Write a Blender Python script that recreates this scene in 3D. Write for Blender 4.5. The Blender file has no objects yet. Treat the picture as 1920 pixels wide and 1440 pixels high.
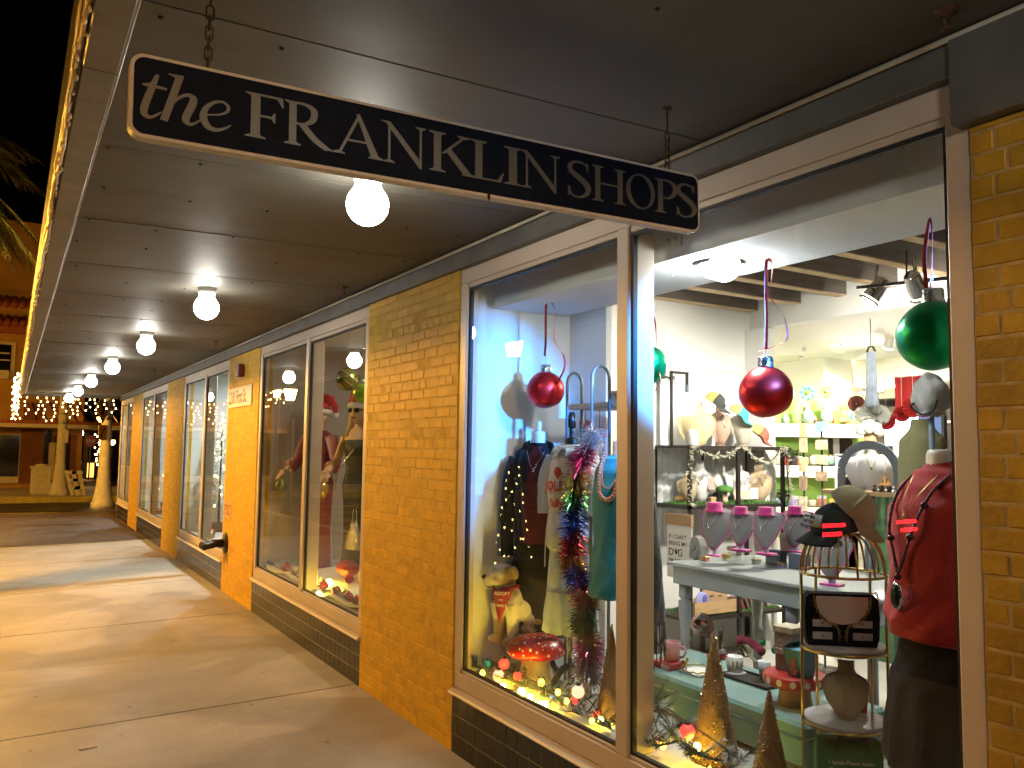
import bpy, math, random
from mathutils import Vector, Matrix
random.seed(7)
SC=bpy.context.scene; COL=SC.collection
V=Vector; PI=math.pi
# ------------------------------------------------------------------ camera frame (calibrated from the photograph)
F=1560.0; CX,CY=960.0,720.0; EYE=V((0,0,1.6))
AX=V((0.8569993,0.05277516,0.51260803)); AY=V((-0.51513663,0.06137798,0.8549076)); AZ=V((0.01365504,-0.99671838,0.07978731))
def ray(px,py):
    v=V((px-CX,py-CY,F)); return V((AX.dot(v),AY.dot(v),AZ.dot(v)))
def at(px,py,X=None,Y=None,Z=None):
    """the point of the place seen at a photo pixel, on the given plane"""
    w=ray(px,py)
    t=(X-EYE.x)/w.x if X is not None else ((Y-EYE.y)/w.y if Y is not None else (Z-EYE.z)/w.z)
    return EYE+w*t
FWD=V((AX.z,AY.z,AZ.z))
def mpp(p): return (V(p)-EYE).dot(FWD)/F      # metres per photo pixel at a point
# ------------------------------------------------------------------ mesh builder
class MB:
    def __init__(s): s.v=[]; s.f=[]; s.sm=[]; s.col=[]; s.usecol=False; s.cc=1.0
    def add(s,vs,fs,smooth=False):
        b=len(s.v); s.v+= [tuple(p) for p in vs]
        for f in fs: s.f.append([i+b for i in f]); s.sm.append(smooth); s.col.append(s.cc)
        return s
    def box(s,x0,y0,z0,x1,y1,z1):
        if x0>x1:x0,x1=x1,x0
        if y0>y1:y0,y1=y1,y0
        if z0>z1:z0,z1=z1,z0
        return s.add([(x0,y0,z0),(x1,y0,z0),(x1,y1,z0),(x0,y1,z0),(x0,y0,z1),(x1,y0,z1),(x1,y1,z1),(x0,y1,z1)],
          [(0,3,2,1),(4,5,6,7),(0,1,5,4),(1,2,6,5),(2,3,7,6),(3,0,4,7)])
    def bbox(s,x0,y0,z0,x1,y1,z1,b):
        """box with bevelled edges (chamfer b)"""
        c=V(((x0+x1)/2,(y0+y1)/2,(z0+z1)/2)); return s.obox(c,V((abs(x1-x0)/2,0,0)),V((0,abs(y1-y0)/2,0)),V((0,0,abs(z1-z0)/2)),b)
    def obox(s,c,u,v,w,b=0.0):
        c=V(c);u=V(u);v=V(v);w=V(w)
        if b<=0:
            P=[c-u-v-w,c+u-v-w,c+u+v-w,c-u+v-w,c-u-v+w,c+u-v+w,c+u+v+w,c-u+v+w]
            return s.add(P,[(0,3,2,1),(4,5,6,7),(0,1,5,4),(1,2,6,5),(2,3,7,6),(3,0,4,7)])
        lu,lv,lw=u.length,v.length,w.length
        b=min(b,lu*.45,lv*.45,lw*.45)
        U,Vv,W=u/lu,v/lv,w/lw
        P=[];idx={}
        for sx in(-1,1):
            for sy in(-1,1):
                for sz in(-1,1):
                    for k in range(3):
                        d=[lu,lv,lw]
                        for j in range(3):
                            if j!=k: d[j]-=b
                        idx[(sx,sy,sz,k)]=len(P); P.append(c+U*(sx*d[0])+Vv*(sy*d[1])+W*(sz*d[2]))
        fs=[]
        def I(a,b_,c_,k): return idx[(a,b_,c_,k)]
        for sg in(-1,1):
            q=[I(sg,-1,-1,0),I(sg,1,-1,0),I(sg,1,1,0),I(sg,-1,1,0)]; fs.append(q if sg>0 else q[::-1])
            q=[I(-1,sg,-1,1),I(-1,sg,1,1),I(1,sg,1,1),I(1,sg,-1,1)]; fs.append(q if sg>0 else q[::-1])
            q=[I(-1,-1,sg,2),I(1,-1,sg,2),I(1,1,sg,2),I(-1,1,sg,2)]; fs.append(q if sg>0 else q[::-1])
        for a in(-1,1):
            for b_ in(-1,1):
                q=[I(a,b_,-1,0),I(a,b_,-1,1),I(a,b_,1,1),I(a,b_,1,0)]; fs.append(q if a*b_>0 else q[::-1])
                q=[I(a,-1,b_,2),I(a,-1,b_,0),I(a,1,b_,0),I(a,1,b_,2)]; fs.append(q if a*b_<0 else q[::-1])
                q=[I(-1,a,b_,1),I(-1,a,b_,2),I(1,a,b_,2),I(1,a,b_,1)]; fs.append(q if a*b_<0 else q[::-1])
                for c_ in(-1,1):
                    q=[I(a,b_,c_,0),I(a,b_,c_,1),I(a,b_,c_,2)]; fs.append(q if a*b_*c_>0 else q[::-1])
        return s.add(P,fs)
    def bar(s,a,b,w,h=None,up=(0,0,1),bev=0.0):
        a=V(a);b=V(b);h=h or w; d=(b-a); L=d.length; d/=L
        up=V(up)
        if abs(d.dot(up))>.99: up=V((1,0,0))
        x=d.cross(up).normalized(); y=x.cross(d)
        return s.obox((a+b)/2,d*(L/2),x*(w/2),y*(h/2),bev)
    def tube(s,pts,r,n=8,closed=False,cap=True):
        pts=[V(p) for p in pts]; m=len(pts); rs=r if isinstance(r,(list,tuple)) else [r]*m
        vs=[];prev=None
        for i,p in enumerate(pts):
            if closed: t=(pts[(i+1)%m]-pts[i-1])
            else: t=pts[min(i+1,m-1)]-pts[max(i-1,0)]
            if t.length<1e-9: t=V((0,0,1))
            t.normalize()
            if prev is None:
                a=V((0,0,1)) if abs(t.z)<.9 else V((1,0,0)); x=t.cross(a).normalized()
            else:
                x=prev-t*prev.dot(t)
                if x.length<1e-6: x=t.orthogonal()
                x.normalize()
            prev=x; y=t.cross(x)
            for k in range(n):
                a=2*PI*k/n; vs.append(p+x*(math.cos(a)*rs[i])+y*(math.sin(a)*rs[i]))
        fs=[]
        for i in range(m if closed else m-1):
            j=(i+1)%m
            for k in range(n): fs.append((i*n+k,i*n+(k+1)%n,j*n+(k+1)%n,j*n+k))
        if cap and not closed: fs.append(tuple(range(n))[::-1]); fs.append(tuple(range((m-1)*n,m*n)))
        return s.add(vs,fs,True)
    def lathe(s,prof,c=(0,0,0),n=24,sx=1.0,sy=1.0,axis=None,fn=None,cap=True):
        """profile [(r,z)] turned about z (or about axis) at c; fn(angle,i)->radius factor"""
        c=V(c);vs=[];fs=[];m=len(prof)
        if axis is not None:
            w=V(axis).normalized(); u=w.orthogonal().normalized(); v=w.cross(u)
        else: u,v,w=V((1,0,0)),V((0,1,0)),V((0,0,1))
        for i,(r,z) in enumerate(prof):
            for k in range(n):
                a=2*PI*k/n; q=r*(fn(a,i) if fn else 1.0)
                vs.append(c+u*(math.cos(a)*q*sx)+v*(math.sin(a)*q*sy)+w*z)
        for i in range(m-1):
            for k in range(n): fs.append((i*n+k,i*n+(k+1)%n,(i+1)*n+(k+1)%n,(i+1)*n+k))
        if cap and prof[0][0]>1e-6: fs.append(tuple(range(n))[::-1])
        if cap and prof[-1][0]>1e-6: fs.append(tuple(range((m-1)*n,m*n)))
        return s.add(vs,fs,True)
    def ell(s,c,rx,ry=None,rz=None,nu=16,nv=10,rot=None,fn=None):
        ry=rx if ry is None else ry; rz=rx if rz is None else rz
        c=V(c);vs=[];fs=[]
        for i in range(nv+1):
            th=PI*i/nv
            for k in range(nu):
                a=2*PI*k/nu; d=V((math.sin(th)*math.cos(a),math.sin(th)*math.sin(a),math.cos(th)))
                q=fn(d) if fn else 1.0
                p=V((d.x*rx*q,d.y*ry*q,d.z*rz*q))
                if rot: p=rot@p
                vs.append(c+p)
        for i in range(nv):
            for k in range(nu): fs.append((i*nu+k,(i+1)*nu+k,(i+1)*nu+(k+1)%nu,i*nu+(k+1)%nu))
        return s.add(vs,fs,True)
    def loft(s,rings,cap=True,smooth=True):
        n=len(rings[0]);vs=[p for r in rings for p in r];fs=[]
        for i in range(len(rings)-1):
            for k in range(n): fs.append((i*n+k,i*n+(k+1)%n,(i+1)*n+(k+1)%n,(i+1)*n+k))
        if cap: fs.append(tuple(range(n))[::-1]); fs.append(tuple(range((len(rings)-1)*n,len(rings)*n)))
        return s.add(vs,fs,smooth)
    def prism(s,poly,o,u,v,d):
        """2-D outline poly in frame (o,u,v) extruded by vector d"""
        o=V(o);u=V(u);v=V(v);d=V(d);n=len(poly)
        A=[o+u*p[0]+v*p[1] for p in poly]; B=[p+d for p in A]
        fs=[tuple(range(n)),tuple(range(2*n-1,n-1,-1))]+[(i,i+n,(i+1)%n+n,(i+1)%n) for i in range(n)]
        return s.add(A+B,fs)
    def sheet(s,rows,smooth=True):
        n=len(rows[0]);vs=[p for r in rows for p in r];fs=[]
        for i in range(len(rows)-1):
            for k in range(n-1): fs.append((i*n+k,i*n+k+1,(i+1)*n+k+1,(i+1)*n+k))
        return s.add(vs,fs,smooth)
    def thick(s,rows,t,smooth=True):
        """sheet of points given a thickness vector t"""
        t=V(t); R=len(rows);n=len(rows[0])
        b=len(s.v); s.sheet(rows,smooth); s.sheet([[V(p)+t for p in r][::-1] for r in rows],smooth)
        a0=b;b0=b+R*n
        def A(i,k): return a0+i*n+k
        def B(i,k): return b0+i*n+(n-1-k)
        e=[]
        for i in range(R-1):
            e.append((A(i+1,0),A(i,0),B(i,0),B(i+1,0))); e.append((A(i,n-1),A(i+1,n-1),B(i+1,n-1),B(i,n-1)))
        for k in range(n-1):
            e.append((A(0,k),A(0,k+1),B(0,k+1),B(0,k))[::-1]); e.append((A(R-1,k+1),A(R-1,k),B(R-1,k),B(R-1,k+1))[::-1])
        for f in e: s.f.append(list(f)); s.sm.append(False); s.col.append(s.cc)
        return s
    def build(s,name,mat,parent=None,origin=None,flat=False):
        me=bpy.data.meshes.new(name)
        if parent is not None: o0=WL[parent.name]
        elif origin is not None: o0=V(origin)
        else:
            xs=[p[0] for p in s.v];ys=[p[1] for p in s.v];zs=[p[2] for p in s.v]
            o0=V(((min(xs)+max(xs))/2,(min(ys)+max(ys))/2,min(zs)))
        me.from_pydata([(p[0]-o0.x,p[1]-o0.y,p[2]-o0.z) for p in s.v],[],s.f)
        if not flat:
            for p,sm in zip(me.polygons,s.sm): p.use_smooth=sm
        if s.usecol:
            a=me.color_attributes.new('tone','FLOAT_COLOR','CORNER')
            k=0
            for p,c in zip(me.polygons,s.col):
                for _ in p.loop_indices: a.data[k].color=(c,c,c,1); k+=1
        me.materials.append(mat); me.validate()
        o=bpy.data.objects.new(name,me); COL.objects.link(o)
        if parent is not None: o.parent=parent; WL[o.name]=V(o0)
        else: o.location=o0; WL[o.name]=V(o0)
        return o
WL={}
def tag(o,label=None,cat=None,group=None,kind=None):
    if label: o['label']=label
    if cat: o['category']=cat
    if group: o['group']=group
    if kind: o['kind']=kind
    return o
def thing(name,label,cat,loc=(0,0,0),group=None):
    o=bpy.data.objects.new(name,None); COL.objects.link(o); o.location=V(loc); o.empty_display_size=.05
    WL[o.name]=V(loc); return tag(o,label,cat,group)
def dup(root,loc,rz=0.0,label=None,group=None,scale=None):
    r=root.copy(); COL.objects.link(r); r.location=V(loc); r.rotation_euler=(0,0,rz); WL[r.name]=V(loc)
    if scale: r.scale=(scale,)*3 if not isinstance(scale,tuple) else scale
    if label: r['label']=label
    if group: r['group']=group
    for ch in list(root.children):
        c=ch.copy(); COL.objects.link(c); c.parent=r
        for g in list(ch.children):
            d=g.copy(); COL.objects.link(d); d.parent=c
    return r
# ------------------------------------------------------------------ materials
def mk(name,base,rough=.5,metal=0.0,var=None,bump=None,emit=None,es=0.0,spec=None,coat=None,trans=None,sheen=None,stretch=None,tone=0.0,alt=None):
    """Principled with optional colour noise var=(scale,amount), bump=(scale,strength), emission, tone = per-face tone attribute"""
    m=bpy.data.materials.new(name); m.use_nodes=True; nt=m.node_tree; N=nt.nodes; L=nt.links; b=N['Principled BSDF']
    b.inputs['Base Color'].default_value=(*base,1); b.inputs['Roughness'].default_value=rough; b.inputs['Metallic'].default_value=metal
    if spec is not None: b.inputs['Specular IOR Level'].default_value=spec
    if coat: b.inputs['Coat Weight'].default_value=coat; b.inputs['Coat Roughness'].default_value=.1
    if trans: b.inputs['Transmission Weight'].default_value=trans
    if sheen: b.inputs['Sheen Weight'].default_value=sheen
    if emit: b.inputs['Emission Color'].default_value=(*emit,1); b.inputs['Emission Strength'].default_value=es
    tc=None
    def coord():
        nonlocal tc
        if tc is None:
            t=N.new('ShaderNodeTexCoord'); tc=t.outputs['Object']
            if stretch:
                mp=N.new('ShaderNodeMapping'); mp.inputs['Scale'].default_value=stretch; L.new(tc,mp.inputs['Vector']); tc=mp.outputs['Vector']
        return tc
    col=None
    if var:
        n=N.new('ShaderNodeTexNoise'); n.inputs['Scale'].default_value=var[0]; n.inputs['Detail'].default_value=5; n.inputs['Roughness'].default_value=.6
        L.new(coord(),n.inputs['Vector'])
        r=N.new('ShaderNodeValToRGB'); a=var[1]; r.color_ramp.elements[0].position=.3; r.color_ramp.elements[1].position=.7
        lo=[max(0,c*(1-a)) for c in base]; hi=[min(1,c*(1+a)) for c in (alt or base)]
        r.color_ramp.elements[0].color=(*lo,1); r.color_ramp.elements[1].color=(*hi,1)
        L.new(n.outputs['Fac'],r.inputs['Fac']); col=r.outputs['Color']
    if tone:
        at_=N.new('ShaderNodeVertexColor'); at_.layer_name='tone'
        mx=N.new('ShaderNodeMix'); mx.data_type='RGBA'; mx.blend_type='MULTIPLY'; mx.inputs['Factor'].default_value=tone
        if col: L.new(col,mx.inputs['A'])
        else: mx.inputs['A'].default_value=(*base,1)
        L.new(at_.outputs['Color'],mx.inputs['B']); col=mx.outputs['Result']
    if col: L.new(col,b.inputs['Base Color'])
    if bump:
        n=N.new('ShaderNodeTexNoise'); n.inputs['Scale'].default_value=bump[0]; n.inputs['Detail'].default_value=4
        L.new(coord(),n.inputs['Vector'])
        bp=N.new('ShaderNodeBump'); bp.inputs['Strength'].default_value=bump[1]; bp.inputs['Distance'].default_value=.01
        L.new(n.outputs['Fac'],bp.inputs['Height']); L.new(bp.outputs['Normal'],b.inputs['Normal'])
    return m
def emis(name,col,s):
    m=bpy.data.materials.new(name); m.use_nodes=True; nt=m.node_tree; nt.nodes.clear()
    e=nt.nodes.new('ShaderNodeEmission'); e.inputs['Color'].default_value=(*col,1); e.inputs['Strength'].default_value=s
    o=nt.nodes.new('ShaderNodeOutputMaterial'); nt.links.new(e.outputs[0],o.inputs[0]); return m
def pane_mat(name,gain=1.0,tint=(.96,.98,.97),dirt=0.0):
    m=bpy.data.materials.new(name); m.use_nodes=True; nt=m.node_tree; N=nt.nodes; L=nt.links; N.clear()
    o=N.new('ShaderNodeOutputMaterial'); mx=N.new('ShaderNodeMixShader'); tr=N.new('ShaderNodeBsdfTransparent'); gl=N.new('ShaderNodeBsdfGlossy')
    tr.inputs['Color'].default_value=(*tint,1); gl.inputs['Roughness'].default_value=0.0
    fr=N.new('ShaderNodeFresnel'); fr.inputs['IOR'].default_value=1.5
    ge=N.new('ShaderNodeNewGeometry'); iv=N.new('ShaderNodeMath'); iv.operation='SUBTRACT'; iv.inputs[0].default_value=gain; L.new(ge.outputs['Backfacing'],iv.inputs[1])
    cl=N.new('ShaderNodeMath'); cl.operation='MULTIPLY'; cl.use_clamp=True; L.new(fr.outputs[0],cl.inputs[0])
    mx2=N.new('ShaderNodeMath'); mx2.operation='MAXIMUM'; mx2.inputs[1].default_value=0; L.new(iv.outputs[0],mx2.inputs[0])
    bf=N.new('ShaderNodeMath'); bf.operation='SUBTRACT'; bf.inputs[0].default_value=1; L.new(ge.outputs['Backfacing'],bf.inputs[1])
    g=N.new('ShaderNodeMath'); g.operation='MULTIPLY'; g.inputs[1].default_value=gain; L.new(bf.outputs[0],g.inputs[0])
    L.new(g.outputs[0],cl.inputs[1])
    L.new(cl.outputs[0],mx.inputs[0]); L.new(tr.outputs[0],mx.inputs[1]); L.new(gl.outputs[0],mx.inputs[2]); L.new(mx.outputs[0],o.inputs[0])
    return m
def text_mesh(body,size,o,u,v,d,bold=0.0,align='LEFT',xs=1.0):
    """writing: returns verts/faces of a filled text laid in frame (o,u,v), raised along d"""
    cu=bpy.data.curves.new('t','FONT'); cu.body=body; cu.size=size; cu.extrude=0; cu.offset=bold; cu.align_x=align; cu.resolution_u=3
    ob=bpy.data.objects.new('t',cu); COL.objects.link(ob)
    dg=bpy.context.evaluated_depsgraph_get(); me=bpy.data.meshes.new_from_object(ob.evaluated_get(dg))
    o=V(o);u=V(u).normalized();v=V(v).normalized();d=V(d)
    vs=[o+u*(p.co.x*xs)+v*p.co.y+d for p in me.vertices]; fs=[tuple(p.vertices) for p in me.polygons]
    bpy.data.objects.remove(ob); bpy.data.curves.remove(cu); bpy.data.meshes.remove(me)
    mb=MB(); mb.add(vs,fs); return mb
def bez(pts,n=10):
    """Catmull-Rom through points"""
    P=[V(p) for p in pts]; out=[]
    for i in range(len(P)-1):
        a=P[max(i-1,0)];b=P[i];c=P[i+1];d=P[min(i+2,len(P)-1)]
        for k in range(n):
            t=k/n; out.append(.5*((2*b)+(c-a)*t+(2*a-5*b+4*c-d)*t*t+(3*b-a-3*c+d)*t**3))
    out.append(P[-1]); return out
def U(a,b): return random.uniform(a,b)
def ring(c,rx,ry,n=24,z=None,fn=None,rot=0.0):
    c=V(c);out=[]
    for k in range(n):
        a=2*PI*k/n; q=fn(a) if fn else 1.0
        x,y=math.cos(a)*rx*q,math.sin(a)*ry*q
        out.append(V((c.x+x*math.cos(rot)-y*math.sin(rot),c.y+x*math.sin(rot)+y*math.cos(rot),c.z)))
    return out
# ------------------------------------------------------------------ render settings, world, camera
SC.render.engine='CYCLES'; SC.view_settings.view_transform='Standard'; SC.view_settings.look='None'; SC.view_settings.gamma=1; SC.view_settings.exposure=.15
SC.cycles.use_denoising=True; SC.cycles.max_bounces=8; SC.cycles.diffuse_bounces=3; SC.cycles.glossy_bounces=4; SC.cycles.transparent_max_bounces=24
SC.cycles.sample_clamp_indirect=4; SC.cycles.sample_clamp_direct=0; SC.cycles.caustics_reflective=False; SC.cycles.caustics_refractive=False
SC.cycles.use_light_tree=True
W_=bpy.data.worlds.new('World'); SC.world=W_; W_.use_nodes=True
nt=W_.node_tree; sk=nt.nodes.new('ShaderNodeTexSky'); sk.sky_type='NISHITA'; sk.sun_disc=False; sk.sun_elevation=math.radians(-4); sk.sun_rotation=math.radians(100)
nt.links.new(sk.outputs[0],nt.nodes['Background'].inputs[0]); nt.nodes['Background'].inputs[1].default_value=.012
cam=bpy.data.cameras.new('camera'); cam.lens=F/1920*36; cam.sensor_width=36; cam.clip_start=.05; cam.clip_end=500
co=bpy.data.objects.new('camera',cam); COL.objects.link(co)
co.matrix_world=Matrix(((AX.x,-AX.y,-AX.z,0),(AY.x,-AY.y,-AY.z,0),(AZ.x,-AZ.y,-AZ.z,1.6),(0,0,0,1))); SC.camera=co
# ------------------------------------------------------------------ materials of the setting
M={}
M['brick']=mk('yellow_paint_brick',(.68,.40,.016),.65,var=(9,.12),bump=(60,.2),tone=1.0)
M['brick_worn_shaded']=mk('worn_shaded_yellow_brick',(.38,.22,.012),.65,var=(5,.36),bump=(45,.5),tone=1.0)  # stains are wear; the darker base paints in weaker light on this pier
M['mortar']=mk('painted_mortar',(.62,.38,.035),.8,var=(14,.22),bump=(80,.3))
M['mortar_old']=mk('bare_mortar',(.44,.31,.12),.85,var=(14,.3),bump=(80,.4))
M['tile']=mk('black_glazed_tile',(.005,.006,.008),.22,spec=.3,var=(30,.3),tone=1.0)
M['grout']=mk('tile_grout',(.42,.36,.26),.85,var=(20,.3))
M['alu']=mk('champagne_aluminium',(.60,.50,.40),.42,metal=.0,var=(3,.07),bump=(120,.05))
M['alu2']=mk('brushed_aluminium',(.62,.52,.42),.35,metal=.1)
M['gasket']=mk('black_gasket',(.012,.012,.012),.6)
M['lintel']=mk('grey_painted_beam',(.105,.105,.097),.55,var=(5,.2),bump=(40,.2))
M['trim']=mk('cream_conduit',(.42,.39,.32),.5,var=(8,.15))
M['soffit']=None
M['fascia']=mk('fascia_metal',(.11,.105,.085),.45,var=(6,.25),bump=(30,.2))
M['galv']=mk('galvanised_edge',(.45,.45,.42),.35,metal=.6,var=(12,.3))
M['rust']=mk('rusty_iron',(.09,.045,.022),.7,metal=.5,var=(60,.5),bump=(150,.4))
M['screw']=mk('dark_screw',(.03,.024,.018),.6,metal=.5)
M['globe']=emis('lit_opal_globe',(1.0,.95,.84),54.0)
M['porcelain']=mk('white_porcelain',(.75,.74,.7),.3)
M['glass']=pane_mat('window_glass',1.25)
M['glass_soft']=pane_mat('window_glass_dim',1.5,(.80,.82,.80))
# soffit paint: dark taupe, satin, slightly wavy sheets
def soffit_mat():
    m=mk('taupe_soffit_paint',(.090,.086,.075),.58,var=(1.3,.26)); nt=m.node_tree;N=nt.nodes;L=nt.links;b=N['Principled BSDF']; b.inputs['Specular IOR Level'].default_value=.2
    tc=N.new('ShaderNodeTexCoord'); n=N.new('ShaderNodeTexNoise'); n.inputs['Scale'].default_value=2.6; n.inputs['Detail'].default_value=2
    n2=N.new('ShaderNodeTexNoise'); n2.inputs['Scale'].default_value=55; n2.inputs['Detail'].default_value=3
    mp=N.new('ShaderNodeMapping'); mp.inputs['Scale'].default_value=(.5,2.2,1)
    L.new(tc.outputs['Object'],mp.inputs['Vector']); L.new(mp.outputs['Vector'],n.inputs['Vector']); L.new(tc.outputs['Object'],n2.inputs['Vector'])
    b1=N.new('ShaderNodeBump'); b1.inputs['Strength'].default_value=.14; b1.inputs['Distance'].default_value=.03
    b2=N.new('ShaderNodeBump'); b2.inputs['Strength'].default_value=.12; b2.inputs['Distance'].default_value=.002
    L.new(n.outputs['Fac'],b1.inputs['Height']); L.new(n2.outputs['Fac'],b2.inputs['Height']); L.new(b1.outputs['Normal'],b2.inputs['Normal']); L.new(b2.outputs['Normal'],b.inputs['Normal'])
    return m
M['soffit']=soffit_mat()
def pavement_mat(name,base,amount=.22,wet=.0):
    """cast concrete: fine grain, broad blotches with an edge, worn rough sheen"""
    m=mk(name,base,.62); nt=m.node_tree;N=nt.nodes;L=nt.links;b=N['Principled BSDF']
    tc=N.new('ShaderNodeTexCoord')
    def noise(sc,det,ro=.6,dist=0):
        n=N.new('ShaderNodeTexNoise'); n.inputs['Scale'].default_value=sc; n.inputs['Detail'].default_value=det; n.inputs['Roughness'].default_value=ro; n.inputs['Distortion'].default_value=dist
        L.new(tc.outputs['Object'],n.inputs['Vector']); return n.outputs['Fac']
    def ramp(f,p0,c0,p1,c1):
        r=N.new('ShaderNodeValToRGB'); r.color_ramp.elements[0].position=p0; r.color_ramp.elements[1].position=p1
        r.color_ramp.elements[0].color=(*c0,1); r.color_ramp.elements[1].color=(*c1,1); L.new(f,r.inputs['Fac']); return r.outputs['Color']
    def mul(a,c):
        x=N.new('ShaderNodeMix'); x.data_type='RGBA'; x.blend_type='MULTIPLY'; x.inputs['Factor'].default_value=1; L.new(a,x.inputs['A']); L.new(c,x.inputs['B']); return x.outputs['Result']
    g=1-amount
    c=ramp(noise(.55,3,.5,.6),.47,tuple(v*g for v in base),.52,tuple(v*1.1 for v in base))
    c=mul(c,ramp(noise(1.7,6),.3,(.78,.76,.74),.7,(1.08,1.08,1.08)))
    c=mul(c,ramp(noise(140,3),.25,(.72,.72,.72),.7,(1.1,1.1,1.1)))
    vo=N.new('ShaderNodeTexVoronoi'); vo.inputs['Scale'].default_value=4.5; L.new(tc.outputs['Object'],vo.inputs['Vector']); c=mul(c,ramp(vo.outputs['Distance'],.05,(.55,.52,.5),.075,(1,1,1)))
    c=mul(c,ramp(noise(9,4,.7),.68,(1,1,1),.76,(.72,.68,.62)))
    L.new(c,b.inputs['Base Color'])
    rr=ramp(noise(.8,4,.5,.5),.4,(.42,)*3,.6,(.68,)*3); L.new(rr,b.inputs['Roughness'])
    bp=N.new('ShaderNodeBump'); bp.inputs['Strength'].default_value=.25; bp.inputs['Distance'].default_value=.004; L.new(noise(90,5),bp.inputs['Height']); L.new(bp.outputs['Normal'],b.inputs['Normal'])
    return m
M['concrete']=pavement_mat('old_concrete',(.52,.48,.41),.16)
M['concrete2']=pavement_mat('newer_concrete',(.50,.455,.37),.1)
M['road']=pavement_mat('asphalt',(.055,.052,.048),.3)
M['paver']=pavement_mat('dark_paving',(.10,.075,.065),.25)
M['kerb']=mk('yellow_kerb_paint',(.45,.36,.08),.7,var=(6,.3))
# ------------------------------------------------------------------ ground
SL=.02
def gz(x): return -SL*(2.1-x)
def slab(name,x0,x1,y0,y1,mat,dz=0.0,t=.12,joint=.006):
    mb=MB(); z0,z1=gz(x0)+dz,gz(x1)+dz
    mb.add([(x0,y0,z0),(x1,y0,z1),(x1,y1,z1),(x0,y1,z0),(x0,y0,z0-t),(x1,y0,z1-t),(x1,y1,z1-t),(x0,y1,z0-t)],
      [(0,1,2,3),(7,6,5,4),(0,4,5,1),(1,5,6,2),(2,6,7,3),(3,7,4,0)])
    return tag(mb.build(name,mat,origin=(0,y0,0)),kind='structure')
gm=MB(); gm.box(-150,-80,-.6,150,200,-.30); tag(gm.build('ground',M['road'],origin=(0,0,-.6)),kind='structure')
rd=MB(); rd.box(-60,-40,-.3,-1.62,70,-.24); tag(rd.build('road',M['road']),kind='structure')
cr=MB(); cr.box(-1.618,22.9,-.3,60,30.2,-.238); tag(cr.build('cross_road',M['road']),kind='structure')
ys=[-4,-.1+.35,2.95,5.52,8.42,10.72,13.2,15.6]
mb=MB(); mb2=MB()
for i in range(len(ys)-1):
    for (xa,xb) in ((-1.6,2.12),):
        y0,y1=ys[i]+.009,ys[i+1]-.009
        z0,z1=gz(xa),gz(xb)
        (mb2 if i>=5 else mb).add([(xa,y0,z0),(xb,y0,z1),(xb,y1,z1),(xa,y1,z0),(xa,y0,z0-.1),(xb,y0,z1-.1),(xb,y1,z1-.1),(xa,y1,z0-.1)],[(0,1,2,3),(7,6,5,4),(0,4,5,1),(1,5,6,2),(2,6,7,3),(3,7,4,0)])
tag(mb.build('sidewalk',M['concrete'],origin=(0,0,0)),kind='structure')
tag(mb2.build('sidewalk_far',M['concrete2'],origin=(0,0,0)),kind='structure')
sb=MB(); sb.box(-1.61,-4,-.3,2.11,15.7,-.115); tag(sb.build('sidewalk_base',mk('joint_dirt',(.03,.025,.02),.9),origin=(0,0,-.3)),kind='structure')
slab('paving',-1.6,2.12,15.62,22.9,M['paver'],-.012)
kb=MB(); kb.box(-1.75,-4,-.3,-1.605,22.9,-.076); tag(kb.build('kerb',M['concrete']),kind='structure')
kf=MB(); kf.box(-30,30.2,-.3,40,30.42,-.06); tag(kf.build('kerb_far',M['kerb']),kind='structure')
sf=MB(); sf.box(-30,30.425,-.3,40,37.4,-.055); tag(sf.build('sidewalk_opposite',M['concrete']),kind='structure')
ln=MB(); ln.box(-20,25.6,-.2379,1.2,25.9,-.2345); tag(ln.build('road_markings',mk('worn_road_paint',(.42,.36,.22),.7,var=(5,.5))),kind='structure')
lb=MB(); p=at(165,1402,Z=-.03); a=V((1,.16,0)).normalized(); bb=V((-.16,1,0)).normalized()
lb.obox((p.x,p.y,gz(p.x)+.004),a*.042,bb*.013,V((0,0,.002)))
lbo=lb.build('paper_tag',mk('dirty_paper_tag',(.55,.48,.40),.8,var=(90,.4))); tag(lbo,'small crumpled paper tag lying on the grey concrete sidewalk','litter')
# ------------------------------------------------------------------ shop building
FX=2.10
bld=thing('shop_building','long yellow brick shopfront with display windows under a flat dark canopy','building',(FX,4,0))
WIN=[(1.20,4.08),(5.45,8.41),(9.77,12.66),(14.13,17.12),(18.5,20.6)]
PIL=[(-3.0,1.20),(4.08,5.45),(8.41,9.77),(12.66,14.13),(17.12,18.5)]
CH=.0594; BL=.176
def pilaster(y0,y1,ztop,seed):
    rn=random.Random(seed); mb=MB(); mb.usecol=True
    k=0; z=.004
    while z<ztop-.01:
        z1=min(z+CH-.008,ztop)
        header=(k%6==3); L=(BL*.5 if header else BL)
        off=(0.03 if header else (0 if k%2 else BL/2))
        y=y0-off
        while y<y1:
            a,b=max(y+.004,y0),min(y+L-.004,y1)
            if b-a>.02:
                j=rn.uniform(-.0015,.0015); mb.cc=rn.uniform(.92,1.08)
                mb.bbox(FX-.004+j+rn.uniform(0,.001),a,z,FX+.05,b,z1,.0028)
            y+=L
        z+=CH; k+=1
    mb.build('brick_pilaster',M['brick_worn_shaded' if y0<1 else 'brick'],bld)
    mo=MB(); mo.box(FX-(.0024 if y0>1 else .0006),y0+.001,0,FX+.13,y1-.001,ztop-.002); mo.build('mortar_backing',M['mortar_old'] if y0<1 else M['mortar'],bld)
pilaster(*PIL[0],2.455,1)
for i,(a,b) in enumerate(PIL[1:]): pilaster(a,b,2.60,i+2)
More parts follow.
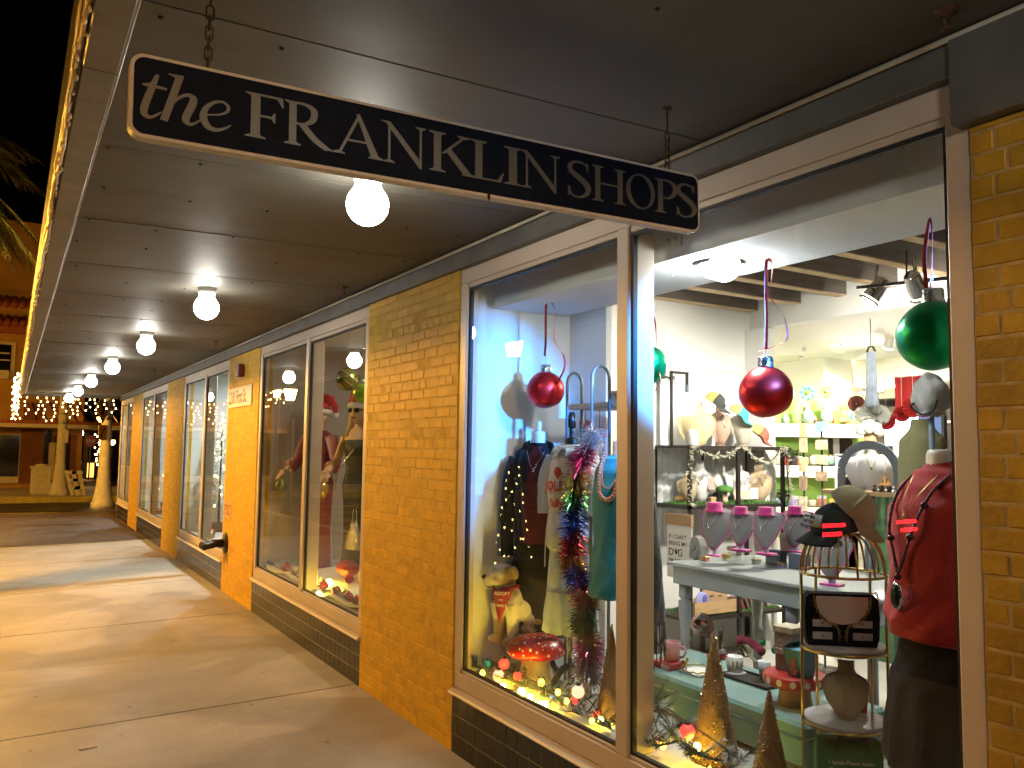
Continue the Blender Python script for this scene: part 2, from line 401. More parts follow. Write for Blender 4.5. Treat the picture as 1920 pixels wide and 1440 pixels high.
def shop_window(y0,y1,i):
    fr=MB(); X0,X1=FX+.006,FX+.075
    mid={0:(2.605,2.68)}.get(i,((y0+y1)/2-.16+.08,(y0+y1)/2-.08+.08))
    if i: 
        m=(y0+y1)/2+.0; m={1:6.86,2:11.15,3:15.6,4:19.5}[i]; mid=(m-.038,m+.038)
    fr.bbox(X0,y0+.002,.335,X1,y1-.002,.42,.004)          # bottom rail
    fr.bbox(X0,y0+.002,2.515,X1,y1-.002,2.598,.004)       # head
    fr.bbox(X0-.002,y0+.003,.421,X1,y0+.07,2.514,.004); fr.bbox(X0-.002,y1-.08,.421,X1,y1-.003,2.514,.004)
    fr.bbox(X0-.004,mid[0],.4205,X1+.065,mid[1],2.5145,.004)
    f=fr.build('window_frame',M['alu'],bld)
    for a,b in ((y0+.0702,mid[0]-.0002),(mid[1]+.0002,y1-.0802)):
        for za,zb in ((.4205,.436),(2.49,2.5148)):
            st=MB(); st.bbox(X0+.008,a,za,X0+.03,b,zb,.003); st.build('glazing_bead',M['alu2'],f)
    g=MB()
    for a,b in ((y0+.07,mid[0]),(mid[1],y1-.08)):
        for q in ((a+.0003,.4365,a+.014,2.4895),(b-.014,.4365,b-.0003,2.4895)): g.box(X0+.012,q[0],q[1],X0+.034,q[2],q[3])
        g.box(X0+.0125,a+.0142,2.476,X0+.034,b-.0142,2.4896); g.box(X0+.0125,a+.0142,.4364,X0+.034,b-.0142,.447)
    g.build('gasket',M['gasket'],f)
    for a,b in ((y0+.07,mid[0]),(mid[1],y1-.08)):
        p=MB(); p.box(X0+.018,a+.001,.43,X0+.024,b-.001,2.5); p.build('glass_pane',M['glass'],f)
    s=MB()
    prof=[(0,.300),(-.028,.304),(-.034,.312),(-.026,.322),(-.012,.330),(0,.3345),(.09,.3345),(.09,.3)]
    s.prism([(q[0],q[1]) for q in prof],(FX+.004,y0+.001,0),(1,0,0),(0,0,1),(0,y1-y0-.002,0)); s.build('window_sill',M['alu'],bld)
    t=MB(); t.usecol=True; rn=random.Random(40+i); ty=.1005
    n=int((y1-y0)/ty)+1
    for r in range(3):
        za=r*.1005-.005; zb=za+.1005
        for k in range(n):
            a=y0+k*ty; b=min(a+ty,y1)
            if b-a<.01: continue
            t.cc=rn.uniform(.6,1.8)
            
            t.bbox(FX-.001+rn.uniform(-.0006,.0006),a+.0016,za+.0016,FX+.02,b-.0016,min(zb-.0016,.2985),.0015)
    t.build('tile_base',M['tile'],bld)
    gr=MB(); gr.box(FX+.001,y0+.0005,-.02,FX+.2,y1-.0005,.2990); gr.build('tile_grout',M['grout'],bld)
for i,(a,b) in enumerate(WIN): shop_window(a,b,i)
lt=MB(); lt.bbox(FX-.03,1.226,2.599,FX+.25,20.6,2.70,.004); lt.bbox(FX-.05,-3,2.456,FX+.25,1.225,2.698,.006); lt.build('lintel_beam',M['lintel'],bld)
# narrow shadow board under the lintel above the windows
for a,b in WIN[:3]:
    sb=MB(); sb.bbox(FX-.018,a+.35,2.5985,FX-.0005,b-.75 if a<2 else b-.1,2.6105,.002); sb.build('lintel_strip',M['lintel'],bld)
tr=MB(); tr.tube([(FX-.045,-3,2.693),(FX-.045,20.55,2.693)],.0085,8); tr.build('cable_conduit',M['trim'],bld)
def sz(x): return 2.71-.016*(2.1-x)
sp=MB(); y=-2.385
while y<20.3:
    y1=min(y+1.13,20.55); a,b=y+.0025,y1-.0025
    xa,xb=.212,2.12; d=random.uniform(-.0015,.0015)
    sp.add([(xa,a,sz(xa)+d),(xb,a,sz(xb)+d),(xb,b,sz(xb)-d),(xa,b,sz(xa)-d),(xa,a,sz(xa)+.02),(xb,a,sz(xb)+.02),(xb,b,sz(xb)+.02),(xa,b,sz(xa)+.02)],[(3,2,1,0),(4,5,6,7),(0,1,5,4),(1,2,6,5),(2,3,7,6),(3,0,4,7)])
    y=y1
sp.build('canopy_soffit',M['soffit'],bld)
sd=MB(); z0=sz(.1)+.0215; sd.add([(.1,-3,z0),(2.3,-3,sz(2.3)+.0215),(2.3,20.56,sz(2.3)+.0215),(.1,20.56,z0),(.1,-3,2.86),(2.3,-3,2.86),(2.3,20.56,2.86),(.1,20.56,2.86)],[(3,2,1,0),(4,5,6,7),(0,1,5,4),(1,2,6,5),(2,3,7,6),(3,0,4,7)]); sd.build('canopy_deck',mk('canopy_top',(.05,.05,.05),.8),bld)
fa=MB()
fa.bbox(.115,-3,2.652,.205,20.57,2.678,.004)      # drip lip seen from below
fa.bbox(.090,-3,2.6785,.118,20.575,2.90,.004)
for yy in (2.55,6.9,11.4,15.8): fa.bbox(.1145,yy,2.6505,.2055,yy+.006,2.66,.001)
fa.build('canopy_fascia',M['fascia'],bld)
ge=MB(); ge.tube([(.211,-3,2.676),(.211,20.5,2.676)],.0045,6); ge.build('drip_edge',M['galv'],bld)
ef=MB(); ef.bbox(.12,20.58,2.64,2.12,20.63,2.90,.004); ef.build('canopy_end_fascia',M['fascia'],bld)
ew=MB(); ew.box(FX+.01,20.6,0,FX+9,20.75,4.2); ew.build('end_wall',M['mortar'],bld)
up=MB(); up.box(FX+.05,-3,2.87,FX+.25,20.74,4.2); up.build('parapet_wall',M['mortar'],bld)
# screws in the soffit
scw=MB(); scw.lathe([(.0075,0),(.0065,-.004),(.002,-.006)],(.28,-2,sz(.28)-.0005),6); sc0=scw.build('screw',M['screw'],bld); nscw=0
for k in range(20):
    yb=-2.385+1.13*k
    for xx in (.28,.62,.95,1.3,1.65,1.98):
        for dy in (.05,.55):
            if random.random()<.62 and nscw<98 and yb>.5:
                x=xx+U(-.05,.05); yy=yb+dy+U(-.04,.04)
                q=sc0.copy(); COL.objects.link(q); q.parent=bld; q.location=V((x-.28,yy+2,sz(x)-sz(.28))); nscw+=1
# sprinkler heads along the wall side of the soffit
def sprinkler(x,y):
    t=thing('sprinkler_head','small round fire sprinkler under the soffit near the wall trim, %s'%{0:'nearest the hanging sign',1:'level with the brick pier',2:'beyond the alarm box',3:'last before the corner'}[sprinkler.n],'sprinkler',(x,y,sz(x)),'sprinklers along the soffit'); sprinkler.n+=1
    z=sz(x)
    m=MB(); m.lathe([(.03,0),(.028,-.006),(.010,-.008),(.009,-.02)],(x,y,z),14); m.build('escutcheon',M['rust'],t)
    m=MB(); m.tube([(x-.009,y,z-.018),(x-.014,y,z-.03),(x,y,z-.045),(x+.014,y,z-.03),(x+.009,y,z-.018)],.0028,6); m.lathe([(.014,-.045),(.016,-.047),(.002,-.049)],(x,y,z),10); m.build('deflector',M['rust'],t)
sprinkler.n=0
for g in ((1775,20),(645,538),(405,640),(290,693)):
    w=ray(*g); 
    q=None
    tt=(2.71-.016*2.1-1.6)/(w.z-.016*w.x); q=EYE+w*tt; sprinkler(q.x,q.y)
# globe lights
def globe_light(x,y,label):
    z=sz(x); t=thing('globe_light',label,'ceiling light',(x,y,z),'globe lights under the canopy')
    m=MB(); m.lathe([(.060,0),(.060,-.03),(.054,-.046),(.05,-.052)],(x,y,z-.001),24); m.build('lamp_base',M['porcelain'],t)
    m=MB(); m.lathe([(.048,-.054)]+[(.083*math.sin(a),-.137-.083*-math.cos(a)*-1 if False else -.137+.083*math.cos(a)) for a in [PI*k/16 for k in range(4,16)]]+[(.0,-.22)],(x,y,z),28); m.build('globe',M['globe'],t)
GP=[(1.156,3.054),(1.112,5.983),(1.071,8.66),(1.028,11.312),(1.0,14.129),(.99,16.854),(.988,19.6)]
GL=['nearest round white globe lamp, just below the hanging sign','second globe lamp, between the sign lamp and the alarm pier','third globe lamp counting from the hanging sign','fourth globe lamp, mid canopy above the lit windows','fifth globe lamp counting from the hanging sign','sixth globe lamp, next to last under the canopy','last globe lamp at the far end of the canopy']
for (x,y),l in zip(GP,GL): globe_light(x,y,l)
GP0=(1.13,.1); globe_light(*GP0,'globe lamp overhead on the near side of the hanging sign')
# ------------------------------------------------------------------ hanging sign
SY=1.963
TL=at(245,95,Y=SY);TR=at(1310,330,Y=SY);BLp=at(243,255,Y=SY)
su=(TR-TL).normalized(); sv=V((-su.z,0,su.x)); SWd=(TR-TL).length; SH=.1905
O=TL-sv*SH; O.y=SY
sign=thing('hanging_shop_sign','long dark navy sign with silver serif lettering and white edge hanging from chains','sign',tuple(O+su*(SWd/2)))
def rrect(w,h,r,n=6,x0=0,y0=0):
    out=[]
    for cx,cy,a0 in ((w-r,h-r,0),(r,h-r,90),(r,r,180),(w-r,r,270)):
        for k in range(n+1):
            a=math.radians(a0+90*k/n); out.append((x0+cx+r*math.cos(a),y0+cy+r*math.sin(a)))
    return out
m=MB(); m.prism(rrect(SWd,SH,.03),O,su,sv,(0,.032,0)); m.build('sign_edge',mk('sign_white_edge',(.72,.66,.64),.55,var=(25,.12)),sign)
M['navy']=mk('sign_navy_face',(.005,.009,.026),.6,spec=.12,var=(18,.4),bump=(140,.1))
m=MB(); m.prism(rrect(SWd-.017,SH-.017,.023,x0=.0085,y0=.0085),O+V((0,-.003,0)),su,sv,(0,.004,0)); m.build('sign_face',M['navy'],sign)
def stroke(path,ws,n=8):
    P=[V((p[0],p[1],0)) for p in (bez([(a,b,0) for a,b in path],n) if n>1 else [V((a,b,0)) for a,b in path])]
    m=len(P); 
    def w(i):
        t=i/(m-1)*(len(ws)-1); k=min(int(t),len(ws)-2); return ws[k]+(ws[k+1]-ws[k])*(t-k)
    Lf=[];Rt=[]
    for i,p in enumerate(P):
        t=(P[min(i+1,m-1)]-P[max(i-1,0)]).normalized(); nn=V((-t.y,t.x,0)); Lf.append(p+nn*w(i)/2); Rt.append(p-nn*w(i)/2)
    return [(p.x,p.y) for p in Lf+Rt[::-1]]
T_,t_=.135,.048
def foot(a,b,y=0,s=1,e=.085): return [(a-e,y),(b+e,y),(b+e,y+s*.025),(b,y+s*.07),(a,y+s*.07),(a-e,y+s*.025)]
def stem(a,b,y0=.03,y1=.97): return [(a,y0),(b,y0),(b,y1),(a,y1)]
GLY={
'F':(.64,[stem(.12,.12+T_),foot(.12,.12+T_),foot(.12,.2,1,-1),[(.2,1),(.2,.952),(.5,.952),(.575,.78),(.60,.78),(.58,1)],[(.25,.53),(.25,.482),(.42,.482),(.455,.40),(.475,.40),(.475,.62),(.455,.62),(.42,.53)]]),
'R':(.90,[stem(.12,.12+T_),foot(.12,.12+T_),foot(.12,.2,1,-1),stroke([(.2,.975),(.42,.965),(.575,.86),(.555,.64),(.40,.51),(.25,.50)],[.045,.07,.13,.12,.06,.045]),stroke([(.36,.50),(.60,.20),(.84,.02)],[.13,.135,.10]),[(.74,.05),(.78,0),(.93,0),(.93,.03),(.84,.07)]]),
'A':(.92,[[(.10,0),(.15,0),(.49,.93),(.455,1.0)],[(.42,1.0),(.48,1.02),(.85,0),(.70,0)],[(.22,.33),(.66,.33),(.64,.378),(.24,.378)],foot(.10,.14,0,1,.09),foot(.71,.84,0,1,.075)]),
'N':(.98,[stem(.16,.16+t_),stem(.80,.80+t_,-.02),[(.05,1),(.20,1),(.848,.12),(.848,-.03),(.80,-.03),(.13,.93)],foot(.16,.16+t_),foot(.80,.848,1,-1),[(.02,1),(.14,1),(.16,.95),(.02,.975)]]),
'K':(.84,[stem(.10,.10+T_),foot(.10,.10+T_),foot(.10,.10+T_,1,-1),[(.24,.47),(.30,.47),(.70,.97),(.63,.97)],[(.31,.56),(.42,.62),(.82,.04),(.66,.02)],foot(.70,.80,0,1,.07),foot(.60,.72,1,-1,.06)]),
'L':(.66,[stem(.10,.10+T_),foot(.10,.10+T_,1,-1),[(.02,0),(.60,0),(.655,.25),(.63,.25),(.53,.05),(.235,.048),(.10,.07),(.02,.025)]]),
'I':(.34,[stem(.10,.10+T_),foot(.10,.10+T_),foot(.10,.10+T_,1,-1)]),
'S':(.56,[stroke([(.475,.80),(.44,.92),(.32,.985),(.17,.955),(.095,.83),(.12,.70),(.27,.56),(.42,.42),(.485,.27),(.44,.10),(.29,.01),(.14,.04),(.06,.22)],[.03,.045,.05,.07,.10,.12,.15,.15,.12,.09,.055,.045,.03],10),[(.455,.76),(.485,.76),(.485,.98),(.46,.98),(.43,.90)],[(.05,.27),(.08,.27),(.12,.12),(.07,.01),(.05,.01)]]),
'H':(.94,[stem(.10,.10+T_),foot(.10,.10+T_),foot(.10,.10+T_,1,-1),stem(.70,.70+T_),foot(.70,.70+T_),foot(.70,.70+T_,1,-1),[(.23,.48),(.71,.48),(.71,.53),(.23,.53)]]),
'P':(.66,[stem(.10,.10+T_),foot(.10,.10+T_),foot(.10,.2,1,-1),stroke([(.2,.975),(.42,.965),(.57,.84),(.545,.60),(.39,.465),(.23,.46)],[.045,.07,.13,.125,.06,.04])]),
't':(.42,[stroke([(.30,.95),(.20,.60),(.10,.20),(.12,.05),(.22,.03),(.38,.17)],[.06,.12,.125,.11,.06,.025]),[(.06,.70),(.18,.745),(.30,.95),(.27,.72),(.46,.70),(.45,.65),(.06,.66)]]),
'h':(.62,[stroke([(.33,1.02),(.23,.55),(.11,0)],[.115,.115,.115],4),[(.16,1.03),(.16,1.0),(.27,.96),(.385,1.02),(.385,1.035)],stroke([(.17,.30),(.30,.52),(.44,.64),(.53,.60),(.52,.45),(.43,.14),(.47,.03),(.55,.05),(.65,.16)],[.04,.05,.07,.11,.125,.12,.085,.045,.025])]),
'e':(.52,[stroke([(.14,.30),(.35,.36),(.46,.46),(.47,.57),(.38,.645),(.25,.60),(.13,.45),(.085,.25),(.15,.06),(.28,.005),(.42,.07),(.52,.17)],[.03,.04,.055,.06,.05,.06,.09,.12,.12,.085,.045,.02])]),
}
n=40; ou=[(.40+.40*math.cos(2*PI*k/n),.5+.515*math.sin(2*PI*k/n)) for k in range(n)]; inn=[(.40+.285*math.cos(2*PI*k/n+.12),.5+.465*math.sin(2*PI*k/n)) for k in range(n)]
GLY['O']=(.80,[ou[:21]+inn[:21][::-1],ou[20:]+[ou[0]]+[inn[0]]+inn[20:][::-1]])
M['silver']=mk('silver_letter',(.19,.187,.18),.45,metal=.6,var=(160,.12))
def sx(px,py): return (at(px,py,Y=SY)-O).dot(su)
LET=[('t',262,312,200),('h',300,377,200),('e',373,433,220),('F',458,531,220),('R',532,622,235),('A',622,718,255),('N',713,797,270),('K',803,888,290),('L',881,943,305),('I',943,977,315),('N',972,1048,325),('S',1062,1106,345),('H',1108,1171,350),('O',1172,1226,360),('P',1226,1268,370),('S',1266,1304,378)]
cap=SH*.565; base=SH*.235
for kx,(ch,a,b,yy) in enumerate(LET):
    w,polys=GLY[ch]; xa,xb=sx(a,yy),sx(b,yy); m=MB()
    mn=min(p[0] for q in polys for p in q); mxx=max(p[0] for q in polys for p in q)
    for j,q in enumerate(polys):
        pl=[(xa+(p[0]-mn)/(mxx-mn)*(xb-xa),base+p[1]*cap) for p in q]
        m.prism(pl,O+V((0,-.0055-.00012*j,0)),su,sv,(0,.0026,0))
    m.build('sign_letter',M['silver'],sign)
def chain(x0,ytop,ylen,par,rod):
    z=ytop
    m=MB(); m.lathe([(.016,0),(.016,-.004),(.004,-.006)],(x0,SY+.015,z),10); m.tube([(x0,SY+.015,z),(x0,SY+.015,z-rod)],.0032,6)
    zz=z-rod; k=0; Lk=.030
    while zz-Lk>ylen-.016:
        pts=[]
        for q in range(16):
            a=2*PI*q/16; c,s_=math.cos(a)*.0085,math.sin(a)*.0085+(.009 if math.sin(a)>0 else -.009)
            pts.append((x0+(c if k%2==0 else 0),SY+.015+(0 if k%2==0 else c),zz-Lk/2+s_))
        m.tube(pts,.0026,6,closed=True); zz-=Lk*.82; k+=1
    m.tube([(x0,SY+.015,zz),(x0,SY+.015,ylen-.002)],.004,6)
    m.build('chain',M['rust'],par)
xl=at(392,122,Y=SY).x; xr=at(1257,318,Y=SY).x
chain(xl,sz(xl),(TL+su*((xl-TL.x)/su.x)).z,sign,.055); chain(xr,sz(xr),(TL+su*((xr-TL.x)/su.x)).z,sign,.082)
m=MB(); q=at(917,368,Y=SY-.006); m.ell(q,.004,.004,.012,8,6); m.build('rust_drip',M['rust'],sign)
# ------------------------------------------------------------------ wall fixtures
p=at(452,695,X=FX-.03)
t=thing('fire_alarm','dark red fire alarm horn box on the brick pier above the street address','alarm',p)
m=MB(); m.bbox(FX-.075,p.y-.055,p.z-.07,FX-.012,p.y+.055,p.z+.07,.008); m.build('alarm_body',mk('alarm_red',(.16,.012,.012),.4),t)
m=MB(); m.bbox(FX-.012,p.y-.045,p.z-.06,FX-.003,p.y+.045,p.z+.06,.002); m.build('back_plate',M['screw'],t)
m=MB(); 
for k in range(4): m.bbox(FX-.079,p.y-.035,p.z-.045+.025*k,FX-.0745,p.y+.035,p.z-.035+.025*k,.001)
m.build('alarm_grille',M['screw'],t)
a=at(430,760,X=FX);b=at(476,722,X=FX)
ya,yb=9.72,8.66; za,zb=2.03,2.245
t=thing('address_sign','white rectangular sign reading 2200 First St. on the brick pier','sign',(FX,(ya+yb)/2,za))
m=MB(); m.bbox(FX-.016,yb,za,FX-.005,ya,zb,.002); m.build('sign_panel',mk('sign_white',(.72,.68,.58),.6,var=(4,.06)),t)
m=text_mesh('2200 First St.',.20,(FX-.0165,ya-.04,za+.045),(0,-1,0),(0,0,1),(-.0006,0,0),.006,xs=.76); m.build('sign_text',mk('sign_dark_text',(.05,.03,.02),.5),t)
pf=at(428,955,X=FX)
t=thing('fdc_sign','small faded red lettered FDC plate low on the brick pier','sign',(FX,pf.y,pf.z-.1))
m=MB(); m.bbox(FX-.009,pf.y-.16,pf.z-.10,FX-.0045,pf.y+.16,pf.z+.10,.002); m.build('sign_panel',mk('fdc_plate',(.62,.42,.2),.5,var=(9,.2)),t)
m=text_mesh('FDC',.16,(FX-.0095,pf.y+.145,pf.z-.06),(0,-1,0),(0,0,1),(-.0006,0,0),.002,xs=.9); m.build('sign_text',mk('fdc_red',(.34,.09,.03),.6),t)
ph=at(424,1018,X=FX)
t=thing('hose_connection','black fire hose connection with round flange sticking out of the brick pier','hydrant',(FX,ph.y,ph.z-.1))
M['blackiron']=mk('black_iron',(.02,.018,.016),.45,metal=.4,var=(40,.3))
m=MB(); m.lathe([(.02,.0),(.115,.0),(.118,.012),(.105,.02),(.055,.026),(.05,.03)],(FX-.004,ph.y,ph.z),26,axis=(-1,0,0)); m.build('flange',M['blackiron'],t)
m=MB(); m.tube([(FX-.02,ph.y,ph.z),(FX-.12,ph.y,ph.z+.0),(FX-.15,ph.y,ph.z-.005)],[.045,.045,.05],16); m.build('pipe_body',M['blackiron'],t)
for s_ in (-1,1):
    m=MB(); e=V((FX-.22,ph.y+s_*.065,ph.z-.02)); m.tube([(FX-.10,ph.y+s_*.02,ph.z),(FX-.16,ph.y+s_*.05,ph.z-.012),e,e+V((-.02,s_*.006,-.003))],[.03,.036,.036,.042],14); m.lathe([(.043,0),(.044,.02),(.03,.022),(.028,.034),(.001,.036)],e+V((-.016,0,0)),14,axis=(-1,s_*.25,-.1),fn=lambda a,i:1+.06*math.cos(5*a)); m.build('hose_cap',M['blackiron'],t)
# ------------------------------------------------------------------ street lamps along the kerb (seen mirrored in the windows; they light the wall)
M['pole']=mk('white_concrete_pole',(.62,.58,.5),.7,var=(8,.18),bump=(60,.3))
M['lampiron']=mk('dark_green_lamp_iron',(.012,.02,.014),.45,metal=.3)
M['sodium']=emis('sodium_lamp_glass',(1.0,.48,.055),1650.0)
M['sodium_dim']=emis('dim_sodium_glass',(1.0,.42,.05),550.0)
def street_lamp(x,y,z,label):
    b=gz(-1.6)-.05
    t=thing('street_lamp',label,'street lamp',(x,y,b),'lantern lamp posts along the kerb')
    m=MB(); m.lathe([(.16,b),(.16,b+.06),(.11,b+.16),(.085,b+.4),(.055,b+.6),(.05,z-.45),(.07,z-.40),(.05,z-.34),(.06,z-.26),(.11,z-.2),(.12,z-.17)],(x,y,0),14); m.build('post',M['lampiron'],t)
    m=MB(); m.lathe([(.10,z-.165),(.17,z+.11)],(x,y,0),6); m.build('lantern_glass',M['sodium_dim'] if y>30 else M['sodium'],t,flat=True)
    m=MB()
    for k in range(6):
        a=2*PI*k/6; m.bar((x+.103*math.cos(a),y+.103*math.sin(a),z-.17),(x+.174*math.cos(a),y+.174*math.sin(a),z+.115),.014)
    m.lathe([(.2,.115),(.19,.14),(.08,.22),(.03,.25),(.035,.28),(.001,.33)],(x,y,z),6); m.build('lantern_roof',M['lampiron'],t)
street_lamp(-1.95,10.3,3.13,'dark lantern lamp post at the kerb, its amber light mirrored in the large near window')
street_lamp(-1.95,21.6,3.0,'dark lantern lamp post at the corner, its amber light mirrored beside the mannequins')
street_lamp(-1.95,-11,3.13,'dark lantern lamp post at the kerb on the near side of the hanging sign')
street_lamp(-4.5,32.3,3.7,'dark lantern lamp post across the side street lighting the ochre building')
# stop sign at the corner (mirrored in the second window)
sx_,sy_,szz=-1.94,21.0,1.98
t=thing('stop_sign','red octagonal STOP sign on a post at the corner kerb, mirrored in the second window','sign',(sx_,sy_,-.1))
M['signred']=mk('sign_red',(.42,.02,.015),.4)
M['signwhite']=mk('sign_white_plain',(.75,.73,.68),.4)
m=MB(); m.tube([(sx_+.05,sy_,-.1),(sx_+.05,sy_,2.35)],.025,8); m.build('post',M['galv'],t)
u=V((.25,-.97,0)).normalized(); v=V((0,0,1)); nrm=u.cross(v)
oc=[(.34*math.cos(PI/8+k*PI/4),.34*math.sin(PI/8+k*PI/4)) for k in range(8)]
n_=V((.97,.25,0))
m=MB(); m.prism(oc,(sx_+.08,sy_,szz),u,v,-n_*.006); m.build('sign_border',M['signwhite'],t)
m=MB(); m.prism([(a*.94,b*.94) for a,b in oc],V((sx_+.08,sy_,szz))+n_*.002,u,v,-n_*.004); m.build('sign_face',M['signred'],t)
m=text_mesh('STOP',.26,V((sx_+.08,sy_,szz-.09))+n_*.004,-u,v,(0,0,0),.006,align='CENTER',xs=.8); m.build('sign_text',M['signwhite'],t)
# ------------------------------------------------------------------ across the side street
def prect(m,x0,y0,x1,y1,Y,d=.1,dy=0.0):
    a=at(x0,y0,Y=Y);b=at(x1,y1,Y=Y); m.box(a.x,Y+dy,a.z,b.x,Y+dy+d,b.z); return m
M['ochre']=mk('ochre_stucco',(.42,.24,.07),.85,var=(1.2,.2))
M['brown']=mk('brown_stucco',(.20,.075,.03),.85,var=(2,.25))
M['darkglass']=mk('dark_shop_glass',(.006,.006,.007),.08)
M['offwhite']=mk('offwhite_paint',(.55,.50,.40),.6,var=(6,.15))
M['rooftile']=mk('clay_roof_tile',(.30,.08,.03),.7,var=(8,.3))
BY=37.0
ob=thing('opposite_building','ochre two storey building with clay tile eaves and a flat awning across the side street','building',(at(40,912,Z=-.06).x,BY+3,-.06))
m=MB(); a=at(-330,480,Y=BY);b=at(150,905,Y=BY); m.box(a.x,BY,-.06,b.x,BY+8,10.2); m.build('wall',M['ochre'],ob)
m=MB()
for (za,zc) in ((542,556),):
    a=at(-330,za,Y=BY); b=at(62,za,Y=BY); x=a.x
    while x<b.x:
        m.tube([(x,BY-.75,a.z-.1),(x,BY+.2,a.z+.35)],.13,8); x+=.26
m.build('roof_eave',M['rooftile'],ob)
m=MB(); a=at(-330,600,Y=BY);b=at(48,613,Y=BY); m.box(a.x,BY-.4,b.z,b.x,BY,a.z)
x=a.x
while x<b.x: m.tube([(x,BY-.62,b.z+.0),(x,BY-.02,b.z+.3)],.13,8); x+=.26
m.build('lower_tile_band',M['rooftile'],ob)
w=MB(); prect(w,-60,636,26,712,BY,.08,-.08); wf=w.build('window',M['offwhite'],ob)
w=MB(); prect(w,-55,642,19,698,BY,.02,-.095); w.build('window_pane',M['darkglass'],wf)
w=MB(); prect(w,-55,660,19,662,BY,.03,-.12); prect(w,-55,673,19,675,BY,.03,-.12); w.build('window_bar',M['offwhite'],wf)
w=MB(); prect(w,-2,695,16,712,BY,.35,-.45); w.build('window_air_conditioner',M['offwhite'],ob)
m=MB(); prect(m,-330,795,222,801,BY,2.6,-2.6); m.build('awning',M['offwhite'],ob)
m=MB(); prect(m,-330,789,222,794.8,BY,2.4,-2.4); m.build('awning_roof',M['rooftile'],ob)
m=MB()
for k in range(10): m.bar(at(60+k*17,755-k*0,Y=BY-.2),at(70+k*19,792,Y=BY-2.4),.05)
m.build('awning_stay',M['lampiron'],ob)
m=MB(); prect(m,-330,808,37,905,BY,.10,-.10); fr=m.build('shop_front_frame',M['offwhite'],ob)
m=MB(); prect(m,-330,809,33,893,BY,.02,-.115); m.build('shop_front_glass',M['darkglass'],fr)
m=MB(); prect(m,40,804,78,905,BY,.12,-.12); m.build('brown_column',M['brown'],ob)
m=MB(); prect(m,78,806,92,905,BY,.06,-.06); m.build('recess_shade_panel',M['darkglass'],ob)  # flat dark panel on the wall, standing for the shade of a recess
m=MB(); prect(m,92,830,100,900,BY,.08,-.08); m.build('door_post',M['offwhite'],ob)
m=MB(); prect(m,100,815,132,903,BY,.05,-.05); m.build('dark_door',M['darkglass'],ob)
m=MB(); prect(m,133,815,139,905,BY,.12,-.12); m.build('brown_post',M['brown'],ob)
m=MB(); prect(m,45,755,78,790,BY,.05,-.05); m.build('upper_panel',M['brown'],ob)
m=MB(); prect(m,80,757,115,788,BY,.05,-.05); m.build('ochre_panel',M['ochre'],ob)
# far block seen through the gap by the poles
FY=52.0
fb=thing('far_shop_building','dark brick building with a small lit shop front far down the side street','building',(at(170,900,Y=FY).x,FY,-.06))
m=MB(); a=at(128,760,Y=FY);b=at(330,895,Y=FY); m.box(a.x,FY,-.06,b.x+8,FY+6,7.0); m.build('wall',mk('dark_brick',(.055,.025,.015),.85,var=(4,.4)),fb)
M['warmwin']=emis('lit_shop_window',(1.0,.48,.10),2.6)
m=MB(); prect(m,158,868,175,895,FY,.05,-.06); m.build('lit_shop_front',M['warmwin'],fb)
m=MB(); prect(m,139,866,152,868.5,FY,.05,-.06); m.build('glow_lintel',M['warmwin'],fb)  # lintel glows by itself, in place of lamp light falling on it
m=MB(); prect(m,153,812,156.5,895,FY,.2,-2.2); m.build('porch_post',M['ochre'],fb)
m=MB(); prect(m,138,808,222,812,FY,2.0,-2.2); m.build('porch_roof',M['brown'],fb)
for (px,py,lab,s_,c) in ((150,812,'white street flood lamp above the far porch',.16,(1,.75,.4)),(211,829,'orange lamp glowing by the far street wall',.10,(1,.5,.15)),(187,787,'orange lantern glowing beside the yellow crossing sign',.13,(1,.42,.07))):
    p=at(px,py,Y=36 if px>180 else 46)
    t=thing('wall_lamp',lab,'lamp',p)
    m=MB(); m.ell(p,s_,s_,s_*1.15,12,8); m.build('lamp_globe',emis('far_lamp_'+str(px),c,30),t)
    m=MB(); m.lathe([(s_*1.25,s_*.75),(s_*.6,s_*1.5),(.02,s_*1.9)],p,8); m.tube([p+V((0,0,s_*1.3)),p+V((.0,.35,s_*1.7))],.025,6); m.build('lamp_bracket',M['lampiron'],t)
# second stop sign, pale poles, bin, barricades
p=at(170,827,Y=44)
t=thing('stop_sign','small red octagonal STOP sign far down the side street','sign',(p.x,44,-.06))
m=MB(); m.prism([(.30*math.cos(PI/8+k*PI/4),.30*math.sin(PI/8+k*PI/4)) for k in range(8)],p,(1,0,0),(0,0,1),(0,.02,0)); m.build('sign_face',M['signred'],t)
m=text_mesh('STOP',.2,p+V((0,-.004,-.07)),(1,0,0),(0,0,1),(0,0,0),.004,align='CENTER',xs=.8); m.build('sign_text',M['signwhite'],t)
m=MB(); m.tube([(p.x,44.05,-.06),(p.x,44.05,p.z+.3)],.035,8); m.build('post',M['galv'],t)
def pale_pole(px,py,h,label,Y):
    p=at(px,py,Z=-.06); p.y=Y; p.x=at(px,py,Y=Y).x
    t=thing('pale_pole',label,'pole',(p.x,Y,-.08))
    m=MB(); m.lathe([(.29,-.1),(.29,.06),(.255,.11),(.20,.4),(.165,.75),(.15,1.0),(.125,2.4),(.105,h)],(p.x,Y,0),16); m.build('shaft',M['pole'],t)
    m=MB(); m.lathe([(.14,2.28),(.145,2.31),(.14,2.34)],(p.x,Y,0),16); m.lathe([(.135,2.58),(.14,2.61),(.135,2.64)],(p.x,Y,0),16); m.build('steel_band',M['galv'],t)
    return t,p
t,p=pale_pole(192,948,5.4,'thick pale flared pole at the street corner carrying the yellow crossing sign',24.9)
t1,p1=pale_pole(110,926,5.6,'pale flared pole standing next to the litter bin across the side street',31.2)
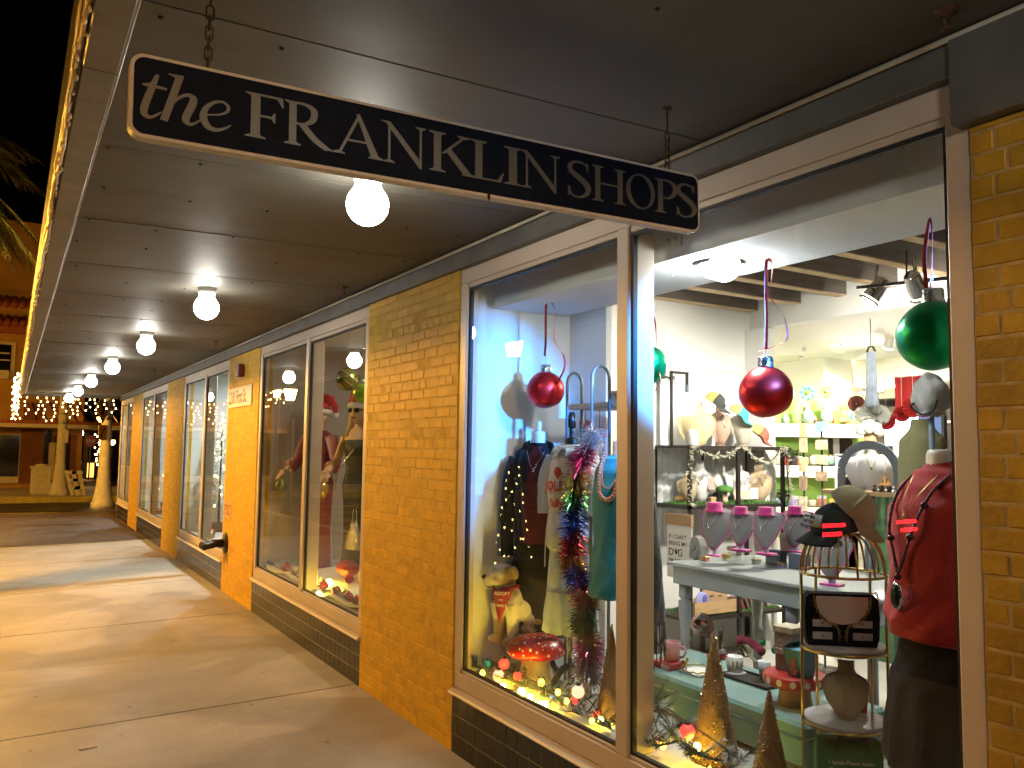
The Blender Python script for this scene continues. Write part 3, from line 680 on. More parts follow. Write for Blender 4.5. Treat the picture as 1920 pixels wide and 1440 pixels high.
m=MB(); q=at(122,818,Y=31.0); m.bbox(q.x-.1,30.95,q.z-.22,q.x+.1,31.1,q.z+.22,.01); m.build('signal_box',M['offwhite'],t1)
M['signyellow']=mk('sign_yellow',(.62,.33,.02),.45)
q=at(193,765,Y=24.6); u=V((.55,.83,0)).normalized(); nn=V((.83,-.55,0))
t=thing('crossing_sign','yellow diamond crossing sign with a walking figure on the near pale pole','sign',(q.x,24.6,q.z-.45))
m=MB(); m.prism([(.36,0),(0,.42),(-.36,0),(0,-.42)],q,u,(0,0,1),nn*.012); m.build('sign_panel',M['signyellow'],t)
m=MB(); o=q+nn*.013
for pl in ([(-.03,-.18),(.02,-.18),(.05,-.02),(-.02,.0)],[(-.05,0),(.05,0),(.04,.14),(-.05,.13)],[(-.1,-.17),(-.06,-.19),(.01,-.03),(-.03,-.01)],[(-.02,.15),(.03,.15),(.03,.2),(-.02,.2)]): m.prism(pl,o,u,(0,0,1),nn*.003)
m.build('walking_figure',M['screw'],t)
q2=at(192,811,Y=24.6)
m=MB(); m.prism([(.2,.2),(-.2,.2),(-.2,-.2),(.2,-.2)],q2,u,(0,0,1),nn*.012); m.build('arrow_plate',M['signyellow'],t)
m=MB(); m.prism([(.1,.12),(.06,.13),(-.1,-.08),(-.12,-.13),(-.06,-.12)],q2+nn*.013,u,(0,0,1),nn*.003); m.build('arrow',M['screw'],t)
p=at(75,926,Z=-.06); bx,by=p.x,p.y
t=thing('litter_bin','square off white litter bin with a lid beside the pale pole','bin',(bx,by,-.06))
m=MB(); m.bbox(bx-.3,by-.3,-.055,bx+.3,by+.3,.78,.02)
for k in range(7): m.bbox(bx-.27+.08*k,by-.315,.02,bx-.225+.08*k,by-.2995,.72,.004)
m.build('bin_body',M['offwhite'],t)
m=MB(); m.bbox(bx-.34,by-.34,.781,bx+.34,by+.34,.87,.03); m.lathe([(.2,.87),(.16,.93),(.02,.95)],(bx,by,0),14); m.build('bin_lid',M['offwhite'],t)
for k,(lab) in enumerate(('pale folded barricade board leaning against the far pole','outermost pale barricade board of the two leaning by the far pole')):
    a=at(124+k*12,881,Y=30.9);b=at(136+k*9,926,Y=30.7)
    t=thing('barricade',lab,'barricade',(b.x,30.7,-.06))
    m=MB()
    for s_ in (0,.32): m.bar((a.x+s_*.6,30.9,a.z-.02),(b.x+s_*.6,30.7,-.05),.11,.04,up=(0,1,0))
    m.build('leg',M['offwhite'],t)
    m=MB()
    for f_ in (.1,.4,.7): c=V((a.x,30.86,a.z))*(1-f_)+V((b.x,30.66,-.05))*f_; m.bar(c+V((-.04,0,0)),c+V((.28,0,0)),.04,.1)
    m.build('cross_board',M['pole'],t)
# ------------------------------------------------------------------ foliage helpers
M['palm']=mk('palm_frond',(.035,.042,.015),.6,var=(5,.4))
M['palmtrunk']=mk('palm_trunk',(.14,.10,.065),.9,var=(10,.4),bump=(30,.5))
M['leaf']=mk('dark_leaf',(.02,.035,.012),.6,var=(2,.5))
def palm(x,y,z,label,R,n,seed):
    rn=random.Random(seed)
    t=thing('palm_tree',label,'tree',(x,y,-.3))
    m=MB(); m.tube([(x+.15*math.sin(k*.35),y,-.3+(z+.3)*k/12) for k in range(13)],[.22-.006*k for k in range(13)],12)
    m.build('trunk',M['palmtrunk'],t); cx_=x+.15*math.sin(12*.35)
    m=MB()
    for i in range(n):
        a=rn.uniform(0,2*PI); el=rn.uniform(-.5,1.0); L=R*rn.uniform(.75,1.1)
        d=V((math.cos(a)*math.cos(el),math.sin(a)*math.cos(el),math.sin(el)))
        pts=[]
        for k in range(12):
            s_=k/11; pts.append(V((cx_,y,z))+d*(L*s_)+V((0,0,-L*.55*s_*s_)))
        m.tube(pts,[.02*(1-.8*k/11) for k in range(12)],5)
        side=d.cross(V((0,0,1))).normalized()
        for k in range(1,44):
            s_=k/44; f=s_*11; j=int(f); p=pts[j].lerp(pts[min(j+1,11)],f-j); tg=(pts[min(j+1,11)]-pts[max(j-1,0)]).normalized()
            ll=.52*math.sin(PI*min(1,s_*.95+.08))*rn.uniform(.8,1.15)
            for sg in(-1,1):
                dd=(side*sg*.75+tg*.65+V((0,0,-.30+rn.uniform(-.2,.15)))).normalized()
                e=p+dd*ll; mdl=p+dd*ll*.5+V((0,0,.02)); wv=tg*.017
                m.add([p-wv*.6,p+wv*.6,mdl+wv,e,mdl-wv],[(0,1,2,3,4)])
    m.build('crown',M['palm'],t)
palm(-1.15,10.8,4.9,'dark palm tree with drooping fronds beyond the canopy edge',1.75,40,3)
def leafball(m,c,rx,ry,rz,n,size,rn):
    for i in range(n):
        d=V((rn.gauss(0,1),rn.gauss(0,1),rn.gauss(0,1))).normalized()*(rn.random()**.4)
        p=V(c)+V((d.x*rx,d.y*ry,d.z*rz)); u=V((rn.gauss(0,1),rn.gauss(0,1),rn.gauss(0,1))).normalized(); v=u.orthogonal().normalized()
        s_=size*rn.uniform(.6,1.3); m.add([p-u*s_,p+v*s_*.45,p+u*s_,p-v*s_*.45],[(0,1,2,3)])
rn=random.Random(11)
for (px,py,Y,h,rx,lab) in ((205,800,46,4.2,1.5,'dark leafy street tree behind the crossing sign'),(160,770,58,6.0,2.4,'tall dark tree far beyond the porch lamp')):
    b=at(px,895,Y=Y); t=thing('street_tree',lab,'tree',(b.x,Y,-.06))
    m=MB(); m.tube([(b.x,Y,-.1),(b.x+.05,Y,h*.35),(b.x-.05,Y,h*.6)],[.14,.11,.08],8); 
    for k in range(4): a=k*1.6; m.tube([(b.x,Y,h*.4),(b.x+math.cos(a)*rx*.6,Y+math.sin(a)*rx*.6,h*.8)],[.07,.025],6)
    m.build('trunk',M['palmtrunk'],t)
    m=MB()
    for k in range(9): leafball(m,(b.x+rn.uniform(-rx,rx)*.65,Y+rn.uniform(-rx,rx)*.6,h*rn.uniform(.5,1)),rx*.5,rx*.5,rx*.42,170,.13,rn)
    m.build('crown',M['leaf'],t)
# far planting strips and lights: a lit tree in the gap
M['fairy']=emis('warm_fairy_bulb',(1.0,.62,.22),26.0)
M['fairydim']=mk('unlit_bulb',(.8,.55,.25),.3)
M['cord']=mk('pale_light_cord',(.55,.42,.28),.6)
M['cordgreen']=mk('dark_green_cord',(.012,.03,.014),.6)
_b=MB(); _b.ell((0,0,0),1,1,1.3,8,6)
_bulbme=None
def bulbs(par,pts,r,mat,name='bulb'):
    """small bulbs as copies of one mesh, each an object of its own"""
    base=None
    for p in pts:
        if base is None:
            m=MB(); m.ell(p,r,r,r*1.35,8,6); base=m.build(name,mat,par); base['_c']=0; del base['_c']; p0=V(p)
        else:
            o=base.copy(); COL.objects.link(o); o.parent=par; o.location=V(p)-p0
t=thing('lit_tree','small tree wrapped in white fairy lights far down the street behind the crossing pole','tree',at(186,890,Y=42))
b=at(186,893,Y=42)
m=MB(); m.tube([(b.x,42,-.06),(b.x,42,2.6)],[.09,.05],8); m.build('trunk',M['palmtrunk'],t)
bulbs(t,[at(184+U(-6,6),800+i*4.2+U(-3,3),Y=41.8) for i in range(18)],.03,M['fairy'])
# ------------------------------------------------------------------ icicle lights on the canopy edge
gl=['hanging %s of the canopy end'%s for s in ('at the street corner','next in along the edge','over the litter bin','left of the far pole','before the far pole','behind the far pole','by the last globe lamp','right of the last globe lamp','over the red far stop sign','left of the crossing sign','over the crossing sign','nearest the shop corner')]
for i in range(12):
    px=36+i*16.5+U(-4,4); e=at(px,747-i*.3,Y=20.66)
    t=thing('icicle_light_strand','short warm fairy light strand '+gl[i],'fairy lights',(e.x,20.66,2.6),'icicle light strands on the canopy end')
    L=U(.25,.62); n=max(3,int(L/.075)); pts=[V((e.x+U(-.05,.05),20.66+U(-.02,.02),2.64-L*(k+.5)/n)) for k in range(n)]
    m=MB(); m.tube([V((e.x,20.66,2.65))]+pts,.0035,5); m.build('cord',M['cord'],t)
    bulbs(t,pts,.0125,M['fairy'])
def edge_pts(y0,y1,n): return [y0+(y1-y0)*k/(n-1) for k in range(n)]
for i in range(7):
    y0=15.3+i*.75
    t=thing('icicle_light_strand','dense fairy light strand on the canopy street edge, %s from the corner'%('seventh','sixth','fifth','fourth','third','second','first')[i],'fairy lights',(.04,y0,2.6),'icicle light strands on the canopy side')
    pts=[V((.03+U(-.05,.05),y0+U(-.35,.35),2.72-.62*(k/10)*(1 if i>3 else .45+.1*i)+U(-.04,.04))) for k in range(11)]
    m=MB(); m.tube([V((.05,y0,2.76))]+bez(pts,2),.0035,5); m.build('cord',M['cord'],t)
    bulbs(t,pts,.0125,M['fairy'])
# the unlit bundle of light cords running along the fascia, lit orange by the street lamps
m=MB(); rn=random.Random(5)
for s_ in range(3):
    pts=[]; y=-2.5; ph=rn.uniform(0,6)
    while y<17.5:
        pts.append((.100+.005*math.sin(y*5+ph)+rn.uniform(-.003,.003),y,2.660+.012*s_+.005*math.sin(y*3.1+ph*2)+rn.uniform(-.004,.004)+.006*math.sin(y*.9))); y+=.09
    m.tube(pts,.008,6)
y=-2
while y<17:
    m.ell((.102+rn.uniform(-.008,.01),y,2.652+rn.uniform(-.008,.01)),.007,.007,.011,6,5); y+=rn.uniform(.03,.12)
lc=m.build('light_cord_bundle',mk('pale_cord_bundle',(.75,.55,.30),.45),origin=(.06,4,2.6)); tag(lc,'wavy bundle of pale unlit light cords running along the canopy street edge','light cord')
# ------------------------------------------------------------------ first shop: interior shell
M['wallwhite']=mk('white_wall_paint',(.74,.74,.72),.75,var=(1.5,.04))
M['ceilwhite']=mk('white_ceiling_paint',(.76,.76,.75),.8)
M['greybulk']=mk('grey_bulkhead_paint',(.80,.80,.77),.8,var=(2,.04))
M['joist']=mk('stained_joist',(.13,.105,.088),.6,var=(4,.25),stretch=(1,8,8))
M['joistedge']=mk('joist_raw_edge',(.50,.36,.22),.7,var=(10,.2))
M['cream']=mk('cream_wall_paint',(.74,.69,.60),.75)
M['floorwhite']=mk('white_platform_paint',(.50,.49,.45),.5,var=(3,.06))
M['shopfloor']=mk('shop_floor_vinyl',(.42,.40,.36),.35,var=(3,.12))
def part(name,mat,*boxes):
    m=MB()
    for b in boxes: m.box(*b)
    return m.build(name,mat,bld)
GXI=FX+.035
part('display_platform',M['floorwhite'],(GXI,.9,.30,3.15,4.1,.408))
part('platform_front',M['wallwhite'],(3.1505,.9,0.02,3.17,4.1,.407))
part('shop_floor',M['shopfloor'],(2.2,-4,-.02,14,9,.018))
part('display_side_wall',M['wallwhite'],(GXI+.02,4.102,.3,2.90,4.20,2.72))
part('display_back_wall',M['wallwhite'],(2.862,3.742,.41,2.90,4.1015,2.72))
part('window_jamb',M['wallwhite'],(2.178,4.045,.41,2.25,4.1018,2.62),(2.178,1.13,.41,2.25,1.20,2.62))
part('right_side_wall',M['wallwhite'],(2.178,.85,.3,2.9,.88,2.72))
part('dropped_ceiling',M['ceilwhite'],(2.355,.885,2.41,2.82,4.1012,2.44))
part('bulkhead',M['greybulk'],(2.335,.885,2.4095,2.3545,4.101,2.66))
part('window_head_ceiling',M['greybulk'],(2.178,.885,2.64,2.334,4.10,2.66))
part('ceiling_back_face',M['ceilwhite'],(2.8005,.885,2.4405,2.82,4.101,3.2))
part('upper_ceiling',M['ceilwhite'],(2.15,-4,3.115,5.6,5.3,3.17))
part('left_shop_wall',M['wallwhite'],(2.9005,5.06,0,5.42,5.16,3.115))
part('wall_return',M['wallwhite'],(5.36,4.86,0,5.5,5.059,2.66))
part('cross_bulkhead',M['wallwhite'],(5.42,-4,2.67,5.55,5.3,3.114))
m=MB()
part('rear_ceiling',M['cream'],(5.5505,-4,2.72,15,10,2.80))
part('rear_wall',M['cream'],(13.5,-4,0,13.6,10,2.72))
part('rear_left_wall',M['cream'],(5.56,8.2,0,13.5,8.3,2.72))
part('right_shop_wall',M['wallwhite'],(2.2,-4.1,-.02,13.6,-4.0,3.2))
for k,yy in enumerate((4.96,4.51,4.08,3.65,3.2,2.75,2.3,1.85,1.4,.95,.5)):
    m=MB(); m.box(2.825,yy,2.825,5.419,yy+.085,3.113); j=m.build('ceiling_joist',M['joist'],bld)
    m=MB(); m.box(2.826,yy+.001,2.817,5.418,yy+.084,2.8245); m.build('joist_edge',M['joistedge'],j)
# rear room bulkheads hanging below its ceiling
for (a,b,c,d,Xp) in ((1438,735,1545,753,8.0),(1540,722,1790,740,9.5),(1600,690,1790,712,8.6)):
    p=at(a,b,X=Xp);q=at(c,d,X=Xp); part('rear_bulkhead',M['cream'],(Xp,q.y,q.z,Xp+.5,p.y,2.72))
# ------------------------------------------------------------------ lamps of the first shop
t=thing('flush_ceiling_light','round lit flush ceiling lamp in the white display ceiling','ceiling light',(2.55,2.55,2.41))
M['led']=emis('lit_white_led',(.90,.97,1.0),300.0)
m=MB(); m.lathe([(.105,2.409),(.104,2.400),(.09,2.396)],(2.55,2.55,0),28); m.build('lamp_rim',M['galv'],t)
m=MB(); m.lathe([(.088,2.398),(.08,2.375),(.05,2.352),(.0,2.345)],(2.55,2.55,0),28); m.build('lamp_dome',M['led'],t)
# blue spot lamp at the near end of the display, aimed along the window
bl=thing('blue_spot_lamp','small blue spot lamp fixed under the display ceiling at the near end of the window','spot lamp',(2.5,1.02,2.40))
m=MB(); m.tube([(2.5,1.0,2.40),(2.5,1.0,2.36)],.01,8); m.lathe([(.03,-.05),(.035,0),(.035,.06),(.03,.07)],(2.5,1.0,2.34),14,axis=(0,1,-.15)); m.build('lamp_housing',M['galv'],bl)
def spot(name,loc,to,color,power,angle,blend=.5,r=.02,par=None):
    l=bpy.data.lights.new(name,'SPOT'); l.color=color; l.energy=power; l.spot_size=math.radians(angle); l.spot_blend=blend; l.shadow_soft_size=r
    o=bpy.data.objects.new(name,l); COL.objects.link(o); d=V(to)-V(loc); o.rotation_euler=d.to_track_quat('-Z','Y').to_euler(); 
    o.location=V(loc)
    if par: o.parent=par; o.location=V(loc)-WL[par.name]
    return o
spot('blue_spot_light',(2.5,1.09,2.33),(2.30,4.0,1.75),(.04,.30,1.0),1300,27,.6,.03,bl)
# track lights
M['bulbwarm']=emis('warm_spot_bulb',(1.0,.80,.52),55.0)
M['chrome']=mk('polished_chrome',(.6,.6,.6),.18,metal=1)
M['white']=mk('white_enamel',(.78,.77,.74),.4)
def track_spot(p,label,d,mat,size=1.0,power=0,col=(1,.92,.80)):
    p=V(p); d=V(d).normalized()
    t=thing('track_light',label,'track light',p,'track lights in the shop')
    m=MB(); m.tube([p-d*.07*size+V((0,0,.10*size)),p-d*.05*size],.008*size,6); m.lathe([(.022*size,-.10*size),(.03*size,-.09*size),(.038*size,.0),(.045*size,.015*size)],p-d*.02*size,14,axis=d); m.build('lamp_head',mat,t)
    m=MB(); m.lathe([(.0,.022*size),(.03*size,.016*size),(.042*size,.002*size)],p-d*.02*size,14,axis=d); m.build('lit_bulb',M['bulbwarm'],t)
    if power: spot('track_spot',p+d*.05,p+d,col,power,155,.7,.04,t)
track_spot(at(1627,566,X=4.7),'chrome track spot hanging between the dark joists and the cream wall',(-.3,.45,-.75),M['chrome'],1.5,250)
track_spot(at(1725,556,X=4.5),'chrome track spot beside the green ornament cap',(.75,.2,-.6),M['chrome'],1.5,250)
track_spot(at(1571,650,X=7.2),'white track spot above the orange paper flower',(.35,-.1,-.8),M['white'],1.5,190)
track_spot(at(1663,657,X=7.2),'small white track spot right of the hanging blue gown',(.1,.35,-.8),M['white'],1.2,190)
for i,(px,py,lab) in enumerate(((1692,734,'lit rear spot lamp above the middle red paper fan'),(1708,748,'lit rear spot lamp right above the bright red paper fan'),(1566,751,'lit rear spot lamp beside the brown bear figure'),(1618,748,'lit rear spot lamp left of the blue gown'),(1519,750,'lit rear spot lamp between the two paper flowers'),(1648,727,'lit rear spot lamp right of the gown hem'),(1706,720,'lit rear spot lamp near the red hanging cloth'))):
    track_spot(at(px,py,X=9.2),lab,(-.8,-.15,-.6),M['white'],2.0,260 if i<6 else 0)
track_spot(at(1149,655,X=4.1),'white spot lamp seen at the edge of the left pane above the looped stand',(.25,.35,-.55),M['white'],1.4,200,(.95,.97,1))
# white spot on the left wall over the necklace display
tr=thing('lighting_track','thin dark lighting track hanging in front of the cream bulkhead','track',at(1690,535,X=4.6))
m=MB(); m.bar(at(1608,545,X=4.7)+V((0,0,.02)),at(1790,527,X=4.45)+V((0,0,.02)),.02,.02); m.build('track_rail',M['gasket'],tr)
m=MB(); m.bar(at(1700,537,X=4.6)+V((0,0,.03)),at(1700,470,X=4.6),.008); m.build('track_hanger',M['gasket'],tr)
# ------------------------------------------------------------------ helpers for the goods in the windows
def remesh(o,vox=.006,smooth=6):
    r=o.modifiers.new('join','REMESH'); r.mode='VOXEL'; r.voxel_size=vox; r.use_smooth_shade=True
    s=o.modifiers.new('soften','SMOOTH'); s.iterations=smooth; s.factor=.5
    return o
def ribbon(m,path,w,wdir=(0,1,0),n=8,twist=0.0,th=.0007):
    P=bez(path,n); wd=V(wdir).normalized(); rows=[]
    for i,p in enumerate(P):
        t=(P[min(i+1,len(P)-1)]-P[max(i-1,0)]).normalized(); a=twist*i/len(P)
        x=wd-t*wd.dot(t); x=x.normalized() if x.length>1e-4 else t.orthogonal().normalized(); y=t.cross(x)
        d=x*math.cos(a)+y*math.sin(a); rows.append([p-d*w/2,p+d*w/2])
    m.thick(rows,(th,th*.3,0))
M['ballred']=mk('red_anodised_ball',(.55,.016,.014),.36,metal=.75,var=(5,.2))
M['ballgreen']=mk('green_anodised_ball',(.0,.26,.08),.34,metal=.75,var=(5,.2))
M['foil']=mk('silver_foil',(.75,.75,.75),.2,metal=1,bump=(45,.6))
M['ribbonred']=mk('red_metallic_ribbon',(.50,.03,.03),.4,metal=.15,var=(40,.35))
def ornament(px,py,X,r,mat,label,pxs):
    c=at(px,py,X=X); zc=2.408
    t=thing('christmas_ornament',label,'ornament',c,'giant ball ornaments in the window')
    rn=random.Random(int(px))
    m=MB(); m.ell(c,r,r,r*.97,36,24,fn=lambda d:1+.012*math.sin(5*d.x+3*d.z)+.008*math.sin(9*d.y)); m.build('ball',mat,t)
    m=MB(); q=r/.105; m.lathe([(.033*q,.0),(.031*q,.004),(.030*q,.036*q),(.026*q,.042*q),(.0,.044*q)],c+V((0,0,r*.93)),22,fn=lambda a,i:1+.05*math.cos(9*a)); b=m.build('ornament_cap',M['foil'],t)
    m=MB(); top=c+V((0,0,r*.93+.044*q)); m.tube([top,top+V((0,0,.05))],.0012,5); m.build('hook_wire',M['galv'],t)
    m=MB()
    pts=[at(a,b_,X=X+.0) for a,b_ in pxs]
    ribbon(m,pts,.013,(0.5,-.85,0),8,2.6); m.build('ribbon',M['ribbonred'],t)
    return t
ornament(1023,731,2.5,.104,M['ballred'],'red ball ornament in the left pane beside the grey looped stand',[(1021,668),(1023,640),(1023,600),(1024,572),(1030,566),(1036,570),(1042,590),(1038,620),(1042,645),(1056,665),(1058,690),(1048,712),(1036,732)])
ornament(1213,685,2.6,.098,M['ballgreen'],'green ball ornament half hidden behind the blue lit window post',[(1206,536),(1211,548),(1214,570),(1224,590),(1229,610),(1231,640),(1233,660),(1236,695),(1238,715),(1226,735),(1212,745),(1206,762),(1212,778)])
ornament(1436,735,2.55,.105,M['ballred'],'largest looking red ball ornament, in the middle of the right pane',[(1436,655),(1437,600),(1436,540),(1437,490),(1443,487),(1448,495),(1445,530),(1442,556),(1458,575),(1472,600),(1476,635),(1462,645),(1440,654),(1422,657)])
ornament(1752,630,2.45,.112,M['ballgreen'],'green ball ornament at the right edge of the window above the red jumper',[(1740,556),(1735,520),(1733,480),(1739,430),(1743,410),(1747,425),(1748,470),(1747,510),(1745,540),(1756,560),(1764,585)])
for i,(px,py) in enumerate(((1262,508),(1213,527))):
    p=at(px,py,X=2.42); p.z=2.409
    t=thing('ceiling_hook',('small clear hook in the display ceiling beside the round lamp','small clear hook in the display ceiling above the green ornament ribbon')[i],'hook',p)
    m=MB(); m.tube([p,p+V((0,0,-.02)),p+V((0,.010,-.035)),p+V((0,.0,-.045)),p+V((0,-.008,-.038))],.0025,6); m.build('hook',M['foil'],t)
# wall socket on the bulkhead
p=at(1262,452,X=2.334)
t=thing('wall_socket','white double wall socket on the grey bulkhead above the display','socket',p)
m=MB(); m.bbox(2.327,p.y-.055,p.z-.032,2.3345,p.y+.055,p.z+.032,.003); m.build('socket_plate',M['white'],t)
for s_ in (-1,1):
    m=MB(); m.lathe([(.015,0),(.015,.002),(.0,.0022)],(2.3265,p.y+s_*.022,p.z),14,axis=(-1,0,0))
    m.build('socket_face',M['offwhite'],t)
# ------------------------------------------------------------------ dress forms
M['black']=mk('black_cloth',(.006,.006,.007),.95,bump=(70,.3))
M['wine']=mk('wine_red_cloth',(.09,.008,.012),.8,bump=(60,.3))
M['denim']=mk('washed_denim',(.40,.47,.56),.9,var=(16,.14),bump=(200,.4))
M['denimlite']=mk('pale_sweat_cloth',(.52,.53,.57),.9,var=(10,.08),bump=(120,.3))
M['teal']=mk('teal_knit',(.006,.24,.36),.75,sheen=.2,bump=(150,.3))
M['redknit']=mk('red_knit',(.42,.016,.014),.85,sheen=.12,bump=(220,.25))
M['skinwhite']=mk('white_form_plastic',(.70,.69,.66),.4)
M['blackform']=mk('black_form_plastic',(.01,.01,.01),.35)
M['wood']=mk('light_wood',(.46,.30,.15),.55,var=(6,.2),stretch=(1,1,8))
M['gold']=mk('brass_metal',(.55,.38,.13),.28,metal=1)
def turn(objs,c,deg):
    a=math.radians(deg); R=Matrix.Rotation(a,3,'Z'); c=V((c.x,c.y,0))
    for o in objs:
        l=V(o.location); d=R@V((l.x-c.x,l.y-c.y,0)); o.location=V((c.x+d.x,c.y+d.y,l.z)); o.rotation_euler=(0,0,a)
def gar(m,c,rows,n=44):
    """garment: rows (z, half width along Y, half depth along X, shift X, shift Y, fold amp, folds, phase)"""
    R=[]
    for (z,ry,rx,dx,dy,amp,k,ph) in rows:
        R.append([V((c.x+dx+math.cos(a)*rx*(1+amp*math.cos(k*a+ph)+amp*.5*math.sin((k*2+1)*a+ph*2)),c.y+dy+math.sin(a)*ry*(1+amp*math.cos(k*a+ph)+amp*.5*math.sin((k*2+1)*a+ph*2)),z+ (amp*.12*math.cos(k*a+ph) if len(R)==0 else 0))) for a in [2*PI*q/n for q in range(n)]])
    m.loft(R,cap=False)
def smooth_rows(rows,n=5):
    out=[]
    for i in range(len(rows)-1):
        a,b=rows[i],rows[i+1]
        for k in range(n):
            t=k/n; s_=t*t*(3-2*t); out.append(tuple(a[j]+(b[j]-a[j])*(t if j in(0,6,7) else s_) for j in range(8)))
    out.append(rows[-1]); return out
def form_neck(t,c,z0,z1,r,mat,knob=True,top=True):
    m=MB(); prof=[(r*1.15,z0-.06),(r*1.08,z0-.01),(r,z0+.01),(r*.98,z1)]
    if knob: prof+=[(r*.95,z1+.006),(r*.3,z1+.012),(r*.25,z1+.02),(r*.34,z1+.04),(r*.30,z1+.062),(.0,z1+.068)]
    else: prof+=[(r*.9,z1+.012),(r*.75,z1+.016),(r*.3,z1+.010),(0,z1+.010)]
    m.lathe(prof,(c.x,c.y,0),20,sx=.9,sy=1.0); m.build('neck_form',mat,t)
def form_stand(t,c,z0,z1,mat):
    m=MB(); m.tube([(c.x,c.y,z0+.03),(c.x,c.y,z1)],.012,8)
    for k in range(3):
        a=k*2*PI/3+.5; m.tube(bez([(c.x,c.y,z0+.12),(c.x+.05*math.cos(a),c.y+.05*math.sin(a),z0+.10),(c.x+.10*math.cos(a),c.y+.10*math.sin(a),z0+.03),(c.x+.125*math.cos(a),c.y+.125*math.sin(a),z0+.012)],4),[.02]*4+[.018]*4+[.014]*4+[.010],8)
    m.build('stand',mat,t)
ZF=.408
# black coat form
c=V((2.52,3.90,0))
t=thing('dress_form','white headless dress form in a black open coat over a wine red top','dress form',(c.x,c.y,ZF),'headless dress forms in the large window')
form_neck(t,c,1.66,1.70,.044,M['skinwhite']); form_stand(t,c,ZF,1.0,M['blackform'])
m=MB(); gar(m,c,smooth_rows([(.60,.165,.13,0,0,.05,9,1),(.9,.155,.12,0,0,.04,9,1.2),(1.15,.125,.10,0,0,.03,7,1.5),(1.38,.145,.105,0,0,.02,5,1),(1.50,.150,.085,.0,0,.01,4,0),(1.585,.138,.070,.005,0,.01,3,0),(1.645,.075,.055,.012,0,.0,3,0)])); m.build('coat',M['black'],t)
m=MB(); gar(m,c,smooth_rows([(1.1,.07,.06,-.062,0,.02,5,1),(1.40,.085,.06,-.064,0,.02,5,1),(1.55,.07,.05,-.042,0,.02,4,0),(1.625,.05,.045,-.01,0,.0,3,0)])); m.build('inner_top',M['wine'],t)
for s_ in(-1,1):
    m=MB(); m.tube(bez([(c.x,c.y+s_*.13,1.56),(c.x-.01,c.y+s_*.165,1.42),(c.x-.02,c.y+s_*.175,1.22),(c.x-.04,c.y+s_*.165,1.02)],5),[.045]*6+[.042]*5+[.036]*5,12); m.build('sleeve',M['black'],t)
    m=MB(); m.thick([[V((c.x-.02,c.y+s_*.045,1.66)),V((c.x-.01,c.y+s_*.085,1.645))],[V((c.x-.10,c.y+s_*.04,1.50)),V((c.x-.085,c.y+s_*.10,1.53))],[V((c.x-.118,c.y+s_*.02,1.36)),V((c.x-.118,c.y+s_*.05,1.36))]],(-.006,0,0)); m.build('lapel',M['black'],t)
n1=thing('necklace','thin silver necklace with a small pendant on the wine red top','necklace',(c.x-.11,c.y,1.5))
m=MB(); m.tube(bez([(c.x-.07,c.y+.05,1.60),(c.x-.108,c.y+.02,1.53),(c.x-.116,c.y,1.505),(c.x-.108,c.y-.02,1.53),(c.x-.07,c.y-.05,1.60)],6),.0016,5); m.build('chain',M['foil'],n1)
m=MB(); m.ell((c.x-.118,c.y,1.495),.004,.008,.011,8,6); m.build('pendant',M['foil'],n1)
turn([t,n1],c,42)
# denim form
c=V((2.46,3.50,0))
t=thing('dress_form','black headless dress form in a pale denim jacket, printed top and ruffled skirt','dress form',(c.x,c.y,ZF),'headless dress forms in the large window')
form_neck(t,c,1.61,1.66,.040,M['blackform']); form_stand(t,c,ZF,.9,M['blackform'])
m=MB(); m.lathe([(.02,1.72),(.022,1.76),(.014,1.80),(.0,1.802)],(c.x,c.y,0),14); m.build('neck_finial',M['blackform'],t)
m=MB(); gar(m,c,smooth_rows([(1.10,.115,.10,0,0,.02,6,0),(1.12,.126,.112,0,0,.03,9,0),(1.18,.13,.115,-.005,0,.025,6,1),(1.30,.112,.10,0,0,.02,5,1),(1.40,.125,.105,-.01,0,.015,5,0),(1.52,.128,.082,0,0,.01,4,0),(1.585,.110,.066,.005,0,.0,4,0),(1.635,.062,.05,.01,0,0,4,0)])); m.build('printed_top',M['denimlite'],t)
m=MB(); gar(m,c,smooth_rows([(.70,.150,.125,0,0,.055,13,0),(.76,.146,.12,0,0,.05,13,.2),(.90,.128,.112,0,0,.03,13,.4),(.91,.124,.108,0,0,.01,9,.4),(1.13,.110,.098,0,0,.02,9,.2)])); m.build('ruffled_skirt',M['denim'],t)
m=MB(); m.tube([(c.x+math.cos(a)*.058,c.y+math.sin(a)*.068,1.625+.012*math.cos(a)) for a in [2*PI*k/20 for k in range(20)]],.016,8,closed=True)
for s_ in(-1,1): m.thick([[V((c.x-.055,c.y+s_*.01,1.63)),V((c.x-.04,c.y+s_*.07,1.63))],[V((c.x-.095,c.y+s_*.03,1.575)),V((c.x-.07,c.y+s_*.085,1.585))]],(-.006,0,0))
m.build('denim_collar',M['denim'],t)
for s_ in(-1,1):
    m=MB(); m.tube(bez([(c.x,c.y+s_*.11,1.565),(c.x-.005,c.y+s_*.15,1.47),(c.x-.01,c.y+s_*.155,1.36),(c.x-.015,c.y+s_*.15,1.28)],5),[.045]*8+[.042]*8,12); m.build('sleeve',M['denimlite'],t)
M['printred']=mk('red_print',(.45,.05,.03),.8)
for body,zz,s_ in (('JOLLY',1.405,.066),('fully',1.325,.055)):
    m=text_mesh(body,s_,(0,.0,0),(0,1,0),(0,0,1),(0,0,0),.003,align='CENTER',xs=.95)
    m.v=[(c.x-.012-.114*math.cos(min(1.2,abs(p[1])/.125))-.006,c.y-p[1],zz+p[2]) for p in m.v]; m.build('shirt_print',M['printred'],t)
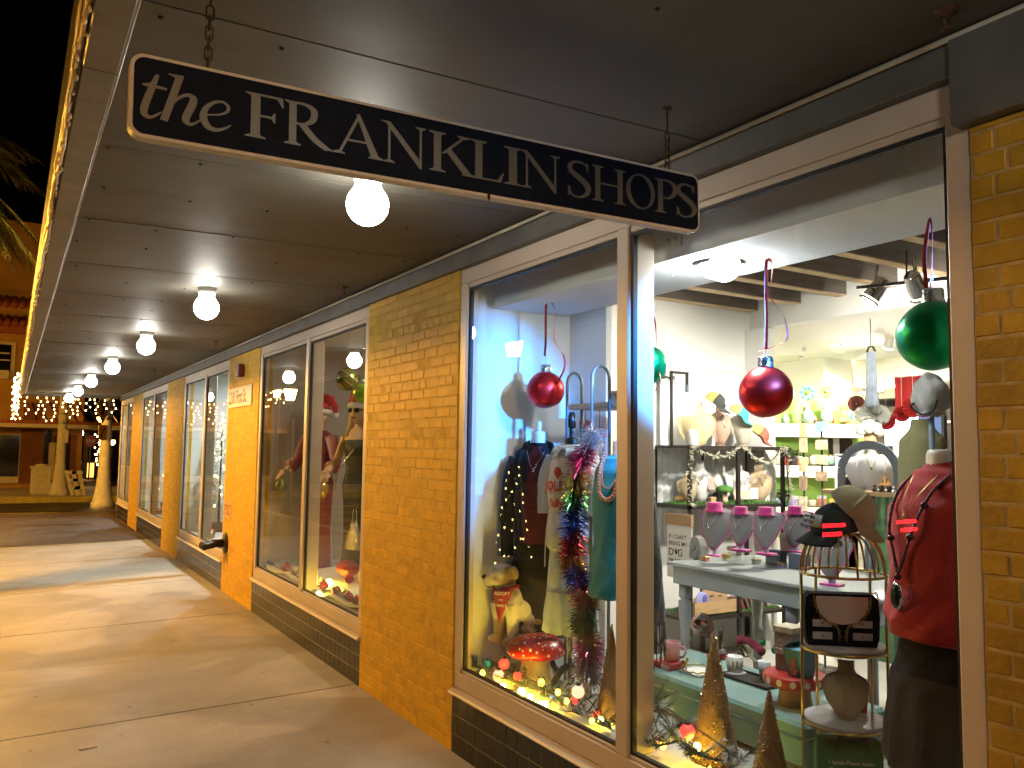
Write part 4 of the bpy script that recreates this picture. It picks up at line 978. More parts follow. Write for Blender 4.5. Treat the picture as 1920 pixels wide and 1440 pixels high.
m=MB(); m.ell((c.x-.122,c.y,1.50),.004,.022,.022,14,10); m.add([(c.x-.118,c.y-.035,1.50),(c.x-.125,c.y,1.46),(c.x-.118,c.y+.035,1.50),(c.x-.13,c.y,1.475)],[(0,1,3),(1,2,3)]); m.build('print_rose',M['printred'],t)
m=MB(); m.tube(bez([(c.x-.03,c.y-.09,1.58),(c.x-.09,c.y-.04,1.5),(c.x-.128,c.y+.03,1.35),(c.x-.13,c.y+.06,1.2),(c.x-.10,c.y+.09,1.02)],6),.003,5); m.build('shoulder_strap',M['denim'],t)
turn([t],c,20)
# teal form
c=V((2.43,3.06,0))
t=thing('dress_form','white headless dress form in a long teal sleeveless top','dress form',(c.x,c.y,ZF),'headless dress forms in the large window')
form_neck(t,c,1.60,1.645,.040,M['skinwhite']); form_stand(t,c,ZF,.95,M['blackform'])
m=MB(); gar(m,c,smooth_rows([(.94,.155,.125,0,0,.035,9,0),(1.05,.148,.12,0,0,.025,7,.4),(1.2,.128,.108,0,0,.02,6,.8),(1.40,.134,.11,-.008,0,.01,5,1),(1.50,.132,.088,0,0,.005,4,0),(1.565,.110,.066,.006,0,0,4,0),(1.585,.066,.052,.01,0,0,4,0)])); m.build('teal_top',M['teal'],t)
m=MB(); rows=[]
for k in range(8):
    f=k/7; rows.append([V((c.x-.02+.012*math.sin(j*1.3+k*.5),c.y+.165-.06*j/6+.02*f,.99-.33*f*(1-.35*j/6))) for j in range(7)])
m.thick(rows,(.006,0,0)); m.build('trailing_hem',M['teal'],t)
M['beads']=mk('wooden_beads',(.42,.26,.14),.45,var=(25,.4),alt=(.5,.22,.2))
def beadneck(name,label,pts,rad,mat,n,extra=None):
    P=bez(pts,12); t=thing(name,label,'necklace',P[len(P)//2])
    L=[0]
    for a,b in zip(P,P[1:]): L.append(L[-1]+(b-a).length)
    m=MB(); tot=L[-1]; nb=n
    for k in range(nb):
        s_=tot*(k+.5)/nb; j=max(i for i in range(len(L)) if L[i]<=s_); j=min(j,len(P)-2)
        f=(s_-L[j])/max(1e-6,L[j+1]-L[j]); p=P[j].lerp(P[j+1],f); q=rad*(.75+.5*math.sin(PI*k/nb)) if extra=='grad' else rad*U(.85,1.1)
        m.ell(p,q,q,q,8,6)
    m.build('bead_strand',mat,t); return t,P
b1=beadneck('necklace','outer wooden bead necklace hanging over the teal top',[(c.x-.045,c.y+.06,1.60),(c.x-.10,c.y+.055,1.50),(c.x-.125,c.y+.035,1.41),(c.x-.128,c.y,1.385),(c.x-.125,c.y-.035,1.41),(c.x-.10,c.y-.055,1.50),(c.x-.045,c.y-.06,1.60)],.0095,M['beads'],34,'grad')
b2=beadneck('necklace','shorter inner bead necklace on the teal top',[(c.x-.045,c.y+.05,1.60),(c.x-.095,c.y+.045,1.51),(c.x-.122,c.y+.02,1.445),(c.x-.122,c.y-.02,1.445),(c.x-.095,c.y-.045,1.51),(c.x-.045,c.y-.05,1.60)],.005,M['beads'],44)
turn([t,b1[0],b2[0]],c,22)
# shawl draped beside the teal form, just right of the post
c=V((2.50,at(1212,1000,X=2.50).y,0))
t=thing('shawl','charcoal fringed knit shawl draped over the teal form, just right of the post','shawl',(c.x,c.y,.6))
M['shawl']=mk('charcoal_knit',(.018,.019,.021),.95,sheen=.15,var=(60,.5),bump=(120,.6))
m=MB(); gar(m,c,smooth_rows([(.84,.085,.075,0,0,.08,6,0),(1.05,.078,.07,0,0,.07,5,.5),(1.3,.06,.055,0,.01,.05,5,.9),(1.48,.045,.045,0,.03,.03,4,0),(1.55,.02,.03,0,.06,0,4,0)])); m.build('shawl_body',M['shawl'],t)
m=MB()
for k in range(46):
    a=2*PI*k/46; x,y=c.x+.076*math.cos(a),c.y+.086*math.sin(a); L_=U(.13,.22); m.tube([(x,y,.86),(x+U(-.008,.008),y+U(-.01,.01),.86-L_*.5),(x+U(-.012,.012),y+U(-.015,.015),.86-L_)],.0028,4)
m.build('fringe',M['shawl'],t)
# red jumper form
c=V((2.47,1.52,0))
t=thing('dress_form','white headless form in a red jumper and black skirt at the right of the window','dress form',(c.x,c.y,ZF),'headless dress forms in the large window')
form_neck(t,c,1.565,1.605,.056,M['skinwhite'],knob=False)
m=MB(); gar(m,c,smooth_rows([(1.045,0.148,0.125,0,0,.02,7,0),(1.06,0.171,0.154,-.005,0,.035,9,.2),(1.11,0.179,0.165,-.008,0,.045,8,.5),(1.2,0.169,0.150,-.006,0,.03,7,.8),(1.33,0.171,0.146,-.012,0,.022,5,.6),(1.43,0.182,0.135,-.008,0,.018,5,.3),(1.50,0.171,0.105,0,0,.010,4,0),(1.545,0.120,0.079,.004,0,.0,4,0),(1.575,0.066,0.058,.008,0,.0,4,0),(1.585,0.060,0.055,.008,0,.0,4,0)])); j=m.build('red_jumper',M['redknit'],t)
m=MB(); gar(m,c,smooth_rows([(.665,0.205,0.177,0,0,.05,11,0),(.74,0.201,0.171,0,0,.045,11,.1),(.9,0.182,0.157,0,0,.035,11,.2),(1.0,0.160,0.139,0,0,.025,9,.3),(1.09,0.139,0.120,0,0,.01,9,.4)])); m.build('black_skirt',M['black'],t)
for s_ in(-1,1):
    m=MB(); m.tube([(c.x,c.y+s_*.055,.85),(c.x-.004,c.y+s_*.052,.62),(c.x,c.y+s_*.048,ZF+.03),(c.x-.02,c.y+s_*.048,ZF+.012)],[.055,.042,.03,.026],14); m.build('form_leg',mk('beige_form',(.62,.48,.30),.5),t)
M['darkbead']=mk('dark_purple_bead',(.045,.012,.02),.25)
zt=1.565
LP=[(c.x-.02,c.y+.065,zt),(c.x-.10,c.y+.06,1.49),(c.x-.143,c.y+.045,1.39),(c.x-.150,c.y+.02,1.30),(c.x-.153,c.y+.006,1.262)]
RP=[(c.x-.153,c.y-.006,1.262),(c.x-.150,c.y-.02,1.30),(c.x-.143,c.y-.05,1.39),(c.x-.10,c.y-.066,1.49),(c.x-.02,c.y-.07,zt)]
tn,P=beadneck('necklace','long dark bead necklace with a black stone pendant over the red jumper',LP+[(c.x-.154,c.y,1.252)]+RP,.0048,M['darkbead'],110)
for q in ((c.x-.148,c.y+.034,1.35),(c.x-.147,c.y-.04,1.36),(c.x-.156,c.y,1.238),(c.x-.118,c.y-.061,1.455)):
    m=MB(); m.ell(q,.0105,.0105,.0105,12,8); m.build('large_bead',M['darkbead'],tn)
m=MB(); m.ell((c.x-.160,c.y,1.182),.008,.024,.042,14,12,fn=lambda d:1+.05*math.sin(6*math.atan2(d.z,d.y))); m.build('pendant_rim',M['foil'],tn)
m=MB(); m.ell((c.x-.165,c.y,1.182),.007,.019,.036,14,12); m.build('pendant_stone',mk('black_geode',(.008,.016,.014),.12,var=(60,.7)),tn)
n2=thing('necklace','fine gold chain necklace lying on the red jumper','necklace',(c.x-.12,c.y,1.44))
m=MB(); m.tube(bez([(c.x-.06,c.y+.045,1.545),(c.x-.115,c.y+.02,1.47),(c.x-.132,c.y,1.425),(c.x-.115,c.y-.02,1.47),(c.x-.06,c.y-.045,1.545)],6),.0012,5); m.ell((c.x-.134,c.y,1.417),.003,.006,.008,8,6); m.build('chain',M['gold'],n2)
for o in (tn,n2): l=V(o.location); o.location=V((c.x+(l.x-c.x)*1.13,c.y+(l.y-c.y)*1.13,l.z)); o.scale=(1.13,1.13,1)
turn([t,tn,n2],c,-18)
# ------------------------------------------------------------------ grey looped stand with a floral parcel
t=thing('looped_stand','tall grey metal stand with looped handles and a pale shelf behind the dress forms','shelf',(2.74,3.62,ZF))
M['greymetal']=mk('grey_blue_metal',(.14,.17,.20),.4,metal=.3)
def ploop(px0,px1,ytop,ybot,Y):
    a=at(px0,ytop,Y=Y);b=at(px1,ytop,Y=Y);r=abs(b.x-a.x)/2; cx_=(a.x+b.x)/2; z=a.z
    pts=[(cx_-r,Y,ZF),(cx_-r,Y,z-r)]+[(cx_-r*math.cos(PI*k/10),Y,z-r+r*1.25*math.sin(PI*k/10)) for k in range(1,10)]+[(cx_+r,Y,z-r),(cx_+r,Y,ZF)]
    m=MB(); m.tube(pts,.0085,8); m.build('looped_frame',M['greymetal'],t); return cx_,r,z
ploop(1064,1091,703,760,3.66); ploop(1110,1143,690,750,3.36)
m=MB(); z=at(1110,752,Y=3.4).z; m.bbox(2.60,3.30,z-.03,2.835,3.74,z,.008); m.build('pale_shelf',M['cream'],t)
g=thing('floral_parcel','floral wrapped parcel lying on the looped grey stand','parcel',(2.72,3.38,z))
def spots_mat(name,base,dots,scale,th=.35,rough=.5):
    m=mk(name,base,rough); nt=m.node_tree;N=nt.nodes;L=nt.links;b=N['Principled BSDF']
    tc=N.new('ShaderNodeTexCoord'); v=N.new('ShaderNodeTexVoronoi'); v.inputs['Scale'].default_value=scale; v.inputs['Randomness'].default_value=.45; L.new(tc.outputs['Object'],v.inputs['Vector'])
    lt=N.new('ShaderNodeMath'); lt.operation='LESS_THAN'; lt.inputs[1].default_value=th; L.new(v.outputs['Distance'],lt.inputs[0])
    cr=N.new('ShaderNodeValToRGB'); cr.color_ramp.interpolation='CONSTANT'; el=cr.color_ramp.elements
    for k,c_ in enumerate(dots):
        e=el[k] if k<2 else el.new(k/len(dots))
        e.position=k/len(dots); e.color=(*c_,1)
    sp=N.new('ShaderNodeSeparateColor'); L.new(v.outputs['Color'],sp.inputs[0]); L.new(sp.outputs[0],cr.inputs['Fac'])
    mx=N.new('ShaderNodeMix'); mx.data_type='RGBA'; L.new(lt.outputs[0],mx.inputs['Factor']); mx.inputs['A'].default_value=(*base,1); L.new(cr.outputs[0],mx.inputs['B']); L.new(mx.outputs['Result'],b.inputs['Base Color']); return m
m=MB(); m.bbox(2.65,3.31,z+.001,2.79,3.45,z+.06,.015); m.build('wrapped_box',spots_mat('floral_paper',(.75,.72,.66),[(.5,.05,.04),(.55,.25,.03),(.1,.25,.06),(.3,.05,.2)],34,.42),g)
for k,(px,py,l) in enumerate(((1098,800,'coral bow hanging from the looped stand, nearer the black neck'),(1124,812,'coral bow hanging from the looped stand, nearer the teal form'))):
    p=at(px,py,X=2.7); q=thing('hanging_bow',l,'bow',p)
    m=MB()
    for s_ in(-1,1): m.thick([[p+V((0,s_*.0,.012)),p+V((0,s_*.0,-.012))],[p+V((-.02,s_*.03,.035)),p+V((-.02,s_*.03,-.03))],[p+V((.0,s_*.06,.028)),p+V((0,s_*.06,-.024))]],(.004,0,0))
    m.thick([[p+V((0,-.012,-.01)),p+V((0,.012,-.01))],[p+V((-.01,.0,-.07)),p+V((-.01,.03,-.07))],[p+V((0,.02,-.12)),p+V((0,.05,-.11))]],(.003,0,0)); m.build('bow_ribbon',mk('coral_ribbon_%d'%k,(.62,.16,.11),.5),q)
    m=MB(); m.tube([p,p+V((0,0,z-.03-p.z))],.002,5); m.build('bow_cord',M['screw'],q)
# ------------------------------------------------------------------ plush dog on a toadstool
tc_=at(1005,1232,X=2.43); tc_.z=ZF
s1=mpp(V((2.43,tc_.y,.55)))
t=thing('toadstool','red and white spotted toadstool stool with a thick cream stem','stool',tc_)
M['toad']=spots_mat('red_white_dots',(.40,.012,.010),[(.78,.74,.68)]*2,36,.27,.3)
m=MB(); m.lathe([(.085,ZF+.001),(.088,ZF+.03),(.078,ZF+.07),(.074,ZF+.125)],(tc_.x,tc_.y,0),26); m.build('stem',mk('cream_stem',(.58,.46,.30),.7),t)
m=MB(); m.lathe([(.0,ZF+.118),(.08,ZF+.118),(.142,ZF+.122),(.158,ZF+.138),(.155,ZF+.16),(.135,ZF+.196),(.09,ZF+.224),(.04,ZF+.234),(0,ZF+.236)],(tc_.x,tc_.y,0),36); m.build('cap',M['toad'],t)
D=at(985,1150,X=2.44); fu=V((-.857,.515,0)); fs=V((-.515,-.857,0)); k_=mpp(D)
def dg(px,py,w=0): return D+fu*((985-px)*k_)+V((0,0,1))*((1150-py)*k_)+fs*(w*k_)
zs=ZF+.236
t=thing('plush_dog','cream and tan plush bulldog with a red bandana sitting on the spotted toadstool','plush toy',(D.x,D.y,zs))
m=MB()
def E_(px,py,w,a,b,c_,rz=0):
    rot=Matrix((fu,V((0,0,1)),fs)).transposed()
    m.ell(dg(px,py,w),a*k_*1.13,b*k_*1.1,c_*k_*1.13,18,12,rot=rot@Matrix.Rotation(math.radians(rz),3,'Z'))
E_(962,1128,0,23,32,22,0); E_(985,1143,0,30,27,23,20); E_(1005,1153,0,25,21,23); E_(950,1110,0,20,22,19)
E_(940,1082,0,25,22,21,10); E_(923,1087,0,15,14,15); E_(916,1090,4,10,12,9); E_(921,1099,0,13,7,12); E_(957,1075,-16,8,12,5,-20); E_(962,1073,16,8,13,5,-20)
for w,px in((15,962),(-13,936)):
    m.tube([dg(px-4,1130,w),dg(px,1165,w),dg(px,1192,w)],[15*k_,12*k_,11*k_],12); E_(px-5,1199,w,15,9,11)
for w in(17,-15): E_(1005,1160,w,22,16,13); E_(998,1174,w*1.25,19,10,10)
o=m.build('body',M['brick'],t); remesh(o,.0055,5)
def plush_mat():
    m_=mk('plush_fur',(.60,.46,.28),.95,sheen=.6,bump=(160,.5)); nt=m_.node_tree;N=nt.nodes;L=nt.links;b=N['Principled BSDF']
    tc=N.new('ShaderNodeTexCoord'); n=N.new('ShaderNodeTexNoise'); n.inputs['Scale'].default_value=7; n.inputs['Detail'].default_value=2; L.new(tc.outputs['Object'],n.inputs['Vector'])
    r=N.new('ShaderNodeValToRGB'); r.color_ramp.elements[0].position=.46; r.color_ramp.elements[1].position=.56; r.color_ramp.elements[0].color=(.76,.69,.56,1); r.color_ramp.elements[1].color=(.34,.22,.10,1)
    L.new(n.outputs['Fac'],r.inputs['Fac']); L.new(r.outputs[0],b.inputs['Base Color']); return m_
o.data.materials[0]=plush_mat()
m=MB(); m.ell(dg(908,1083,4),6*k_,6*k_,5*k_,12,8); m.build('nose',M['blackform'],t)
for w in(15,-12):
    m=MB(); m.ell(dg(932,1076,w),3.2*k_,3.2*k_,3.2*k_,10,8); m.build('eye',M['blackform'],t)
m=MB(); m.tube([dg(910,1098,8),dg(918,1102,13),dg(928,1098,16)],1.6*k_,6); m.build('mouth_stitch',M['blackform'],t)
M['bandana']=mk('red_bandana',(.36,.015,.018),.8,var=(20,.15))
m=MB(); rows=[]
for j in range(7):
    f=j/6; a_,b_,c_=dg(921,1100,8),dg(941,1104,29),dg(966,1093,27); tip=dg(936,1166,19)
    rows.append([(a_.lerp(b_,q/4) if q<=4 else b_.lerp(c_,(q-4)/4)).lerp(tip,f)+fs*(.004*math.sin(q*1.2)*(1-f)) for q in range(9)])
m.thick(rows,fs*.002); m.tube([dg(955+22*math.cos(a)*-1,1100+4*math.cos(a),23*math.sin(a)) for a in [2*PI*q/16 for q in range(16)]],3.2*k_,6,closed=True); m.build('bandana',M['bandana'],t)
ux=(-fu*.95+fs*.2).normalized()
for k,(b_,px,py,sz_) in enumerate((('ADOPT',941,1112,.026),('my',939,1122,.020),('FAMILY',939,1133,.020))):
    m=text_mesh(b_,sz_,dg(px,py,31.5),ux,V((0,0,1)),(0,0,0),.0004,align='CENTER'); m.build('bandana_text',M['signwhite'],t)
# ------------------------------------------------------------------ tinsel, cones, pine garland and string lights along the glass
rn=random.Random(21)
TC=[(.75,.75,.78),(.55,.03,.10),(.65,.42,.08),(.06,.22,.06),(.04,.10,.45),(.55,.02,.03),(.62,.38,.06),(.05,.08,.4),(.5,.03,.05),(.05,.2,.08),(.6,.4,.1),(.45,.05,.2),(.7,.7,.72)]
M['tin']=[mk('tinsel_%s'%n,TC[i],.22,metal=.9) for i,n in enumerate(('silver','pink','gold','green','blue','red','amber','indigo','crimson','moss','brass','magenta','steel'))]
def tinsel(label,path,R,n,bands):
    P=bez(path,14); t=thing('tinsel_garland',label,'tinsel',P[-1])
    per=max(1,len(P)//bands); b=0; i=0
    while i<len(P)-1:
        j=min(i+per,len(P)-1); m=MB()
        for _ in range(int(n*(j-i)/len(P))):
            f=rn.uniform(i,j); a=int(min(f,len(P)-2)); p=P[a].lerp(P[a+1],f-a)
            d=V((rn.gauss(0,1),rn.gauss(0,1),rn.gauss(0,1))).normalized(); L_=R*rn.uniform(.6,1.1); s_=d.orthogonal().normalized()*.0019
            e=p+d*L_+V((0,0,-.15*L_)); mdl=p.lerp(e,.5)+V((0,0,.006)); m.add([p-s_,p+s_,mdl+s_,mdl-s_,e+s_*.6,e-s_*.6],[(0,1,2,3),(3,2,4,5)])
        m.build('tinsel_band',M['tin'][b%13],t); b+=1; i=j
    m=MB(); m.tube(P,.002,5); m.build('wire',M['galv'],t)
X=2.33
tinsel('thick multicoloured tinsel garland winding down between the denim and teal forms',[at(1112,812,X=2.42),at(1098,850,X=2.36),at(1080,900,X=X),at(1078,940,X=X),at(1076,1000,X=X),at(1072,1050,X=X),at(1085,1085,X=X),at(1098,1130,X=X),at(1092,1175,X=X),at(1105,1215,X=X),at(1098,1250,X=X),at(1112,1275,X=X)],.08,7000,13)
tinsel('narrow tinsel garland hanging just right of the blue lit post',[at(1206,870,X=2.44),at(1207,960,X=2.44),at(1206,1050,X=2.44),at(1207,1130,X=2.44),at(1209,1200,X=2.44)],.03,900,9)
M['glitter']=mk('gold_glitter',(.62,.42,.20),.25,metal=.85,tone=1.0)
M['glitterbase']=mk('gold_cone_base',(.26,.15,.06),.6,metal=.5,bump=(300,1.0))
def glitter_cone(tip,base,r,label,n):
    tip=V(tip);base=V(base); t=thing('glitter_cone_tree',label,'cone tree',base,'gold glitter cone trees')
    h=tip.z-base.z; m=MB(); m.lathe([(r,base.z),(r*.98,base.z+.01)]+[(r*(1-f)*1.0+.004,base.z+h*f) for f in(.1,.3,.5,.7,.9)]+[(.005,base.z+h*.97),(.0,base.z+h)],(base.x,base.y,0),22); m.build('cone_core',M['glitterbase'],t)
    m=MB(); rg=random.Random(n); m.usecol=True
    for _ in range(n*2):
        m.cc=rg.choice((.25,.45,.8,1.2,2.2)); f=1-math.sqrt(rg.random()); a=rg.uniform(0,2*PI); q=r*(1-f)+.003; c=V((base.x+math.cos(a)*q,base.y+math.sin(a)*q,base.z+h*f))
        u=V((rg.gauss(0,1),rg.gauss(0,1),rg.gauss(0,1))).normalized(); v=u.orthogonal().normalized(); s_=rg.uniform(.002,.0048); m.add([c-u*s_,c+v*s_,c+u*s_,c-v*s_],[(0,1,2,3)])
    m.build('glitter',M['glitter'],t)
b=at(1340,1432,X=2.42); b.z=ZF; tp=at(1357,1190,X=2.42); tp.x,tp.y=b.x,b.y; glitter_cone(tp,b,.092,'tall gold glitter cone tree in front of the teal bench',2600)
b=at(1444,1452,X=2.38); b.z=ZF; tp=at(1447,1292,X=2.38); tp.x,tp.y=b.x,b.y; glitter_cone(tp,b,.068,'shorter gold glitter cone tree to the right of the tall one',1900)
b=at(1146,1330,X=2.36); b.z=ZF; tp=at(1148,1170,X=2.36); tp.x,tp.y=b.x,b.y; glitter_cone(tp,b,.066,'gold glitter cone tree partly behind the window post',1700)
M['pine']=mk('pine_needles',(.045,.085,.035),.7,var=(20,.4))
M['pinesnow']=mk('frosted_needles',(.50,.54,.50),.8,var=(20,.2))
M['twig']=mk('brown_twig',(.07,.045,.03),.8)
def sprig(mb,mt,p,d,L,nl,rg):
    p=V(p);d=V(d).normalized(); side=d.orthogonal().normalized(); e=p+d*L; mt.tube([p,p+d*L*.5+V((0,0,-.004)),e],[.0035,.0028,.001],5)
    for k in range(int(L*900)):
        f=rg.uniform(.05,1); q=p+d*L*f; a=rg.uniform(0,2*PI); r=(Matrix.Rotation(a,3,d)@side)
        dd=(d*.75+r*.8).normalized(); ll=nl*rg.uniform(.7,1.15)*(1-.3*f); w=dd.orthogonal().normalized()*.0011
        mb.add([q-w,q+w,q+dd*ll],[(0,1,2)])
def garland(label,spots,seed,cat='garland'):
    rg=random.Random(seed); P=[V(s_) for s_ in spots]; c=P[0]
    t=thing('pine_garland',label,cat,c); g=MB();s_=MB();tw=MB()
    for i,p in enumerate(P):
        for q in range(4):
            a=rg.uniform(0,2*PI); d=V((math.cos(a)*.8-.1,math.sin(a),rg.uniform(.15,1.2)))
            sprig(s_ if rg.random()<.45 else g,tw,p+V((0,0,.01)),d,rg.uniform(.06,.125),.038,rg)
    tw.tube([p+V((0,0,.012)) for p in P],.004,6)
    g.build('green_needles',M['pine'],t); s_.build('frosted_needles',M['pinesnow'],t); tw.build('stem',M['twig'],t); return t
def gpt(px,py,X): p=at(px,py,X=X); p.z=max(p.z,ZF+.006); return p
L1=[gpt(px,py,X) for px,py,X in ((893,1255,2.22),(915,1262,2.24),(935,1272,2.25),(950,1285,2.25),(968,1292,2.25),(985,1302,2.25),(1003,1310,2.24),(1022,1318,2.24),(1040,1325,2.25),(1058,1330,2.26),(1075,1345,2.25),(1095,1350,2.25),(1112,1362,2.25),(1130,1372,2.25),(1148,1385,2.25),(960,1262,2.32),(1040,1300,2.33),(1060,1292,2.35),(1090,1320,2.33))]
garland('frosted pine garland with coloured bulbs lying along the left pane',L1,5)
L2=[gpt(px,py,X) for px,py,X in ((1212,1330,2.32),(1225,1340,2.32),(1240,1335,2.34),(1215,1400,2.22),(1235,1405,2.24),(1255,1400,2.26),(1275,1395,2.26),(1295,1415,2.24),(1315,1420,2.25),(1340,1430,2.24),(1365,1435,2.25),(1390,1430,2.26),(1228,1318,2.36),(1262,1370,2.3))]
garland('frosted pine garland lying at the foot of the glitter cones',L2,9)
BC={'red':((1,.03,.02),3.2),'green':((.02,.45,.16),.7),'pink':((1,.42,.25),2.0),'yellow':((1,.68,.05),260.0),'blue':((.08,.25,.8),1.0),'dimyellow':((1,.62,.06),9.0)}
M['bulb']={k:mk('bulb_'+k,tuple(min(.8,c*.8+.05) for c in v[0]),.25,emit=v[0],es=v[1]) for k,v in BC.items()}
def light_string(label,items,X0,cat='string lights'):
    pts=[];t=None
    for (px,py,r,k) in items: pts.append((gpt2(px,py,X0),r,k))
    t=thing('light_string',label,cat,pts[0][0])
    m=MB(); m.tube(bez([p+V((.02,0,-.012 if p.z>ZF+.05 else .004)) for p,_,_ in pts],5),.0028,6); m.build('cord',M['cordgreen'],t)
    for p,r,k in pts:
        q=r*mpp(p); m=MB(); m.ell(p,q,q,q*(1.0 if 'yellow' not in k else 1.25),16,12); b=m.build('bulb',M['bulb'][k],t); b['label']={'red':'glowing red round bulb','green':'green round bulb','pink':'pale pink round bulb','yellow':'bright yellow lit bulb','blue':'blue round bulb','dimyellow':'soft yellow bulb'}[k]
        m=MB(); m.lathe([(q*.35,0),(q*.35,q*.4),(q*.2,q*.55)],p+V((.0,0,q*.85)),8); m.build('bulb_socket',M['cordgreen'],b)
def gpt2(px,py,X0):
    p=at(px,py,X=X0); 
    if p.z<ZF+.03: p=at(px,py,Z=ZF+.03)
    if p.x<2.175: p=at(px,py,X=2.178)
    return p
light_string('string of coloured bulbs in the pine garland of the left pane',[(913,1245,7,'green'),(945,1245,10,'red'),(935,1267,11,'pink'),(970,1268,8,'red'),(943,1290,7,'yellow'),(978,1298,7,'yellow'),(1015,1280,6,'dimyellow'),(1010,1300,8,'red'),(993,1310,7,'yellow'),(1014,1309,6,'green'),(1007,1323,7,'yellow'),(1021,1322,7,'yellow'),(1035,1308,5,'blue'),(1046,1298,5,'dimyellow'),(1063,1314,5,'dimyellow'),(1076,1314,7,'red'),(1084,1297,12,'pink'),(1118,1341,8,'red'),(1110,1352,5,'dimyellow'),(1126,1350,5,'yellow'),(905,1262,5,'dimyellow')],2.26)
light_string('string of coloured bulbs by the glitter cones in the right pane',[(1212,1322,6,'blue'),(1231,1385,10,'pink'),(1243,1398,6,'dimyellow'),(1289,1372,14,'red'),(1307,1401,7,'yellow')],2.28)
# kerbside topiary with fairy lights (mirrored in the left pane)
t=thing('lit_shrub','dark kerbside cone shrub with fairy lights, mirrored over the black coat form','shrub',(-1.25,9.1,-.1))
m=MB(); m.lathe([(.2,-.1),(.24,.22),(.22,.24),(0,.22)],(-1.25,9.1,0),18); m.build('planter',M['lampiron'],t)
m=MB(); rg=random.Random(3)
for k in range(900):
    f=rg.random(); a=rg.uniform(0,2*PI); q=.24*(1-f*.75)*rg.uniform(.5,1); p=V((-1.25+q*math.cos(a),9.1+q*math.sin(a),.2+1.25*f)); d=V((math.cos(a),math.sin(a),rg.uniform(-.4,.6))); w=d.orthogonal().normalized()*.016; m.add([p-w,p+d*.035,p+w,p-d*.02],[(0,1,2,3)])
m.build('foliage',M['leaf'],t)
bulbs(t,[V((-1.25+.25*(1-.75*k/36)*math.cos(k*1.9),9.1+.25*(1-.75*k/36)*math.sin(k*1.9),.2+k*.034)) for k in range(36)],.011,M['fairy'])
# ------------------------------------------------------------------ teal bench and its goods
M['bench']=mk('teal_velvet',(.10,.24,.22),.7,sheen=.5,var=(6,.12))
BZ=.59; b0_=set(o.name for o in bpy.data.objects)

t=thing('teal_bench','long teal upholstered bench loaded with gifts behind the glitter cones','bench',(2.83,2.7,.41))
m=MB(); m.bbox(2.60,2.165,BZ-.06,3.08,3.30,BZ,.02); m.build('bench_cushion',M['bench'],t)
m=MB(); m.bbox(2.615,2.18,.425,3.065,3.285,BZ-.0605,.008); m.build('bench_base',M['bench'],t)
m=MB(); m.tube([(2.602,2.175,BZ-.058),(2.602,3.29,BZ-.058)],.004,6); m.build('piping',M['bench'],t)
for x,y in((2.66,2.22),(3.02,2.22),(2.66,3.24),(3.02,3.24)):
    m=MB(); m.tube([(x,y,.4085),(x,y,.43)],[.02,.024],10); m.build('bench_leg',M['wood'],t)
def onb(px,py,z=None): return at(px,py,Z=BZ if z is None else z)
p=onb(1249,1252); w=.058
RB=mk('red_gift_box',(.36,.03,.035),.55)
t=thing('red_gift_box','flat red printed gift box under the pink mug on the bench','box',p)
m=MB(); m.bbox(p.x-.045,p.y-.07,BZ+.0005,p.x+.075,p.y+.07,BZ+.037,.004); m.build('box_lid',RB,t)
m=MB(); m.bbox(p.x-.0462,p.y-.069,BZ+.004,p.x-.0452,p.y-.01,BZ+.03,.0004); m.ell((p.x+.02,p.y+.02,BZ+.0372),.02,.03,.0006,10,4); m.build('box_label',mk('pale_pink_print',(.7,.5,.46),.6),t)
q=V((p.x+.03,p.y-.01,BZ+.038))
t=thing('pink_mug','pink ceramic mug standing on the red gift box','mug',q)
MG=mk('pink_ceramic',(.50,.22,.22),.35)
m=MB(); m.lathe([(.0,0),(.036,.0),(.042,.008),(.044,.10),(.041,.102),(.039,.1),(.037,.012),(.0,.01)],q,24); m.build('mug_body',MG,t)
m=MB(); hd=V((.5,-.86,0)); m.tube([q+hd*.042+V((0,0,.08)),q+hd*.068+V((0,0,.076)),q+hd*.075+V((0,0,.05)),q+hd*.062+V((0,0,.026)),q+hd*.042+V((0,0,.022))],.007,8); m.build('mug_handle',MG,t)
p=onb(1310,1262)
t=thing('gilt_tray','small square cream dish with scalloped gold rim on the bench','dish',p)
m=MB(); s_=.075; m.bbox(p.x-s_,p.y-s_,BZ+.001,p.x+s_,p.y+s_,BZ+.012,.004); m.build('dish_base',M['cream'],t)
m=MB(); m.tube([(p.x+s_*math.cos(a)*1.25*(1+.04*math.cos(10*a)),p.y+s_*math.sin(a)*1.25*(1+.04*math.cos(10*a)),BZ+.022+.004*math.cos(12*a)) for a in [2*PI*k/48 for k in range(48)]],.004,6,closed=True); m.build('gold_rim',M['gold'],t)
q=p+V((-.045,.05,.014)); m=MB(); m.ell(q+V((0,0,.035)),.012,.02,.014,10,8); m.tube([q+V((0,.012,.03)),q+V((0,.018,.0))],.004,6); m.tube([q+V((0,-.012,.03)),q+V((0,-.018,.0))],.004,6); m.tube([q+V((0,-.018,.04)),q+V((0,-.028,.06))],[.007,.006],6); m.ell(q+V((-.004,-.032,.062)),.006,.011,.007,8,6)
mo=m.build('gold_figurine',M['gold']); tag(mo,'tiny gold animal figurine standing on the cream gilt dish','figurine')
p=onb(1378,1262)
t=thing('candle_jar','white candle jar with gold printed pattern on a small saucer','candle',p)
m=MB(); m.lathe([(.0,.001),(.055,.001),(.06,.008),(.0,.009)],p,26); m.build('saucer',M['porcelain'],t)
m=MB(); m.lathe([(.036,.009),(.043,.016),(.043,.088),(.040,.09),(.038,.085),(.0,.084)],p,26); m.build('jar',M['porcelain'],t)
m=MB()
